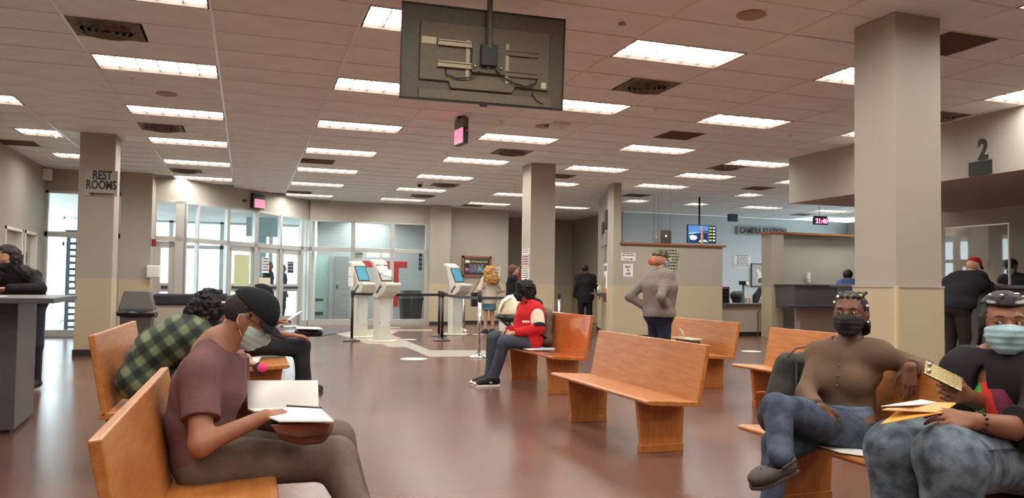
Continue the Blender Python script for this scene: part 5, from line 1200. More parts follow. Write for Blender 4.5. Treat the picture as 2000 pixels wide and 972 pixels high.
    for x, y, z in ((-.03, .062, .118), (.02, .072, .112), (.055, .04, .113), (-.06, .03, .108)): MB().ball(L(x, y, z), (.012, .006, .004), 8, 6, Matrix.Rotation(x * 12, 4, 'Z')).build('white_print', M_PAPER, hw, smooth=True)
    mask_obj(t, L, M, mat('blue_surgical_mask', rgb(158, 190, 198), .8, noise=.05, nscale=40), 1.06, h=.004)
    for i in range(12):
        a = i * math.pi / 6; d2 = unit(elL - wrL); u2 = unit(np.cross(d2, V(0, 0, 1))); v2 = np.cross(d2, u2)
        MB().ball(tri_mid(wrL, elL, .12) + (u2 * math.cos(a) + v2 * math.sin(a)) * .034, .0065, 6, 5).build('bracelet_bead', M_BLACK, t, smooth=True)
    # phone in the raised hand
    p = thing('mobile_phone', 'phone in a sparkling case held by the woman with envelopes', 'phone', tuple(at(1842, 738, 2.95)))
    a_, b_ = Vector(at(1806, 718, 2.96)), Vector(at(1876, 752, 2.93)); dd = (b_ - a_).normalized(); n_ = Vector((.30, .45, -.84)).normalized(); rr = dd.cross(n_).normalized(); n_ = rr.cross(dd)
    PM = Matrix.Identity(4)
    for i in range(3): PM[i][0], PM[i][1], PM[i][2], PM[i][3] = rr[i], dd[i], n_[i], ((a_ + b_) / 2)[i]
    hl = (b_ - a_).length / 2
    MB().box((-.037, -hl, -.004), (.037, hl, .004), PM).build('phone_body', M_BLACK, p, bevel=.003)
    MB().box((-.040, -hl - .003, -.007), (.040, hl + .003, -.004), PM).build('phone_case', mat('champagne_glitter', rgb(190, 170, 120), .25, metal=.7, noise=.4, nscale=200), p, bevel=.002)
    MB().box((-.033, -hl + .004, .004), (.033, hl - .004, .0046), PM).build('screen', mat('phone_glass', rgb(20, 20, 24), .08), p)
    for x in (-.02, .02): MB().ball(PM @ Vector((x, -hl + .012, -.01)), .009, 8, 6).build('camera_lens', M_STEEL, p, smooth=True)
    # envelopes
    yl = mat('yellow_manila', rgb(226, 162, 64), .6, noise=.06, nscale=20)
    def sheet(lab, name, m, cs, parent=None, th=.003):
        q = [Vector(c) for c in cs]; n0 = (q[1] - q[0]).cross(q[3] - q[0]).normalized() * th; o = MB().prism(q, n0).build(name, m)
        return tag(o, lab, 'envelope')
    sheet('large yellow envelope, lowest of those held above the acid-wash jeans', 'envelope', yl, (at(1720, 829, 2.52), at(1842, 806, 2.72), at(1868, 788, 2.86), at(1752, 804, 2.72)))
    sheet('folded buff envelope held above the large yellow one', 'envelope', mat('buff_paper', rgb(214, 160, 104), .6), (at(1722, 801, 2.58), at(1828, 806, 2.7), at(1866, 787, 2.88), at(1770, 786, 2.84)))
    sheet('pale envelope on top of the stack in the masked woman’s hand'.replace('’', "'"), 'envelope', mat('grey_paper', rgb(206, 194, 186), .7), (at(1721, 794, 2.62), at(1780, 792, 2.66), at(1838, 788, 2.86), at(1800, 781, 2.92)))
black_shirt_woman()

# --- generic standing figure for people farther off
def standing(label, x, y, Hh, face, skc, top, top_c, leg_c, arms=None, lean=0, hair=None, cap=None, mask=None, h=.009, wd=1.0, long_top=0, skirt=None, legs=True, sleeves=1.0, look=None, dp=1.0, shoes='black_shoe', zb=.0, stance=.10):
    t = person(label, (x, y, 0)); f = unit(V(face[0], face[1], 0)); s = V(f[1], -f[0], 0); k = Hh / 1.72; u = V(0, 0, 1)       # s: the figure's right
    sk = skin(*skc); P = lambda a, b, z: V(x, y, 0) + s * a * k + f * b * k + u * z * k
    J = dict(hipR=P(.09, 0, .91), hipL=P(-.09, 0, .91), shR=P(.165 * wd, lean * .5, 1.385 - abs(lean) * .25), shL=P(-.165 * wd, lean * .5, 1.385 - abs(lean) * .25), neck=P(0, lean * .58, 1.465 - abs(lean) * .3))
    hc = P(0, .02 + lean * .72, 1.60 - abs(lean) * .4); J['waist'] = P(0, lean * .15, 1.10)
    kn = [P(stance, .02, .50), P(-stance, .02, .50)]; an = [P(stance * 1.05, -.02, .08), P(-stance * 1.05, -.02, .08)]
    A = arms(P) if arms else ((P(.22, -.02, 1.13), P(.24, .06, .89)), (P(-.22, -.02, 1.13), P(-.24, .06, .89)))
    hp, L, M = head_prims(hc, look if look is not None else f + u * -.1, u, k)
    body = torso_prims(J, 0, wd, dp, fwd=f) + hp + [cone(J['neck'], hc, .055, .05, .03)] + limb(J['shR'], A[0][0], A[0][1], ARM) + limb(J['shL'], A[1][0], A[1][1], ARM) + limb(J['hipR'], kn[0], an[0], LEG) + limb(J['hipL'], kn[1], an[1], LEG)
    for i, (e_, w_) in enumerate(A):
        d = unit(w_ - e_); body += hand_prims(w_, d, s * (1 if i == 0 else -1) + f * .2, f, .45, 1.0, .04, fr=.0098)
    sdf_obj('body', body, h, sk, t)
    S = torso_prims(J, .020, 1.04 * wd, 1.05 * dp, fwd=f)
    for i, sh in enumerate(('shR', 'shL')):
        e_, w_ = A[i]
        if sleeves >= 1: S += [cone(J[sh], e_, .064, .054, .03), cone(e_, w_, .054, .042, .03, caps=[(tri_mid(e_, w_, .95), unit(w_ - e_))])]
        else: S += [cone(J[sh], e_, .062, .058, .03, caps=[(tri_mid(J[sh], e_, .7), unit(e_ - npv(J[sh])))])]
    if long_top: S.append(cone(P(0, 0, 1.0), P(0, 0, .91 - long_top), .13, .14, .06, (s, 1.25)))
    S += neckline(J, .066, .045)
    sdf_obj(top, S, h, top_c, t, disp=folds(.007, 14, 3), amp=.008, cuts=[(mv(J['neck'], 0, 0, .045), u), (P(0, 0, .90 - long_top), -u)])
    if skirt is not None: sdf_obj('skirt', [cone(P(0, 0, .98), P(0, 0, .58), .125, .15, .05, (s, 1.2))], h, skirt, t, cuts=[(P(0, 0, .60), -u), (P(0, 0, 1.0), u)])
    else:
        T = [cone(J['hipL'], J['hipR'], .118 * dp ** .6, .118 * dp ** .6, .05), cone(P(0, 0, .9), P(0, 0, 1.0), .118 * dp, .11 * dp, .05, (s, 1.3), caps=[(P(0, 0, 1.0), u)])] + limb(J['hipR'], kn[0], an[0], (.10, .078, .074, .062), .035) + limb(J['hipL'], kn[1], an[1], (.10, .078, .074, .062), .035)
        sdf_obj('trousers', T, h, leg_c, t, disp=folds(.006, 15, 5), amp=.007, cuts=[(V(0, 0, .05), -u)])
    for a in an: b = a + f * .17 * k - u * .055 * k; s_ = sdf_obj('shoe', foot_prims(a, b, .006), h, mat('black_shoe', rgb(34, 32, 32), .5), t, cuts=[(V(0, 0, .01), -u), (V(0, 0, .11), u)]); sole_obj(s_, a, b, M_DARK)
    if hair: hair(t, L, M, J)
    if cap: cap(t, L, M)
    if mask: mask_obj(t, L, M, mask, k, h=max(.006, h * .7))
    eyes(t, L, M, k)
    return t, P, J, A, L, M
def hr(col, prims, amp=.004, fr=90, h=.008, cut=True, col2=None):
    m = mat('hair_%d_%d' % (col[0], col[2]), rgb(*col), .7, noise=.35, nscale=50, col2=None if col2 is None else rgb(*col2))
    return lambda t, L, M, J: sdf_obj('hair', prims(L, M, J), h, m, t, disp=curls(amp, fr), amp=amp * 1.8, cuts=[(L(0, .068, .05), M[:, 1] * .8 - M[:, 2] * .5)] if cut else ())
short = lambda L, M, J: [ell(L(0, -.022, .026), (.082, .096, .090), M, .02)]
onhips = lambda P: ((P(.34, -.10, 1.13), P(.19, .06, 1.02)), (P(-.34, -.10, 1.13), P(-.19, .06, 1.02)))

# gray-topped woman in the camouflage cap
q = at(1287, 600, 9.55)
camo = mat('camouflage_cloth', rgb(120, 112, 88), .9, noise=.6, nscale=26, col2=rgb(48, 44, 36))
def camo_cap(t, L, M): cap_obj(t, L, M, camo, h=.007, brim=.075, bm=mat('pale_brim_cloth', rgb(196, 184, 160), .9))
t, P, J, A, L, M = standing('woman in grey knit top and camouflage cap, hands on hips', q.x, q.y, 1.60, (.80, .10), ('fair', (204, 156, 132)), 'knit_top', cloth('heather_grey_knit', (142, 132, 126), .3, 60), cloth('navy_jeans', (42, 48, 66)),
    arms=lambda P: ((P(.31, -.20, 1.13), P(.16, .04, .95)), (P(-.30, -.25, 1.12), P(-.15, -.06, .96))), look=V(.93, .05, -.05), cap=camo_cap, mask=mat('pale_blue_mask', rgb(150, 170, 200), .8), h=.007, wd=1.12, dp=1.25, long_top=.03,
    hair=hr((196, 140, 100), lambda L, M, J: [ell(L(0, -.03, .0), (.080, .088, .075), M, .02), ell(L(0, -.115, -.035), (.035, .035, .04), M, .02)], .004, 80, .006))
MB().ball(L(0, -.135, -.03), (.04, .028, .045), 12, 8).build('scrunchie', mat('coral_fabric', rgb(206, 84, 84), .8), t, smooth=True)
MB().ball(P(.02, .06, .68), .02, 8, 6).build('yellow_tag', mat('yellow_plastic', rgb(230, 196, 40), .5), t) if False else None

# blond woman seen from behind
t, P, J, A, L, M = standing('blond woman in cream cardigan and striped skirt, seen from behind', 5.57, 18.6, 1.60, (-.2, 1), ('fair', (204, 156, 132)), 'cardigan', cloth('cream_cardigan', (206, 194, 178)), None,
    arms=onhips, h=.011, skirt=mat('teal_striped_cloth', rgb(96, 150, 160), .8, noise=.8, nscale=14, stretch=(.1, .1, 4), col2=rgb(40, 60, 96)), long_top=.14, wd=1.0,
    hair=hr((206, 158, 92), lambda L, M, J: [ell(L(0, -.025, .03), (.095, .11, .10), M, .03), cone(L(0, -.06, -.02), L(0, -.10, -.22), .12, .14, .05, (M[:, 0], 1.3))], .022, 42, .010, False, (140, 98, 52)))
b = thing('shoulder_bag', 'black shoulder bag hanging at the blond woman’s left side'.replace('’', "'"), 'bag', (5.27, 18.6, .8))
MB().box((5.12, 18.56, .64), (5.34, 18.68, .98)).build('bag_body', M_BLACK, b, bevel=.02); MB().tube([(5.14, 18.62, .97), (5.3, 18.6, 1.25), (5.36, 18.6, 1.38), (5.32, 18.66, .97)], .008, 6).build('strap', M_BLACK, b)

# dark-clothed woman by the middle column and the two behind her
q = at(1001, 600, 17.5)
standing('woman with brown bob and black coat left of the middle column', q.x, q.y, 1.60, (.5, -.3), ('fair', (204, 156, 132)), 'coat', cloth('black_cotton', (36, 36, 40)), cloth('black_trousers', (44, 46, 50)), h=.012, long_top=.2,
    hair=hr((110, 70, 50), lambda L, M, J: [ell(L(0, -.03, .01), (.098, .105, .115), M, .03)], .008, 60, .01, True, (70, 44, 34)))
q = at(1017, 600, 19.3)
def red_cap(t, L, M): cap_obj(t, L, M, cloth('red_cap_cloth', (186, 34, 40)), h=.009, brim=.07)
standing('person in maroon top partly hidden behind the brown-haired woman', q.x, q.y, 1.66, (-.6, -.3), ('warm_brown', (134, 86, 62)), 'top', cloth('maroon_fleece', (120, 52, 62)), cloth('black_trousers', (44, 46, 50)), h=.013, hair=hr((40, 30, 28), short, .004, 80, .012))
q = at(1029, 600, 20.6)
standing('person in red cap mostly hidden by the middle column', q.x, q.y, 1.66, (-.8, -.2), ('warm_brown', (134, 86, 62)), 'top', cloth('maroon_fleece', (120, 52, 62)), cloth('black_trousers', (44, 46, 50)), h=.013, cap=red_cap)

# man in the dark suit at the dispenser
q = at(1143, 600, 19.6)
t, P, J, A, L, M = standing('man in dark suit reaching to the hand sanitizer, seen from behind', q.x, q.y, 1.70, (.35, 1), ('deep_brown', (112, 74, 58)), 'suit_jacket', cloth('black_suit_wool', (40, 38, 42)), cloth('black_suit_wool', (40, 38, 42)), h=.011, long_top=.14, wd=1.12,
    arms=lambda P: ((P(.28, .05, 1.17), P(.36, .22, .96)), (P(-.24, -.05, 1.15), P(-.28, .02, .9))), look=V(.7, .6, -.1), hair=hr((24, 22, 24), short, .003, 100, .01))
MB().tube([L(.075, .0, .012), L(.07, .08, .012), L(.03, .105, .008), L(-.03, .105, .008)], .003, 5).build('glasses', M_BLACK, t)

# man in the red cap leaning on the right counter
t, P, J, A, L, M = standing('man in red cap and black t-shirt leaning on the right counter', 9.18, 8.35, 1.80, (1, .05), ('fair', (204, 156, 132)), 't_shirt', cloth('black_cotton', (36, 36, 40)), cloth('brown_work_trousers', (50, 42, 36)), h=.008, wd=1.22, dp=1.25, lean=.42, sleeves=.5,
    arms=lambda P: ((P(.30, .40, 1.08), P(.20, .66, 1.14)), (P(-.30, .42, 1.10), P(-.1, .68, 1.14))), look=V(.9, .1, -.25), cap=lambda t, L, M: cap_obj(t, L, M, cloth('red_cap_cloth', (186, 34, 40)), h=.006, brim=.07), long_top=.02,
    hair=hr((190, 150, 124), lambda L, M, J: [ell(L(0, -.02, .0), (.079, .088, .07), M, .02)], .001, 90, .007), mask=mat('white_mask', rgb(226, 228, 232), .8))
# clerk behind the right counter
q = at(1990, 600, 12.0)
standing('clerk in dark cap behind the right counter at the picture edge', q.x, q.y, 1.72, (-1, -.1), ('warm_brown', (134, 86, 62)), 'shirt', cloth('dark_grey_shirt', (60, 58, 60)), cloth('black_trousers', (44, 46, 50)), h=.012, cap=lambda t, L, M: cap_obj(t, L, M, cloth('charcoal_cap', (56, 48, 44)), h=.009, brim=.06), lean=.2, mask=mat('pale_blue_mask', rgb(150, 170, 200), .8))
# person in the blue shirt behind the near column
q = at(1668, 600, 14.2)
standing('person in blue shirt at the dark counter, mostly behind the near column', q.x, q.y, 1.66, (.3, 1), ('warm_brown', (134, 86, 62)), 'shirt', cloth('cobalt_shirt', (74, 96, 150)), cloth('black_trousers', (44, 46, 50)), h=.012, lean=.35, hair=hr((24, 22, 24), short, .003, 100, .01))
# the two outside the doors
for px, D, lab, c, hh_ in ((523, 21.6, 'person in dark coat outside the glass doors, left one', (44, 48, 58), 1.74), (549, 22.2, 'person in navy coat outside the glass doors, right one', (40, 56, 84), 1.68)):
    q = at(px, 600, D); standing(lab, q.x, q.y, hh_, (.9, -.3), ('warm_brown', (134, 86, 62)), 'coat', cloth('coat_%d' % c[2], c), cloth('black_trousers', (44, 46, 50)), h=.013, long_top=.25, hair=hr((24, 22, 24), short, .003, 100, .012))
# ------------------------------------------------------------ paper helpers on walls
def text_lines(t, o, r, w, h, rows, m=M_INK, dens=.7, seed=0, centre=True, th=.0012, name='text_lines'):
    """rows of small dark bars standing for print too fine to read; o is the top left corner, r the reading direction"""
    rnd = random.Random(seed); o, r = Vector(o), Vector(r).normalized(); n = r.cross(Vector((0, 0, 1))); mb = MB(); lh = h / (rows + .6)
    for i in range(rows):
        L_ = w * rnd.uniform(dens, .94); x0 = (w - L_) / 2 if centre else w * .05; z = -lh * (i + .75); x = x0
        while x < x0 + L_:
            k = min(rnd.uniform(.06, .2) * w, x0 + L_ - x); a = o + r * x + Vector((0, 0, z)) + n * .0005
            mb.prism([a, a + r * k, a + r * k + Vector((0, 0, lh * .42)), a + Vector((0, 0, lh * .42))], n * th); x += k + w * .03
    return tag(mb.build(name, m, t), kind='stuff')
def sheet_on(label, cat, name, o, r, w, h, m=M_PAPER, rows=0, dens=.7, seed=0, ink=M_INK, arrow=None, parts=None, th=.004):
    o, r = Vector(o), Vector(r).normalized(); n = r.cross(Vector((0, 0, 1)))
    t = thing(name, label, cat, tuple(o)); a = o
    MB().prism([a, a + r * w, a + r * w - Vector((0, 0, h)), a - Vector((0, 0, h))][::-1], n * th).build('panel', m, t)
    if rows: text_lines(t, a + n * th, r, w, h * (.6 if arrow else 1), rows, ink, dens, seed)
    if arrow:
        z = -h * .8; q = a + n * (th + .001); s = arrow
        P = [(.15, -.012), (.68, -.012), (.68, -.035), (.86, 0), (.68, .035), (.68, .012), (.15, .012)]
        if s < 0: P = [(1 - x, y) for x, y in P][::-1]
        MB().prism([q + r * (x * w) + Vector((0, 0, z + y * h / .25 * .8)) for x, y in P], n * .002).build('arrow', M_INK, t)
    return t, n
R = (1, 0, 0)
def by_px(x0, y0, x1, y1, Y):
    a, b = ony(x0, y0, Y), ony(x1, y1, Y); return a, abs(b.x - a.x), abs(a.z - b.z)

# low partition notices
o, w_, h_ = by_px(1213, 493, 1241, 509, 15.857); sheet_on('white notice with a right-pointing arrow on the low partition', 'sign', 'arrow_sign', o, R, w_, h_, rows=2, arrow=1, seed=1)
o, w_, h_ = by_px(1217, 515, 1236, 540, 15.857); t, n_ = sheet_on('small white NEXT notice under the arrow sign', 'sign', 'paper_sign', o, R, w_, h_)
for i, s_ in enumerate(('NEXT', 'IN', 'LINE')): text('letters', s_, M_INK, t, o + Vector((w_ / 2, -.006, -h_ * (.24 + .27 * i))), R, (0, 0, 1), .075, .001, bold=.002, sx=.8)
o, w_, h_ = by_px(1281, 485, 1328, 537, 15.857); sheet_on('large grey rules board behind the woman in grey', 'sign', 'rules_board', o, R, w_, h_, mat('grey_green_board', rgb(168, 166, 146), .6), rows=8, dens=.6, seed=4)
# far wall notices
o, w_, h_ = by_px(1433, 497, 1466, 523, 21.885); sheet_on('white notice sheet on the far wall left of the poster', 'sign', 'paper_sign', o, R, w_, h_, rows=8, dens=.6, seed=5)
o, w_, h_ = by_px(1466, 514, 1499, 560, 21.89); t, n_ = sheet_on('framed grey poster with a pale figure on the far wall', 'poster', 'framed_poster', o, R, w_, h_, mat('grey_poster', rgb(178, 172, 168), .5), th=.03)
fr = MB()
for a, b in (((0, 0), (w_, .03)), ((0, h_ - .03), (w_, h_)), ((0, 0), (.03, h_)), ((w_ - .03, 0), (w_, h_))): fr.box((o.x + a[0], o.y - .05, o.z - b[1]), (o.x + b[0], o.y - .02, o.z - a[1]))
fr.build('frame', M_BLACK, t)
MB().prism([(o.x + w_ * a, o.y - .032, o.z - h_ * b) for a, b in ((.3, .3), (.42, .22), (.5, .35), (.66, .45), (.72, .6), (.55, .72), (.36, .66), (.42, .5))][::-1], (0, -.003, 0)).build('pale_figure', M_PAPER, t)
MB().prism([(o.x + w_ * a, o.y - .033, o.z - h_ * b) for a, b in ((.4, .66), (.62, .6), (.68, .8), (.44, .84))][::-1], (0, -.004, 0)).build('dark_bag_shape', M_DARK, t)
# back wall, poster board and cards
o, w_, h_ = by_px(904, 501, 957, 539, 22.948); t, n_ = sheet_on('wood-framed dark bulletin board with yellow heading behind the blond woman', 'board', 'bulletin_board', o, R, w_, h_, mat('navy_board', rgb(48, 46, 60), .6), th=.02)
fr = MB()
for a, b in (((-.03, -.03), (w_ + .03, .03)), ((-.03, h_ - .03), (w_ + .03, h_ + .03)), ((-.03, -.03), (.03, h_ + .03)), ((w_ - .03, -.03), (w_ + .03, h_ + .03))): fr.box((o.x + a[0], o.y - .05, o.z - b[1]), (o.x + b[0], o.y, o.z - a[1]))
fr.build('frame', mat('reddish_wood', rgb(150, 92, 72), .5), t)
text('heading', 'Social Security Cards', mat('yellow_print', rgb(214, 196, 70), .6), t, o + Vector((w_ * .56, -.025, -h_ * .24)), R, (0, 0, 1), .085, .001, bold=.002, sx=.8)
for x0, z0, x1, z1, c in ((.08, .17, .24, .32, (232, 226, 210)), (.08, .6, .2, .75, (150, 120, 170)), (.55, .55, .68, .72, (90, 170, 214)), (.06, .03, .94, .12, (96, 116, 130)), (.26, .4, .34, .62, (120, 96, 110))):
    MB().box((o.x + w_ * x0, o.y - .024, o.z - h_ * z1), (o.x + w_ * x1, o.y - .02, o.z - h_ * z0)).build('pinned_card', mat('card_%d_%d' % (c[0], c[1]), rgb(*c), .6), t)
text_lines(t, o + Vector((w_ * .05, -.022, -h_ * .38)), R, w_ * .9, h_ * .5, 5, mat('pale_print', rgb(170, 164, 170), .6), .5, 3)
o, w_, h_ = by_px(884, 516, 896, 534, 22.948); t, n_ = sheet_on('small orange and black card left of the bulletin board', 'poster', 'small_poster', o, R, w_, h_, mat('orange_card', rgb(190, 140, 96), .6))
for i in (0, 2): MB().box((o.x + .01, o.y - .006, o.z - h_ * (.26 + .25 * i)), (o.x + w_ - .01, o.y - .004, o.z - h_ * (.04 + .25 * i))).build('dark_band', M_DARK, t)
o, w_, h_ = by_px(965, 520, 977, 538, 22.948); sheet_on('white sheet to the right of the blond woman', 'sign', 'paper_sign', o, R, w_, h_, rows=5, seed=9)
# posters on the middle column: left face x=4.93
def on_colx(px0, py0, px1, py1, X): a, b = onx(px0, py0, X), onx(px1, py1, X); return a, abs(a.y - b.y), abs(a.z - b.z)
for (y0, y1), lab, m_, rows in (((485, 497), 'white sheet at the top of the middle column', M_PAPER, 2), ((498, 521), 'pink striped sheet on the middle column', mat('pink_paper', rgb(214, 182, 184), .7), 4), ((522, 547), 'white sheet at the bottom of the stack on the middle column', M_PAPER, 5)):
    a = onx(1033, y0, 4.925); b = onx(1033, y1, 4.925)
    sheet_on(lab, 'sign', 'paper_sign', (4.93, 14.32, a.z), (0, -1, 0), .40, a.z - b.z - .01, m_, rows=rows, seed=int(y0))
# entrance doors notices
def on_door(s, z, o_=-.03): return P3(s * 4.55, z, o_)
dd3 = (Vector((1.62, 22.74, 0)) - Vector((-1.34, 19.29, 0))).normalized()
for s0, z0, w_, h_, m_, lab, rows in ((.345, 1.83, .52, .85, mat('pale_green_paper', rgb(206, 214, 166), .7), 'pale green poster on the left glass door', 0), (.565, 1.80, .26, .40, M_PAPER, 'white notice with dark bands high on the middle glass door', 5),
                                      (.54, 1.28, .44, .36, mat('cream_paper', rgb(226, 216, 196), .7), 'cream sheet below the banded notice on the door', 0), (.785, 1.72, .24, .30, mat('navy_print', rgb(40, 52, 70), .6), 'dark blue notice on the right glass door', 3)):
    q = on_door(s0, z0); sheet_on(lab, 'sign', 'door_notice', q, dd3, w_, h_, m_, rows=rows, seed=rows + 3, ink=M_INK if m_ is M_PAPER else mat('pale_print', rgb(170, 164, 170)))
# angled partition: ticket posters
pd = (Vector((8.95, 19.7, 0)) - Vector((7.6, 16.1, 0))).normalized(); pr_ = -pd            # reading direction seen from the hall
def on_part(s, z, off=.006): return Vector((7.6, 16.1, 0)) + pd * s + Vector((-pd.y, pd.x, 0)) * off + Vector((0, 0, z))
t, n_ = sheet_on('SAVE TIME poster with an orange face panel on the angled partition', 'poster', 'wall_poster', on_part(1.45, 1.70), pr_, .95, .95, M_PAPER)
q = on_part(1.45, 1.70, .012); text('letters', 'SAVE TIME', M_INK, t, q + pr_ * .47 - Vector((0, 0, .12)), pr_, (0, 0, 1), .17, .001, bold=.002, sx=.9)
n2 = Vector((-pd.y, pd.x, 0))
MB().prism([q + pr_ * a - Vector((0, 0, b)) for a, b in ((.05, .58), (.9, .58), (.9, .92), (.05, .92))], n2 * .003).build('orange_panel', mat('orange_print', rgb(214, 140, 80), .6), t)
MB().prism([q + pr_ * (.3 + .15 * math.cos(a)) - Vector((0, 0, .42 + .15 * math.sin(a))) for a in [i * math.pi / 6 for i in range(12)]], n2 * .004).build('face_shape', mat('brown_print', rgb(110, 72, 56), .6), t)
MB().prism([q + pr_ * a - Vector((0, 0, b)) for a, b in ((.2, .74), (.6, .74), (.6, .82), (.2, .82))], n2 * .005).build('white_strip', M_PAPER, t)
for s_, z_, w_, h_, m_, lab in ((1.05, 2.92, .55, .42, M_DARK, 'dark hanging number box nearest on the angled partition'), (1.95, 2.72, .5, .40, M_DARK, 'second dark number box on the angled partition'), (2.2, 2.42, 1.5, .30, M_SIGN, 'long grey sign panel under the number boxes'), (1.5, 2.10, .5, .32, M_SIGN, 'small grey sign plate below the long panel')):
    sheet_on(lab, 'sign', 'wall_sign', on_part(s_, z_), pr_, w_, h_, m_, th=.04)
# shelf with dispenser under the poster
t = thing('wall_shelf', 'narrow ledge with steel edge on the angled partition', 'shelf', tuple(on_part(1.4, .98)))
a, b = on_part(.7, .98), on_part(1.75, .98); nn2 = n2
MB().prism([a, b, b + nn2 * .32, a + nn2 * .32], (0, 0, .03)).build('ledge', M_LAM, t); MB().prism([a - Vector((0, 0, .14)), a, a + nn2 * .20], pd * .03).build('bracket', M_LAM, t)
q = on_part(1.15, 1.01, .16); t = thing('sanitizer_bottle', 'clear hand sanitizer bottle by the suited man', 'bottle', tuple(q)); MB().lathe([(.035, 0), (.035, .13), (.014, .16), (.014, .18)], q, 12).build('bottle', M_WHITE, t, smooth=True); MB().tube([q + Vector((0, 0, .18)), q + Vector((0, 0, .22)), q + Vector((-.05, 0, .215))], .008, 6).build('pump', M_WHITE, t)

# hanging panels and television over the partition
for px0, py0, px1, py1, Y, lab, m_ in ((1276, 452, 1288, 476, 17.2, 'left hanging speckled panel above the low partition', M_SIGN), (1291, 449, 1311, 476, 16.6, 'right hanging dark speckled panel above the low partition', M_DARK)):
    a, b = ony(px0, py0, Y), ony(px1, py1, Y); t = thing('hanging_sign', lab, 'sign', tuple(a))
    MB().box((a.x, Y, b.z), (b.x, Y + .02, a.z)).build('panel', mat('speckled_' + m_.name, rgb(150, 146, 138) if m_ is M_SIGN else rgb(70, 64, 58), .6, noise=.7, nscale=30), t)
    MB().box((a.x + (b.x - a.x) * .4, Y - .004, b.z + (a.z - b.z) * .5), (a.x + (b.x - a.x) * .58, Y, b.z + (a.z - b.z) * .64)).build('white_mark', M_PAPER, t)
    MB().tube([(a.x + .02, Y + .01, a.z), (a.x + .02, Y + .01, H)], .004, 5).tube([(b.x - .02, Y + .01, a.z), (b.x - .02, Y + .01, H)], .004, 5).build('wires', M_DARK, t)
Y = 17.4; a, b = ony(1343, 438, Y), ony(1399, 476, Y); t = thing('monitor', 'lit queue television hanging above the low partition', 'television', (a.x, Y, H))
MB().box((a.x, Y, b.z), (b.x, Y + .05, a.z)).build('housing', M_BLACK, t, bevel=.006)
def scr(m, *pts): MB().prism([(a.x + (b.x - a.x) * x, Y - .004, a.z + (b.z - a.z) * z) for x, z in pts][::-1], (0, -.002, 0)).build('screen_area', m, t)
E_ = lambda n, c, s=1.0: mat(n, rgb(*c), .3, emit=rgb(*c), estr=s)
MB().box((a.x + .02, Y - .004, b.z + .02), (b.x - .02, Y, a.z - .02)).build('screen', E_('screen_blue', (70, 110, 170), .7), t)
scr(E_('screen_dark', (24, 40, 84), .5), (.04, .55), (.7, .3), (.7, .95), (.04, .95)); scr(E_('screen_navy', (20, 26, 46), .4), (.72, .05), (.97, .05), (.97, .95), (.72, .95))
scr(E_('screen_white', (214, 226, 236), .8), (.05, .62), (.16, .55), (.3, .6), (.34, .72), (.24, .84), (.1, .82)); scr(E_('screen_white', (214, 226, 236), .8), (.36, .92), (.46, .80), (.62, .80), (.7, .92))
scr(E_('screen_pale', (150, 180, 220), .8), (.05, .44), (.68, .38), (.68, .42), (.05, .5)); 
for i in range(5): scr(E_('screen_yellow', (206, 206, 60), .8), (.74, .1 + .17 * i), (.84, .1 + .17 * i), (.84, .18 + .17 * i), (.74, .18 + .17 * i)); scr(E_('screen_white', (214, 226, 236), .8), (.87, .1 + .17 * i), (.95, .1 + .17 * i), (.95, .18 + .17 * i), (.87, .18 + .17 * i))
xm = (a.x + b.x) / 2 - .06; MB().tube([(xm, Y + .03, a.z), (xm, Y + .03, H)], .025, 8).build('pole', M_BLACK, t)
o = MB().lathe([(.03, 0), (.045, .03), (.02, .08), (.035, .2), (.015, .3), (.03, .36), (.01, .44)], (ony(1371, 478, 15.93).x, 15.93, 2.14), 12).build('figurine', mat('gilt_wood', rgb(196, 140, 84), .4), smooth=True); tag(o, 'slim gilt figurine standing on the wooden partition cap', 'figurine')

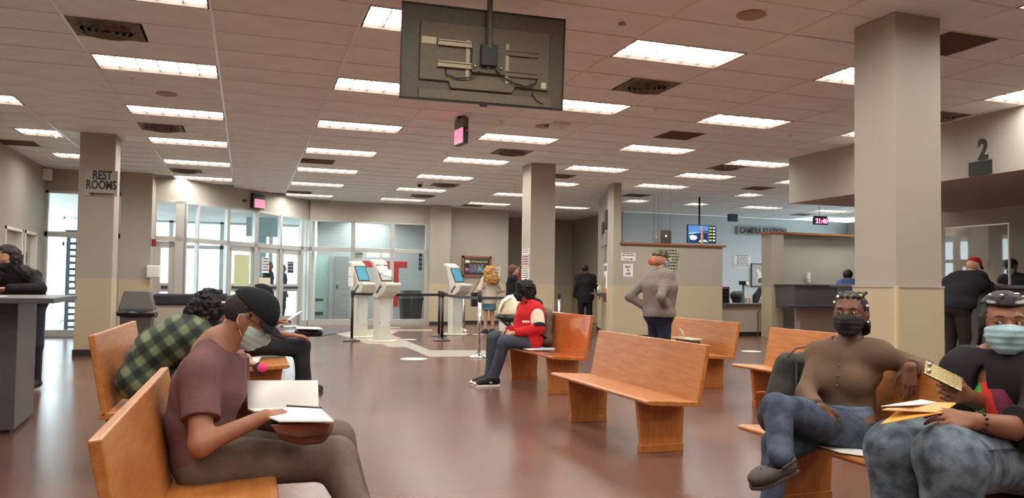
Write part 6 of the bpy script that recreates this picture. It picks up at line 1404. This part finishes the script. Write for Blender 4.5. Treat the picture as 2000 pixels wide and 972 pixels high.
# ------------------------------------------------------------ kiosks
M_KW = mat('kiosk_white_plastic', rgb(204, 200, 190), .35)
def kiosk(label, x, y, face, screen):
    t = loc_thing('ticket_kiosk', label, 'kiosk', (x, y, 0), face)              # local +x is the way the screen looks
    base_ = MB().prism([(-.26, -.22, 0), (.16, -.26, 0), (.34, 0, 0), (.16, .26, 0), (-.26, .22, 0)], (0, 0, .03)); base_.build('foot_plate', mat('cream_foot', rgb(216, 212, 190), .5), t, bevel=.008)
    MB().box((-.14, -.15, .03), (.04, .15, .98)).build('stand', M_KW, t, bevel=.01)
    MB().box((.04, -.11, .3), (.046, .11, .95)).build('front_plate', mat('pale_panel', rgb(206, 212, 208), .4), t)
    for z in (.38, .86):
        for yy in (-.13, .13): MB().ball((.046, yy, z), .009, 8, 5).build('bolt', M_DARK, t)
    MB().box((.04, -.07, .955), (.05, .07, .975)).build('dark_slot', M_BLACK, t)
    MB().prism([(-.16, -.19, .92), (.02, -.19, .86), (.26, -.19, 1.0), (.33, -.19, 1.14), (.30, -.19, 1.19), (.12, -.19, 1.17), (-.06, -.19, 1.0)], (0, .38, 0)).build('lower_housing', M_KW, t, bevel=.02)
    MB().prism([(-.02, -.195, .99), (.13, -.195, 1.14), (.17, -.195, 1.12), (.02, -.195, .96)], (0, .39, 0)).build('side_groove', M_DARK, t)
    MB().prism([(-.05, -.17, 1.02), (.10, -.17, 1.18), (-.13, -.17, 1.60), (-.26, -.17, 1.66), (-.33, -.17, 1.62), (-.20, -.17, 1.56)], (0, .34, 0)).build('head_housing', M_KW, t, bevel=.018)
    d = Vector((-.23, 0, .42)).normalized(); o_ = Vector((.105, 0, 1.19)); nrm_ = Vector((d.z, 0, -d.x))
    q = [o_ + d * a + Vector((0, y_, 0)) for a, y_ in ((.03, -.145), (.40, -.145), (.40, .145), (.03, .145))]
    MB().prism(q, nrm_ * .008).build('screen_bezel', M_BLACK, t)
    q = [o_ + d * a + Vector((0, y_, 0)) + nrm_ * .008 for a, y_ in ((.05, -.125), (.38, -.125), (.38, .125), (.05, .125))]
    MB().prism(q, nrm_ * .002).build('screen', screen, t)
    return t
sc1 = E_('kiosk_screen_teal', (60, 130, 150), .3)
k1 = kiosk('left kiosk with papers taped to its side and a teal screen', 2.36, 17.55, math.radians(-62), sc1)
k2 = kiosk('front kiosk with white sheets stuck over its screen', 2.62, 16.15, math.radians(-62), mat('pale_screen', rgb(190, 196, 196), .3))
k3 = kiosk('right kiosk standing alone near the blond woman', 4.62, 18.05, math.radians(-62), sc1)
for z, m_ in ((1.42, M_PAPER), (1.2, M_PAPER)): MB().box((-.22, -.20, z - .1), (-.02, -.196, z + .1)).build('taped_paper', m_, k1)
for i, (u_, v_, r_) in enumerate(((-.06, .30, .2), (.06, .22, -.3))):
    d = Vector((-.23, 0, .42)).normalized(); nrm_ = Vector((d.z, 0, -d.x)); c_ = Vector((.105, 0, 1.19)) + d * v_ + Vector((0, u_, 0)) + nrm_ * (.014 + .004 * i)
    q = []
    for a, b in ((-1, -1), (1, -1), (1, 1), (-1, 1)):
        a2, b2 = a * math.cos(r_) - b * math.sin(r_), a * math.sin(r_) + b * math.cos(r_); q.append(c_ + d * b2 * .08 + Vector((0, a2 * .1, 0)))
    MB().prism(q, nrm_ * .003).build('stuck_sheet', M_PAPER, k2)

# ------------------------------------------------------------ stanchions and belts
M_BLK = mat('black_post_enamel', rgb(34, 32, 34), .35)
def stanchion(label, x, y, m):
    t = thing('stanchion', label, 'stanchion', (x, y, 0), 'queue posts')
    MB().lathe([(.18, 0), (.18, .012), (.12, .035), (.04, .055), (.033, .07)], (x, y, 0), 24).build('base', m if m is not M_BLK else M_BLK, t, smooth=True)
    MB().lathe([(.028, .05), (.028, .93)], (x, y, 0), 14).build('post', m, t, smooth=True)
    MB().lathe([(.036, .90), (.038, .92), (.038, 1.0), (.03, 1.02), (.01, 1.022)], (x, y, 0), 16).build('head', M_BLK, t, smooth=True)
    return (x, y)
S1 = stanchion('black post in front of the left kiosk', 2.02, 16.35, M_BLK)
S2 = stanchion('black post, front one of the middle pair', 3.83, 16.15, M_BLK)
S3 = stanchion('dark post, rear one of the middle pair', 4.10, 17.6, M_BLK)
S4 = stanchion('thin steel post in front of the back wall', 5.15, 19.4, M_STEEL)
S5 = stanchion('near steel post left of the youth in red', 3.56, 12.42, M_STEEL)
q = at(1092, 600, 17.0); S6 = stanchion('steel post showing right of the middle column', q.x, q.y, M_STEEL)
q = at(1012, 600, 18.2); S7 = (q.x, q.y)
def belt(label, a, b, z=.95):
    a, b = Vector((a[0], a[1], z)), Vector((b[0], b[1], z)); m_ = (a + b) / 2 - Vector((0, 0, .012)); mb = MB(); mb.beam(a, m_, .004, .05); mb.beam(m_, b, .004, .05)
    tag(mb.build('queue_belt', M_BLK), label, 'belt', 'belts between the queue posts')
belt('black belt running from the left post to the front middle post', S1, S2); belt('black belt between the rear middle post and the thin steel post', S3, S4)
belt('black belt from the front middle post to the near steel post', S2, S5); belt('black belt from the near steel post towards the column', S5, (4.93, 13.95)); belt('short black belt joining the middle pair of posts', S2, S3)

# ------------------------------------------------------------ bins
def bin_(label, x, y, w_, h_, m, lid=True, bag=False, rz=0.0):
    t = loc_thing('trash_can', label, 'trash can', (x, y, 0), rz)
    a = w_ / 2; MB().prism([(-a * .82, -a * .82, 0), (a * .82, -a * .82, 0), (a * .82, a * .82, 0), (-a * .82, a * .82, 0)], (0, 0, .01)).build('bottom', m, t)
    v = []; z0, z1 = 0.01, h_ * .74
    for z, s_ in ((z0, .82), (z1, 1.0)): v += [(-a * s_, -a * s_, z), (a * s_, -a * s_, z), (a * s_, a * s_, z), (-a * s_, a * s_, z)]
    MB().add(v, [(0, 1, 5, 4), (1, 2, 6, 5), (2, 3, 7, 6), (3, 0, 4, 7), (3, 2, 1, 0), (4, 5, 6, 7)]).build('bin_body', m, t, bevel=.02)
    v = []
    for z, s_ in ((z1 - .03, 1.06), (z1 + .02, 1.06), (h_, .78)): v += [(-a * s_, -a * s_, z), (a * s_, -a * s_, z), (a * s_, a * s_, z), (-a * s_, a * s_, z)]
    MB().add(v, [(0, 1, 5, 4), (1, 2, 6, 5), (2, 3, 7, 6), (3, 0, 4, 7), (4, 5, 9, 8), (5, 6, 10, 9), (6, 7, 11, 10), (7, 4, 8, 11), (3, 2, 1, 0), (8, 9, 10, 11)]).build('lid', m, t, bevel=.015)
    if bag: sdf_obj('bin_liner', [cone((-a, -a * 1.02, z1 - .06), (a, -a * 1.02, z1 - .06), .035, .035, .02), cone((a, -a, z1 - .06), (a, a, z1 - .06), .035, .035, .02), cone((-a, -a, z1 - .06), (-a, a, z1 - .06), .035, .035, .02), cone((-a, a, z1 - .06), (a, a, z1 - .06), .035, .035, .02)], .012, mat('glossy_black_liner', rgb(24, 24, 28), .25), t, disp=folds(.018, 20), amp=.02)
    return t
M_BIN = mat('brown_grey_plastic', rgb(86, 80, 78), .5)
q = onz(262, 665, 0.05); bin_('large brown-grey lidded bin with black liner beside the left bench', -1.47, 12.7, .42, 1.02, M_BIN, bag=True)
bin_('dark grey bin behind the lobby glass', ony(802, 600, 23.6).x, 23.6, .62, .98, M_DARK)
t = thing('side_table', 'dark low cabinet beside the brown-grey bin', 'cabinet', (-.9, 14.2, 0)); MB().box((-1.35, 14.0, 0), (-.5, 14.45, .78)).build('cabinet_body', mat('beige_cabinet', rgb(178, 170, 156), .6), t); MB().box((-1.4, 13.95, .78), (-.45, 14.5, .96)).build('dark_cover', mat('navy_cover', rgb(40, 40, 54), .7), t, bevel=.03)
# white dome bin by the youth
q = at(1003, 600, 12.6); t = thing('trash_can', 'white dome-topped bin with black liner left of the youth', 'trash can', (q.x, q.y, 0)); c_ = (q.x, q.y, 0)
MB().lathe([(.20, 0), (.22, .4), (.23, .62)], c_, 24).build('bin_body', M_KW, t, smooth=True)
MB().lathe([(.25, .70), (.255, .73), (.24, .80), (.19, .93), (.10, 1.0), (.02, 1.02)], c_, 24).build('dome_lid', mat('ivory_plastic', rgb(226, 214, 184), .4), t, smooth=True)
MB().tube([(q.x - .24, q.y - .08, .75), (q.x - .2, q.y - .14, .9), (q.x - .1, q.y - .2, .97)], .02, 8).build('dome_rib', M_KW, t, smooth=True)
sdf_obj('bin_liner', [cone((q.x + .24 * math.cos(a), q.y + .24 * math.sin(a), .66), (q.x + .24 * math.cos(a + .6), q.y + .24 * math.sin(a + .6), .66), .05, .05, .03) for a in [i * .6 for i in range(11)]] + [cone((q.x - .24, q.y - .05, .68), (q.x - .1, q.y - .22, .5), .05, .03, .03)], .012, mat('glossy_black_liner', rgb(24, 24, 28), .25), t, disp=folds(.016, 18), amp=.02)

# ------------------------------------------------------------ lobby behind the glass
M_TRED = mat('red_wall_paint', rgb(190, 52, 58), .6)
a, b = ony(708, 509, 25.6), ony(795, 522, 25.6); c_, d_ = ony(755, 509, 25.6), ony(777, 598, 25.6)
MB().box((a.x, 25.585, b.z), (b.x, 25.6, a.z)).box((c_.x, 25.585, d_.z), (d_.x, 25.6, b.z)).build('wall_stripe_red', M_TRED); tag(bpy.data.objects['wall_stripe_red'], 'red painted T-shaped stripe on the lobby wall', kind='structure')
for px0, py0, px1, py1, lab, rows in ((690, 493, 709, 506, 'white banded notice inside the lobby glass', 4), (716, 492, 742, 503, 'left framed certificate on the lobby wall', 0), (746, 492, 771, 503, 'right framed certificate on the lobby wall', 0), (664, 519, 670, 523, 'small plate on the lobby wall', 0)):
    o, w_, h_ = by_px(px0, py0, px1, py1, 25.598 if rows == 0 else 22.668); sheet_on(lab, 'sign', 'paper_sign', o, R, w_, h_, M_PAPER, rows=rows, seed=rows)
a, b = ony(818, 495, 22.67), ony(824, 529, 22.67)
for i in range(4):
    z1 = a.z - (a.z - b.z) * i / 4; o = MB().box((a.x, 22.668, z1 - (a.z - b.z) / 4 + .02), (b.x, 22.675, z1)).build('small_card', M_DARK); tag(o, '%s dark card in the vertical strip on the right lobby glass' % ('top', 'second', 'third', 'lowest')[i], 'card', 'cards on the lobby glass')
t = thing('glass_booth', 'pale teal lit glass booth in the lobby corner', 'booth', (2.2, 24.5, 0))
a, b = ony(609, 498, 24.6), ony(640, 632, 24.6)
MB().box((a.x, 24.6, 0), (b.x, 24.7, a.z)).build('back_panel', mat('pale_teal_panel', rgb(176, 206, 204), .4), t)
MB().box((b.x, 24.3, 0), (b.x + .05, 24.7, a.z)).build('post', M_ALU, t); MB().box((a.x + .1, 24.58, .2), (b.x - .15, 24.6, .3)).build('vent_slot', M_DARK, t); MB().box((a.x + .1, 24.58, .62), (b.x - .15, 24.6, .7)).build('vent_slot', M_DARK, t)
t = thing('lobby_door', 'grey door at the back of the lobby left of the red stripe', 'door', (3.1, 25.4, 0)); a, b = ony(655, 500, 25.5), ony(680, 630, 25.5); MB().box((a.x, 25.52, 0), (b.x, 25.58, a.z)).build('door_leaf', mat('door_grey', rgb(150, 156, 160), .5), t); MB().box((a.x + .05, 25.5, 1.0), (a.x + .1, 25.52, 1.12)).build('door_handle', M_DARK, t)
# turnstile behind the left glazing
t = thing('turnstile', 'full-height dark barred turnstile behind the left glass door', 'turnstile', (-3.1, 19.6, 0)); M_TS = mat('dark_blue_steel', rgb(52, 66, 80), .4)
TA, TB = ony(131, 560, 19.7).x, ony(246, 560, 19.7).x; TMx = (TA + TB) / 2
for x_ in (TA, TMx, TB): MB().box((x_ - .035, 19.68, 0), (x_ + .035, 19.74, 2.15)).build('upright', M_TS, t)
for x_ in (TA + .16, TA + .3, TB - .3, TB - .16): MB().box((x_ - .018, 19.69, 1.0), (x_ + .018, 19.72, 2.1)).build('upright', M_TS, t)
for i in range(15): MB().tube([(TA, 19.71, .14 + i * .14), (TB, 19.71, .14 + i * .14)], .028, 8).build('bar', M_TS, t)
MB().box((TA - .05, 19.62, 2.12), (TB + .05, 19.8, 2.25)).build('top_rail', M_TS, t)

# ------------------------------------------------------------ camera station
t = thing('service_counter', 'camera station counter with a grey top and beige front', 'counter', (11.5, 16.7, 0))
MB().box((10.4, 16.55, .1), (12.0, 16.62, .74)).build('front_panel', mat('beige_front', rgb(186, 174, 158), .6), t); MB().box((10.4, 16.57, 0), (12.0, 16.63, .1)).build('kick_strip', M_BASE, t)
MB().box((10.3, 16.45, .74), (12.05, 17.2, .79)).build('counter_top', M_LAM, t, bevel=.004); MB().box((10.4, 16.62, .05), (10.5, 17.1, .74)).box((11.9, 16.62, .05), (12.0, 17.1, .74)).build('side_panel', M_GREY, t)
t = thing('paper_tray', 'dark stacked document trays on the camera station counter', 'tray', (10.95, 16.9, .79))
for i in range(5): MB().box((10.72, 16.75, .80 + i * .085), (11.12, 17.05, .81 + i * .085)).build('tray', M_DARK, t)
MB().box((10.7, 16.74, .79), (10.72, 17.06, 1.19)).box((11.12, 16.74, .79), (11.14, 17.06, 1.19)).build('tray_side', M_DARK, t); MB().box((10.74, 16.76, 1.15), (11.1, 17.04, 1.17)).build('red_papers', mat('red_paper', rgb(170, 80, 70), .7), t)
t = thing('office_chair', 'dark office chair behind the camera station counter', 'chair', (11.3, 17.9, 0)); q = at(1440, 575, 22.0)
sdf_obj('backrest', [cone((q.x - .08, q.y, .95), (q.x + .08, q.y, .95), .13, .13, .05), cone((q.x, q.y, .9), (q.x, q.y, .7), .15, .13, .05)], .015, M_BLACK, t); MB().lathe([(.22, .45), (.24, .5), (.22, .53)], (q.x, q.y, 0), 16).build('seat', M_BLACK, t); MB().lathe([(.03, .06), (.03, .45)], (q.x, q.y, 0), 10).lathe([(.28, 0), (.28, .03), (.03, .08)], (q.x, q.y, 0), 10).build('pedestal', M_BLACK, t)
q = at(1479, 560, 22.5); t = thing('studio_stool', 'dark swivel chair before the framed poster', 'chair', (q.x, q.y, 0)); MB().prism([(q.x - .12, q.y, .95), (q.x + .1, q.y, 1.2), (q.x + .22, q.y, 1.15), (q.x + .05, q.y, .75), (q.x - .1, q.y, .7)], (0, .08, 0)).build('backrest', M_BLACK, t, bevel=.02); MB().lathe([(.2, .5), (.22, .55), (.2, .58)], (q.x, q.y, 0), 14).build('seat', M_BLACK, t); MB().lathe([(.25, 0), (.25, .03), (.03, .06), (.03, .5)], (q.x, q.y, 0), 10).build('pedestal', M_BLACK, t)
q = ony(1455, 540, 16.9); t = thing('camera_unit', 'small camera unit with a white lamp globe on the counter', 'camera', (q.x, 16.9, .79)); x_ = q.x
MB().box((x_ - .02, 16.95, .79), (x_ + .02, 16.99, 1.24)).build('arm', mat('green_grey_metal', rgb(110, 132, 120), .5), t); MB().box((x_ - .1, 16.9, 1.24), (x_ + .04, 17.02, 1.34)).build('camera_body', M_BLACK, t, bevel=.01); MB().ball((x_ + .1, 16.95, 1.26), .06, 12, 8).build('lamp_globe', M_WHITE, t, smooth=True)
MB().box((x_ + .10, 16.94, .79), (x_ + .12, 16.96, 1.2)).box((x_ + .2, 16.94, .79), (x_ + .22, 16.96, 1.1)).build('white_frame', M_WHITE, t)
for z in (.86, .95, 1.04): MB().box((x_ + .12, 16.94, z), (x_ + .2, 16.96, z + .015)).build('rung', M_WHITE, t)
for i, px in enumerate((1424, 1497)):
    q = at(px, 580, 23.0); t = thing('desk_cabinet', ('left' if i == 0 else 'right') + ' beige desk cabinet behind the camera station', 'cabinet', (q.x, q.y, 0)); MB().box((q.x - .22, q.y + .4, 0), (q.x + .22, q.y + .8, .86)).build('cabinet_body', mat('beige_cabinet', rgb(178, 170, 156), .6), t); MB().box((q.x - .24, q.y + .38, .86), (q.x + .24, q.y + .82, .90)).build('cabinet_top', M_WHITE, t)
tag(MB().tube([(11.85, 16.50, .8), (11.86, 16.44, .7), (11.75, 16.46, .55), (11.78, 16.48, .3), (11.74, 16.44, .02), (11.6, 16.3, .01)], .012, 8).build('power_cable', M_DARK, smooth=True), 'dark cable hanging down the beige counter front', 'cable')

# partition with the dark counter on the right of the camera station
tag(MB().box((11.78, 15.95, 0), (12.12, 16.35, 2.47)).build('wall_partition_post', M_WALL), 'pale end post of the tall partition', kind='structure')
tag(MB().box((12.12, 16.12, 0), (15.2, 16.28, 2.47)).build('wall_partition_right', M_GREY), 'grey tall partition behind the dark counter', kind='structure')
tag(MB().box((11.74, 15.92, 2.47), (15.2, 16.36, 2.52)).build('trim_2', M_CAP), 'wooden cap on the tall partition', kind='structure')
t = thing('dark_counter', 'dark grey laminate counter with a lower ledge beside the near column', 'counter', (13.3, 15.3, 0))
a = ony(1553, 555, 15.2); MB().box((a.x, 15.2, .78), (14.4, 15.9, a.z)).build('upper_case', M_LAM, t, bevel=.003); MB().box((a.x - .03, 15.15, a.z - .03), (14.4, 15.95, a.z)).build('counter_top', mat('dark_laminate_top', rgb(70, 66, 68), .35), t)
b = ony(1532, 607, 14.9); MB().box((b.x, 14.75, .74), (14.4, 15.2, .79)).build('lower_ledge', mat('dark_laminate_top', rgb(70, 66, 68)), t, bevel=.003); MB().box((a.x - .02, 15.0, 0), (14.4, 15.2, .74)).build('front_panel', mat('rosy_beige_front', rgb(170, 150, 138), .6), t)
q = ony(1577, 540, 16.1); t = thing('soap_dispenser', 'small white dispenser on the grey tall partition', 'dispenser', (q.x, 16.1, q.z)); MB().box((q.x - .05, 16.04, q.z - .06), (q.x + .05, 16.12, q.z + .1)).build('dispenser_body', M_WHITE, t, bevel=.01); MB().box((q.x - .03, 16.02, q.z - .14), (q.x + .03, 16.1, q.z - .06)).build('spout', M_WHITE, t)
q = ony(1644, 568, 15.5); t = thing('sanitizer_bottle', 'white bottle on the dark counter beside the blue shirt', 'bottle', (q.x, 15.5, a.z)); MB().lathe([(.045, 0), (.045, .15), (.02, .18), (.02, .21)], (q.x - .05, 15.35, a.z), 12).build('bottle', M_WHITE, t, smooth=True)

# right counter under the soffit, acrylic screen
t = thing('long_counter', 'tall dark grey service counter under the number 2', 'counter', (9.9, 8, 0))
MB().box((9.62, 5.0, .1), (9.72, 11.2, 1.2)).build('front_panel', M_LAM, t); MB().box((9.66, 5.0, 0), (9.74, 11.2, .1)).build('kick_strip', M_BASE, t); MB().box((9.5, 4.95, 1.2), (10.25, 11.25, 1.245)).build('counter_top', mat('dark_laminate_top', rgb(70, 66, 68)), t, bevel=.004)
MB().box((9.72, 11.1, .1), (10.2, 11.2, 1.2)).build('side_panel', M_LAM, t)
t = thing('acrylic_screen', 'clear acrylic sneeze screen standing on the right counter', 'screen', (9.9, 8.7, 1.245))
a, b = onx(1846, 443, 9.9), onx(1971, 452, 9.9)
MB().box((9.897, b.y, 1.26), (9.903, a.y, 2.10)).build('acrylic_sheet', M_PLEXI, t); MB().box((9.885, b.y, 2.09), (9.915, a.y, 2.11)).build('top_edge', M_WHITE, t); MB().box((9.885, b.y - .01, 1.25), (9.915, b.y + .01, 2.1)).build('side_edge', mat('pale_acrylic_edge', rgb(206, 206, 200), .3), t)
for yy in (a.y - .2, b.y + .2): MB().box((9.8, yy - .02, 1.245), (10.0, yy + .02, 1.265)).build('foot', M_WHITE, t)
q = at(1998, 530, 10.3); t = thing('hand_towel_roll', 'white ribbed object at the right picture edge on the counter', 'roll', (q.x, q.y, 1.245)); MB().lathe([(.06, 0), (.06, .1), (.05, .11), (.06, .12), (.06, .22), (.05, .23), (.06, .24), (.05, .33)], (9.75, 7.4, 1.245), 14).build('roll', M_WHITE, t)

# wall bits
q = Vector((-1.93, 18.6, 1.37)); t = thing('towel_dispenser', 'white rounded dispenser on the pier beside the entrance', 'dispenser', (-1.9, 18.55, 1.3)); a = ony(297, 530, 18.5)
MB().box((a.x - .10, 18.40, a.z - .13), (a.x + .16, 18.58, a.z + .13)).build('dispenser_body', M_WHITE, t, bevel=.03)
q = ony(298, 474, 18.5); t = thing('fire_alarm', 'small red fire alarm on the pier edge', 'alarm', (q.x, 18.5, q.z)); MB().box((q.x - .02, 18.48, q.z - .07), (q.x + .06, 18.56, q.z + .08)).build('alarm_body', mat('alarm_red', rgb(150, 26, 40), .5), t, bevel=.006)
q = onx(92, 342, -3.86); t = thing('wall_speaker', 'small white box high in the left corner', 'speaker', tuple(q)); MB().box((-3.92, 18.3, q.z - .1), (-3.78, 18.5, q.z + .12)).build('box', M_WHITE, t, bevel=.01)
q = onx(1837, 474, 5.44)
# floor marks
M_DEC = mat('pale_floor_sticker', rgb(214, 208, 200), .5)
for i, (px, py, w_, h_, lab) in enumerate(((808, 701, .42, .16, 'nearest round sticker on the open floor'), (800, 663, .30, .12, 'sticker beyond the pale band'), (706, 648, .3, .1, 'sticker behind the kiosks'), (1467, 686, .36, .16, 'sticker between the benches on the right'), (935, 653, .3, .1, 'sticker under the queue belt'), (772, 640, .3, .1, 'farthest sticker near the lobby glass'))):
    q = onz(px, py, 0); tag(MB().lathe([(w_ * .5, .003), (w_ * .5, .0045)], (q.x, q.y, 0), 28).build('floor_sticker', M_DEC), 'white oval ' + lab, 'floor sticker', 'distance stickers on the floor')
q = MB().prism([(.55, 18.6, .001), (1.5, 17.9, .001), (2.5, 19.9, .001), (1.9, 20.9, .001)], (0, 0, .012)).build('door_mat', mat('dark_grey_mat', rgb(92, 94, 98), .9, noise=.2, nscale=60)); tag(q, 'dark grey mat inside the entrance doors', 'mat')

# ------------------------------------------------------------ things on laps and benches
c = npv(at(566, 812, 3.0)); L0 = Vector(at(482, 806, 3.22)); 
t = thing('clipboard_papers', 'open white paper pad the man in maroon is writing on', 'paper', tuple(c))
A0, A1 = Vector(at(484, 800, 3.35)), Vector(at(622, 796, 3.22)); B0, B1 = Vector(at(545, 824, 2.98)), Vector(at(652, 824, 2.92))
MB().prism([A0, A1, B1, B0], (0, 0, .006)).build('lower_sheet', M_PAPER, t)
# the lifted pages stand up behind his hand and curl
u0, u1 = Vector(at(482, 746, 3.42)), Vector(at(622, 746, 3.30)); n = 6; vs = []; fs = []
for i in range(n + 1):
    f_ = i / n; bow = math.sin(f_ * math.pi) * .015
    for p, q in ((A0, u0), (A1, u1)): vs.append(p.lerp(q, f_) + Vector((0, .03 * math.sin(f_ * 1.6) - bow, .004)))
for i in range(n): fs.append((2 * i, 2 * i + 1, 2 * i + 3, 2 * i + 2))
vs2 = [v + Vector((0, .004, 0)) for v in vs]; k = len(vs); fs2 = fs + [tuple(j + k for j in f[::-1]) for f in fs]
MB().add(vs + vs2, fs2).build('raised_page', M_PAPER, t, smooth=True)
text_lines(t, B0 + Vector((.02, .03, .012)), (1, 0, 0), .15, .001, 1) if False else None
MB().tube([at(560, 792, 3.02), at(628, 796, 2.98)], .0035, 8).build('pen', M_DARK, t)
t = thing('crossbody_bag', 'rust brown bag on the lap of the man in maroon', 'bag', tuple(at(585, 848, 3.05)))
bag_m = mat('rust_leather', rgb(104, 60, 46), .7, noise=.3, nscale=20)
bp_ = [at(532, 832, 3.02), at(560, 829, 3.01), at(640, 829, 3.0), at(644, 850, 3.0), at(630, 868, 3.0), at(590, 872, 3.0), at(545, 862, 3.01)]
MB().prism(bp_[::-1], (.03, .11, .01)).build('bag_body', bag_m, t, bevel=.016, smooth=True)
MB().prism([p + Vector((0, -.004, 0)) for p in (at(528, 829, 3.0), at(646, 826, 2.99), at(640, 845, 2.99), at(585, 852, 2.99), at(540, 845, 3.0))][::-1], (0, .012, 0)).build('front_flap', mat('rust_leather_flap', rgb(120, 68, 50), .65, noise=.25, nscale=25), t, bevel=.004)
MB().tube([at(538, 846, 2.985), at(585, 853, 2.98), at(640, 846, 2.98)], .003, 6).build('flap_edge', mat('dark_thread_brown', rgb(70, 40, 30), .7), t, smooth=True)
c0, c1 = npv(at(505, 826, 3.12)), npv(at(570, 832, 3.12)); sdf_obj('dark_flap', [cone(c0, c1, .030, .032, .02), cone(mv(c0, 0, .09, .005), mv(c1, .05, .09, 0), .03, .03, .02)], .006, cloth('dark_bag_cloth', (46, 42, 44)), t, disp=folds(.004, 26, 4), amp=.006)
# black backpack on the right bench
t = thing('backpack', 'black backpack on the bench beside the woman in brown', 'backpack', (2.9, 3.9, .4)); PB = [(1545, 705), (1530, 770)]
a, b, c = npv(at(1540, 712, 4.28)), npv(at(1524, 790, 4.25)), npv(at(1560, 760, 4.3))
M_BP = cloth('charcoal_backpack_nylon', (70, 68, 64), .35, 12, .6, col2=(40, 38, 38))
sdf_obj('pack_body', [cone(a, mv(b, .0, 0, -.02), .075, .105, .04), cone(mv(a, .09, -.02, .0), mv(b, .10, -.02, -.02), .07, .10, .04), cone(mv(b, -.05, 0, -.06), mv(b, .16, -.03, -.06), .09, .09, .04)], .007, M_BP, t, disp=folds(.010, 17, 6), amp=.012, cuts=[(V(0, 0, .405), V(0, 0, -1))])
MB().tube([mv(a, -.05, -.06, .05), mv(a, 0, -.06, .095), mv(a, .08, -.07, .10), mv(a, .10, -.08, .06)], .006, 8).build('handle', mat('dull_pink_piping', rgb(120, 92, 86), .7), t, smooth=True)
MB().tube([mv(a, -.02, -.09, .02), mv(a, -.04, -.12, -.1), mv(b, -.04, -.13, -.02)], .008, 6).build('zip_line', M_BLACK, t, smooth=True)
st = [Vector(at(x_, y_, 4.0)) for x_, y_ in ((1508, 838), (1500, 862), (1497, 885), (1494, 905))]; mb = MB()
for p, q in zip(st[:-1], st[1:]): mb.beam(p, q, .022, .005, (1, 1, 0))
mb.build('hanging_strap', M_BLACK, t)
MB().box(tuple(at(1483, 765, 4.2) + Vector((-.02, -.02, -.004))), tuple(at(1483, 765, 4.2) + Vector((.03, .0, .004)))).build('red_tag', mat('red_paper', rgb(170, 80, 70)), t)
tag(MB().prism([onz(1590, 868, .394), onz(1640, 872, .394), onz(1722, 886, .394), onz(1705, 893, .396), onz(1640, 884, .396)], (0, 0, .004)).build('paper_sheet', M_PAPER), 'white papers on the bench between the two masked women', 'paper')
# handbag on the bench behind
t = thing('handbag', 'white and tan handbag on the bench behind the woman in grey', 'bag', (5.1, 8.3, .4)); q = Vector((5.08, 8.52, .40))
sdf_obj('bag_body', [cone(q + Vector((0, -.12, .09)), q + Vector((0, .14, .09)), .085, .085, .04), cone(q + Vector((-.02, -.1, .06)), q + Vector((-.02, .1, .06)), .09, .09, .03)], .009, mat('dark_bag_leather', rgb(56, 48, 46), .5), t, cuts=[(V(0, 0, .407), V(0, 0, -1)), (V(0, 0, .54), V(0, 0, 1))])
MB().box(q + Vector((-.10, -.2, .13)), q + Vector((.08, .22, .15))).build('pale_top', mat('cream_leather', rgb(214, 194, 160), .5), t, bevel=.006)
MB().tube([q + Vector((-.05, .0, .14)), q + Vector((-.06, .03, .22)), q + Vector((-.05, .10, .25)), q + Vector((-.04, .17, .21)), q + Vector((-.03, .19, .14))], .011, 8).build('handle', mat('cream_leather', rgb(214, 194, 160)), t, smooth=True)
# maroon bag behind the plaid person
t = thing('tote_bag', 'dark red-edged bag on the left bench behind the plaid shirt', 'bag', (-.65, 6.2, .43)); a, b = Vector((-.72, 6.0, .44)), Vector((-.42, 6.42, .72))
MB().box(a, b).build('bag_body', mat('dark_maroon_cloth', rgb(58, 34, 38), .8), t, bevel=.02); MB().box((a.x - .01, a.y - .01, b.z - .012), (b.x + .01, b.y + .01, b.z + .01)).build('red_edge', mat('rust_red_trim', rgb(140, 56, 44), .6), t, bevel=.004)
for o in list(bpy.data.objects):
    if o.type == 'MESH' and not o.data.materials: print('NOMAT', o.name)
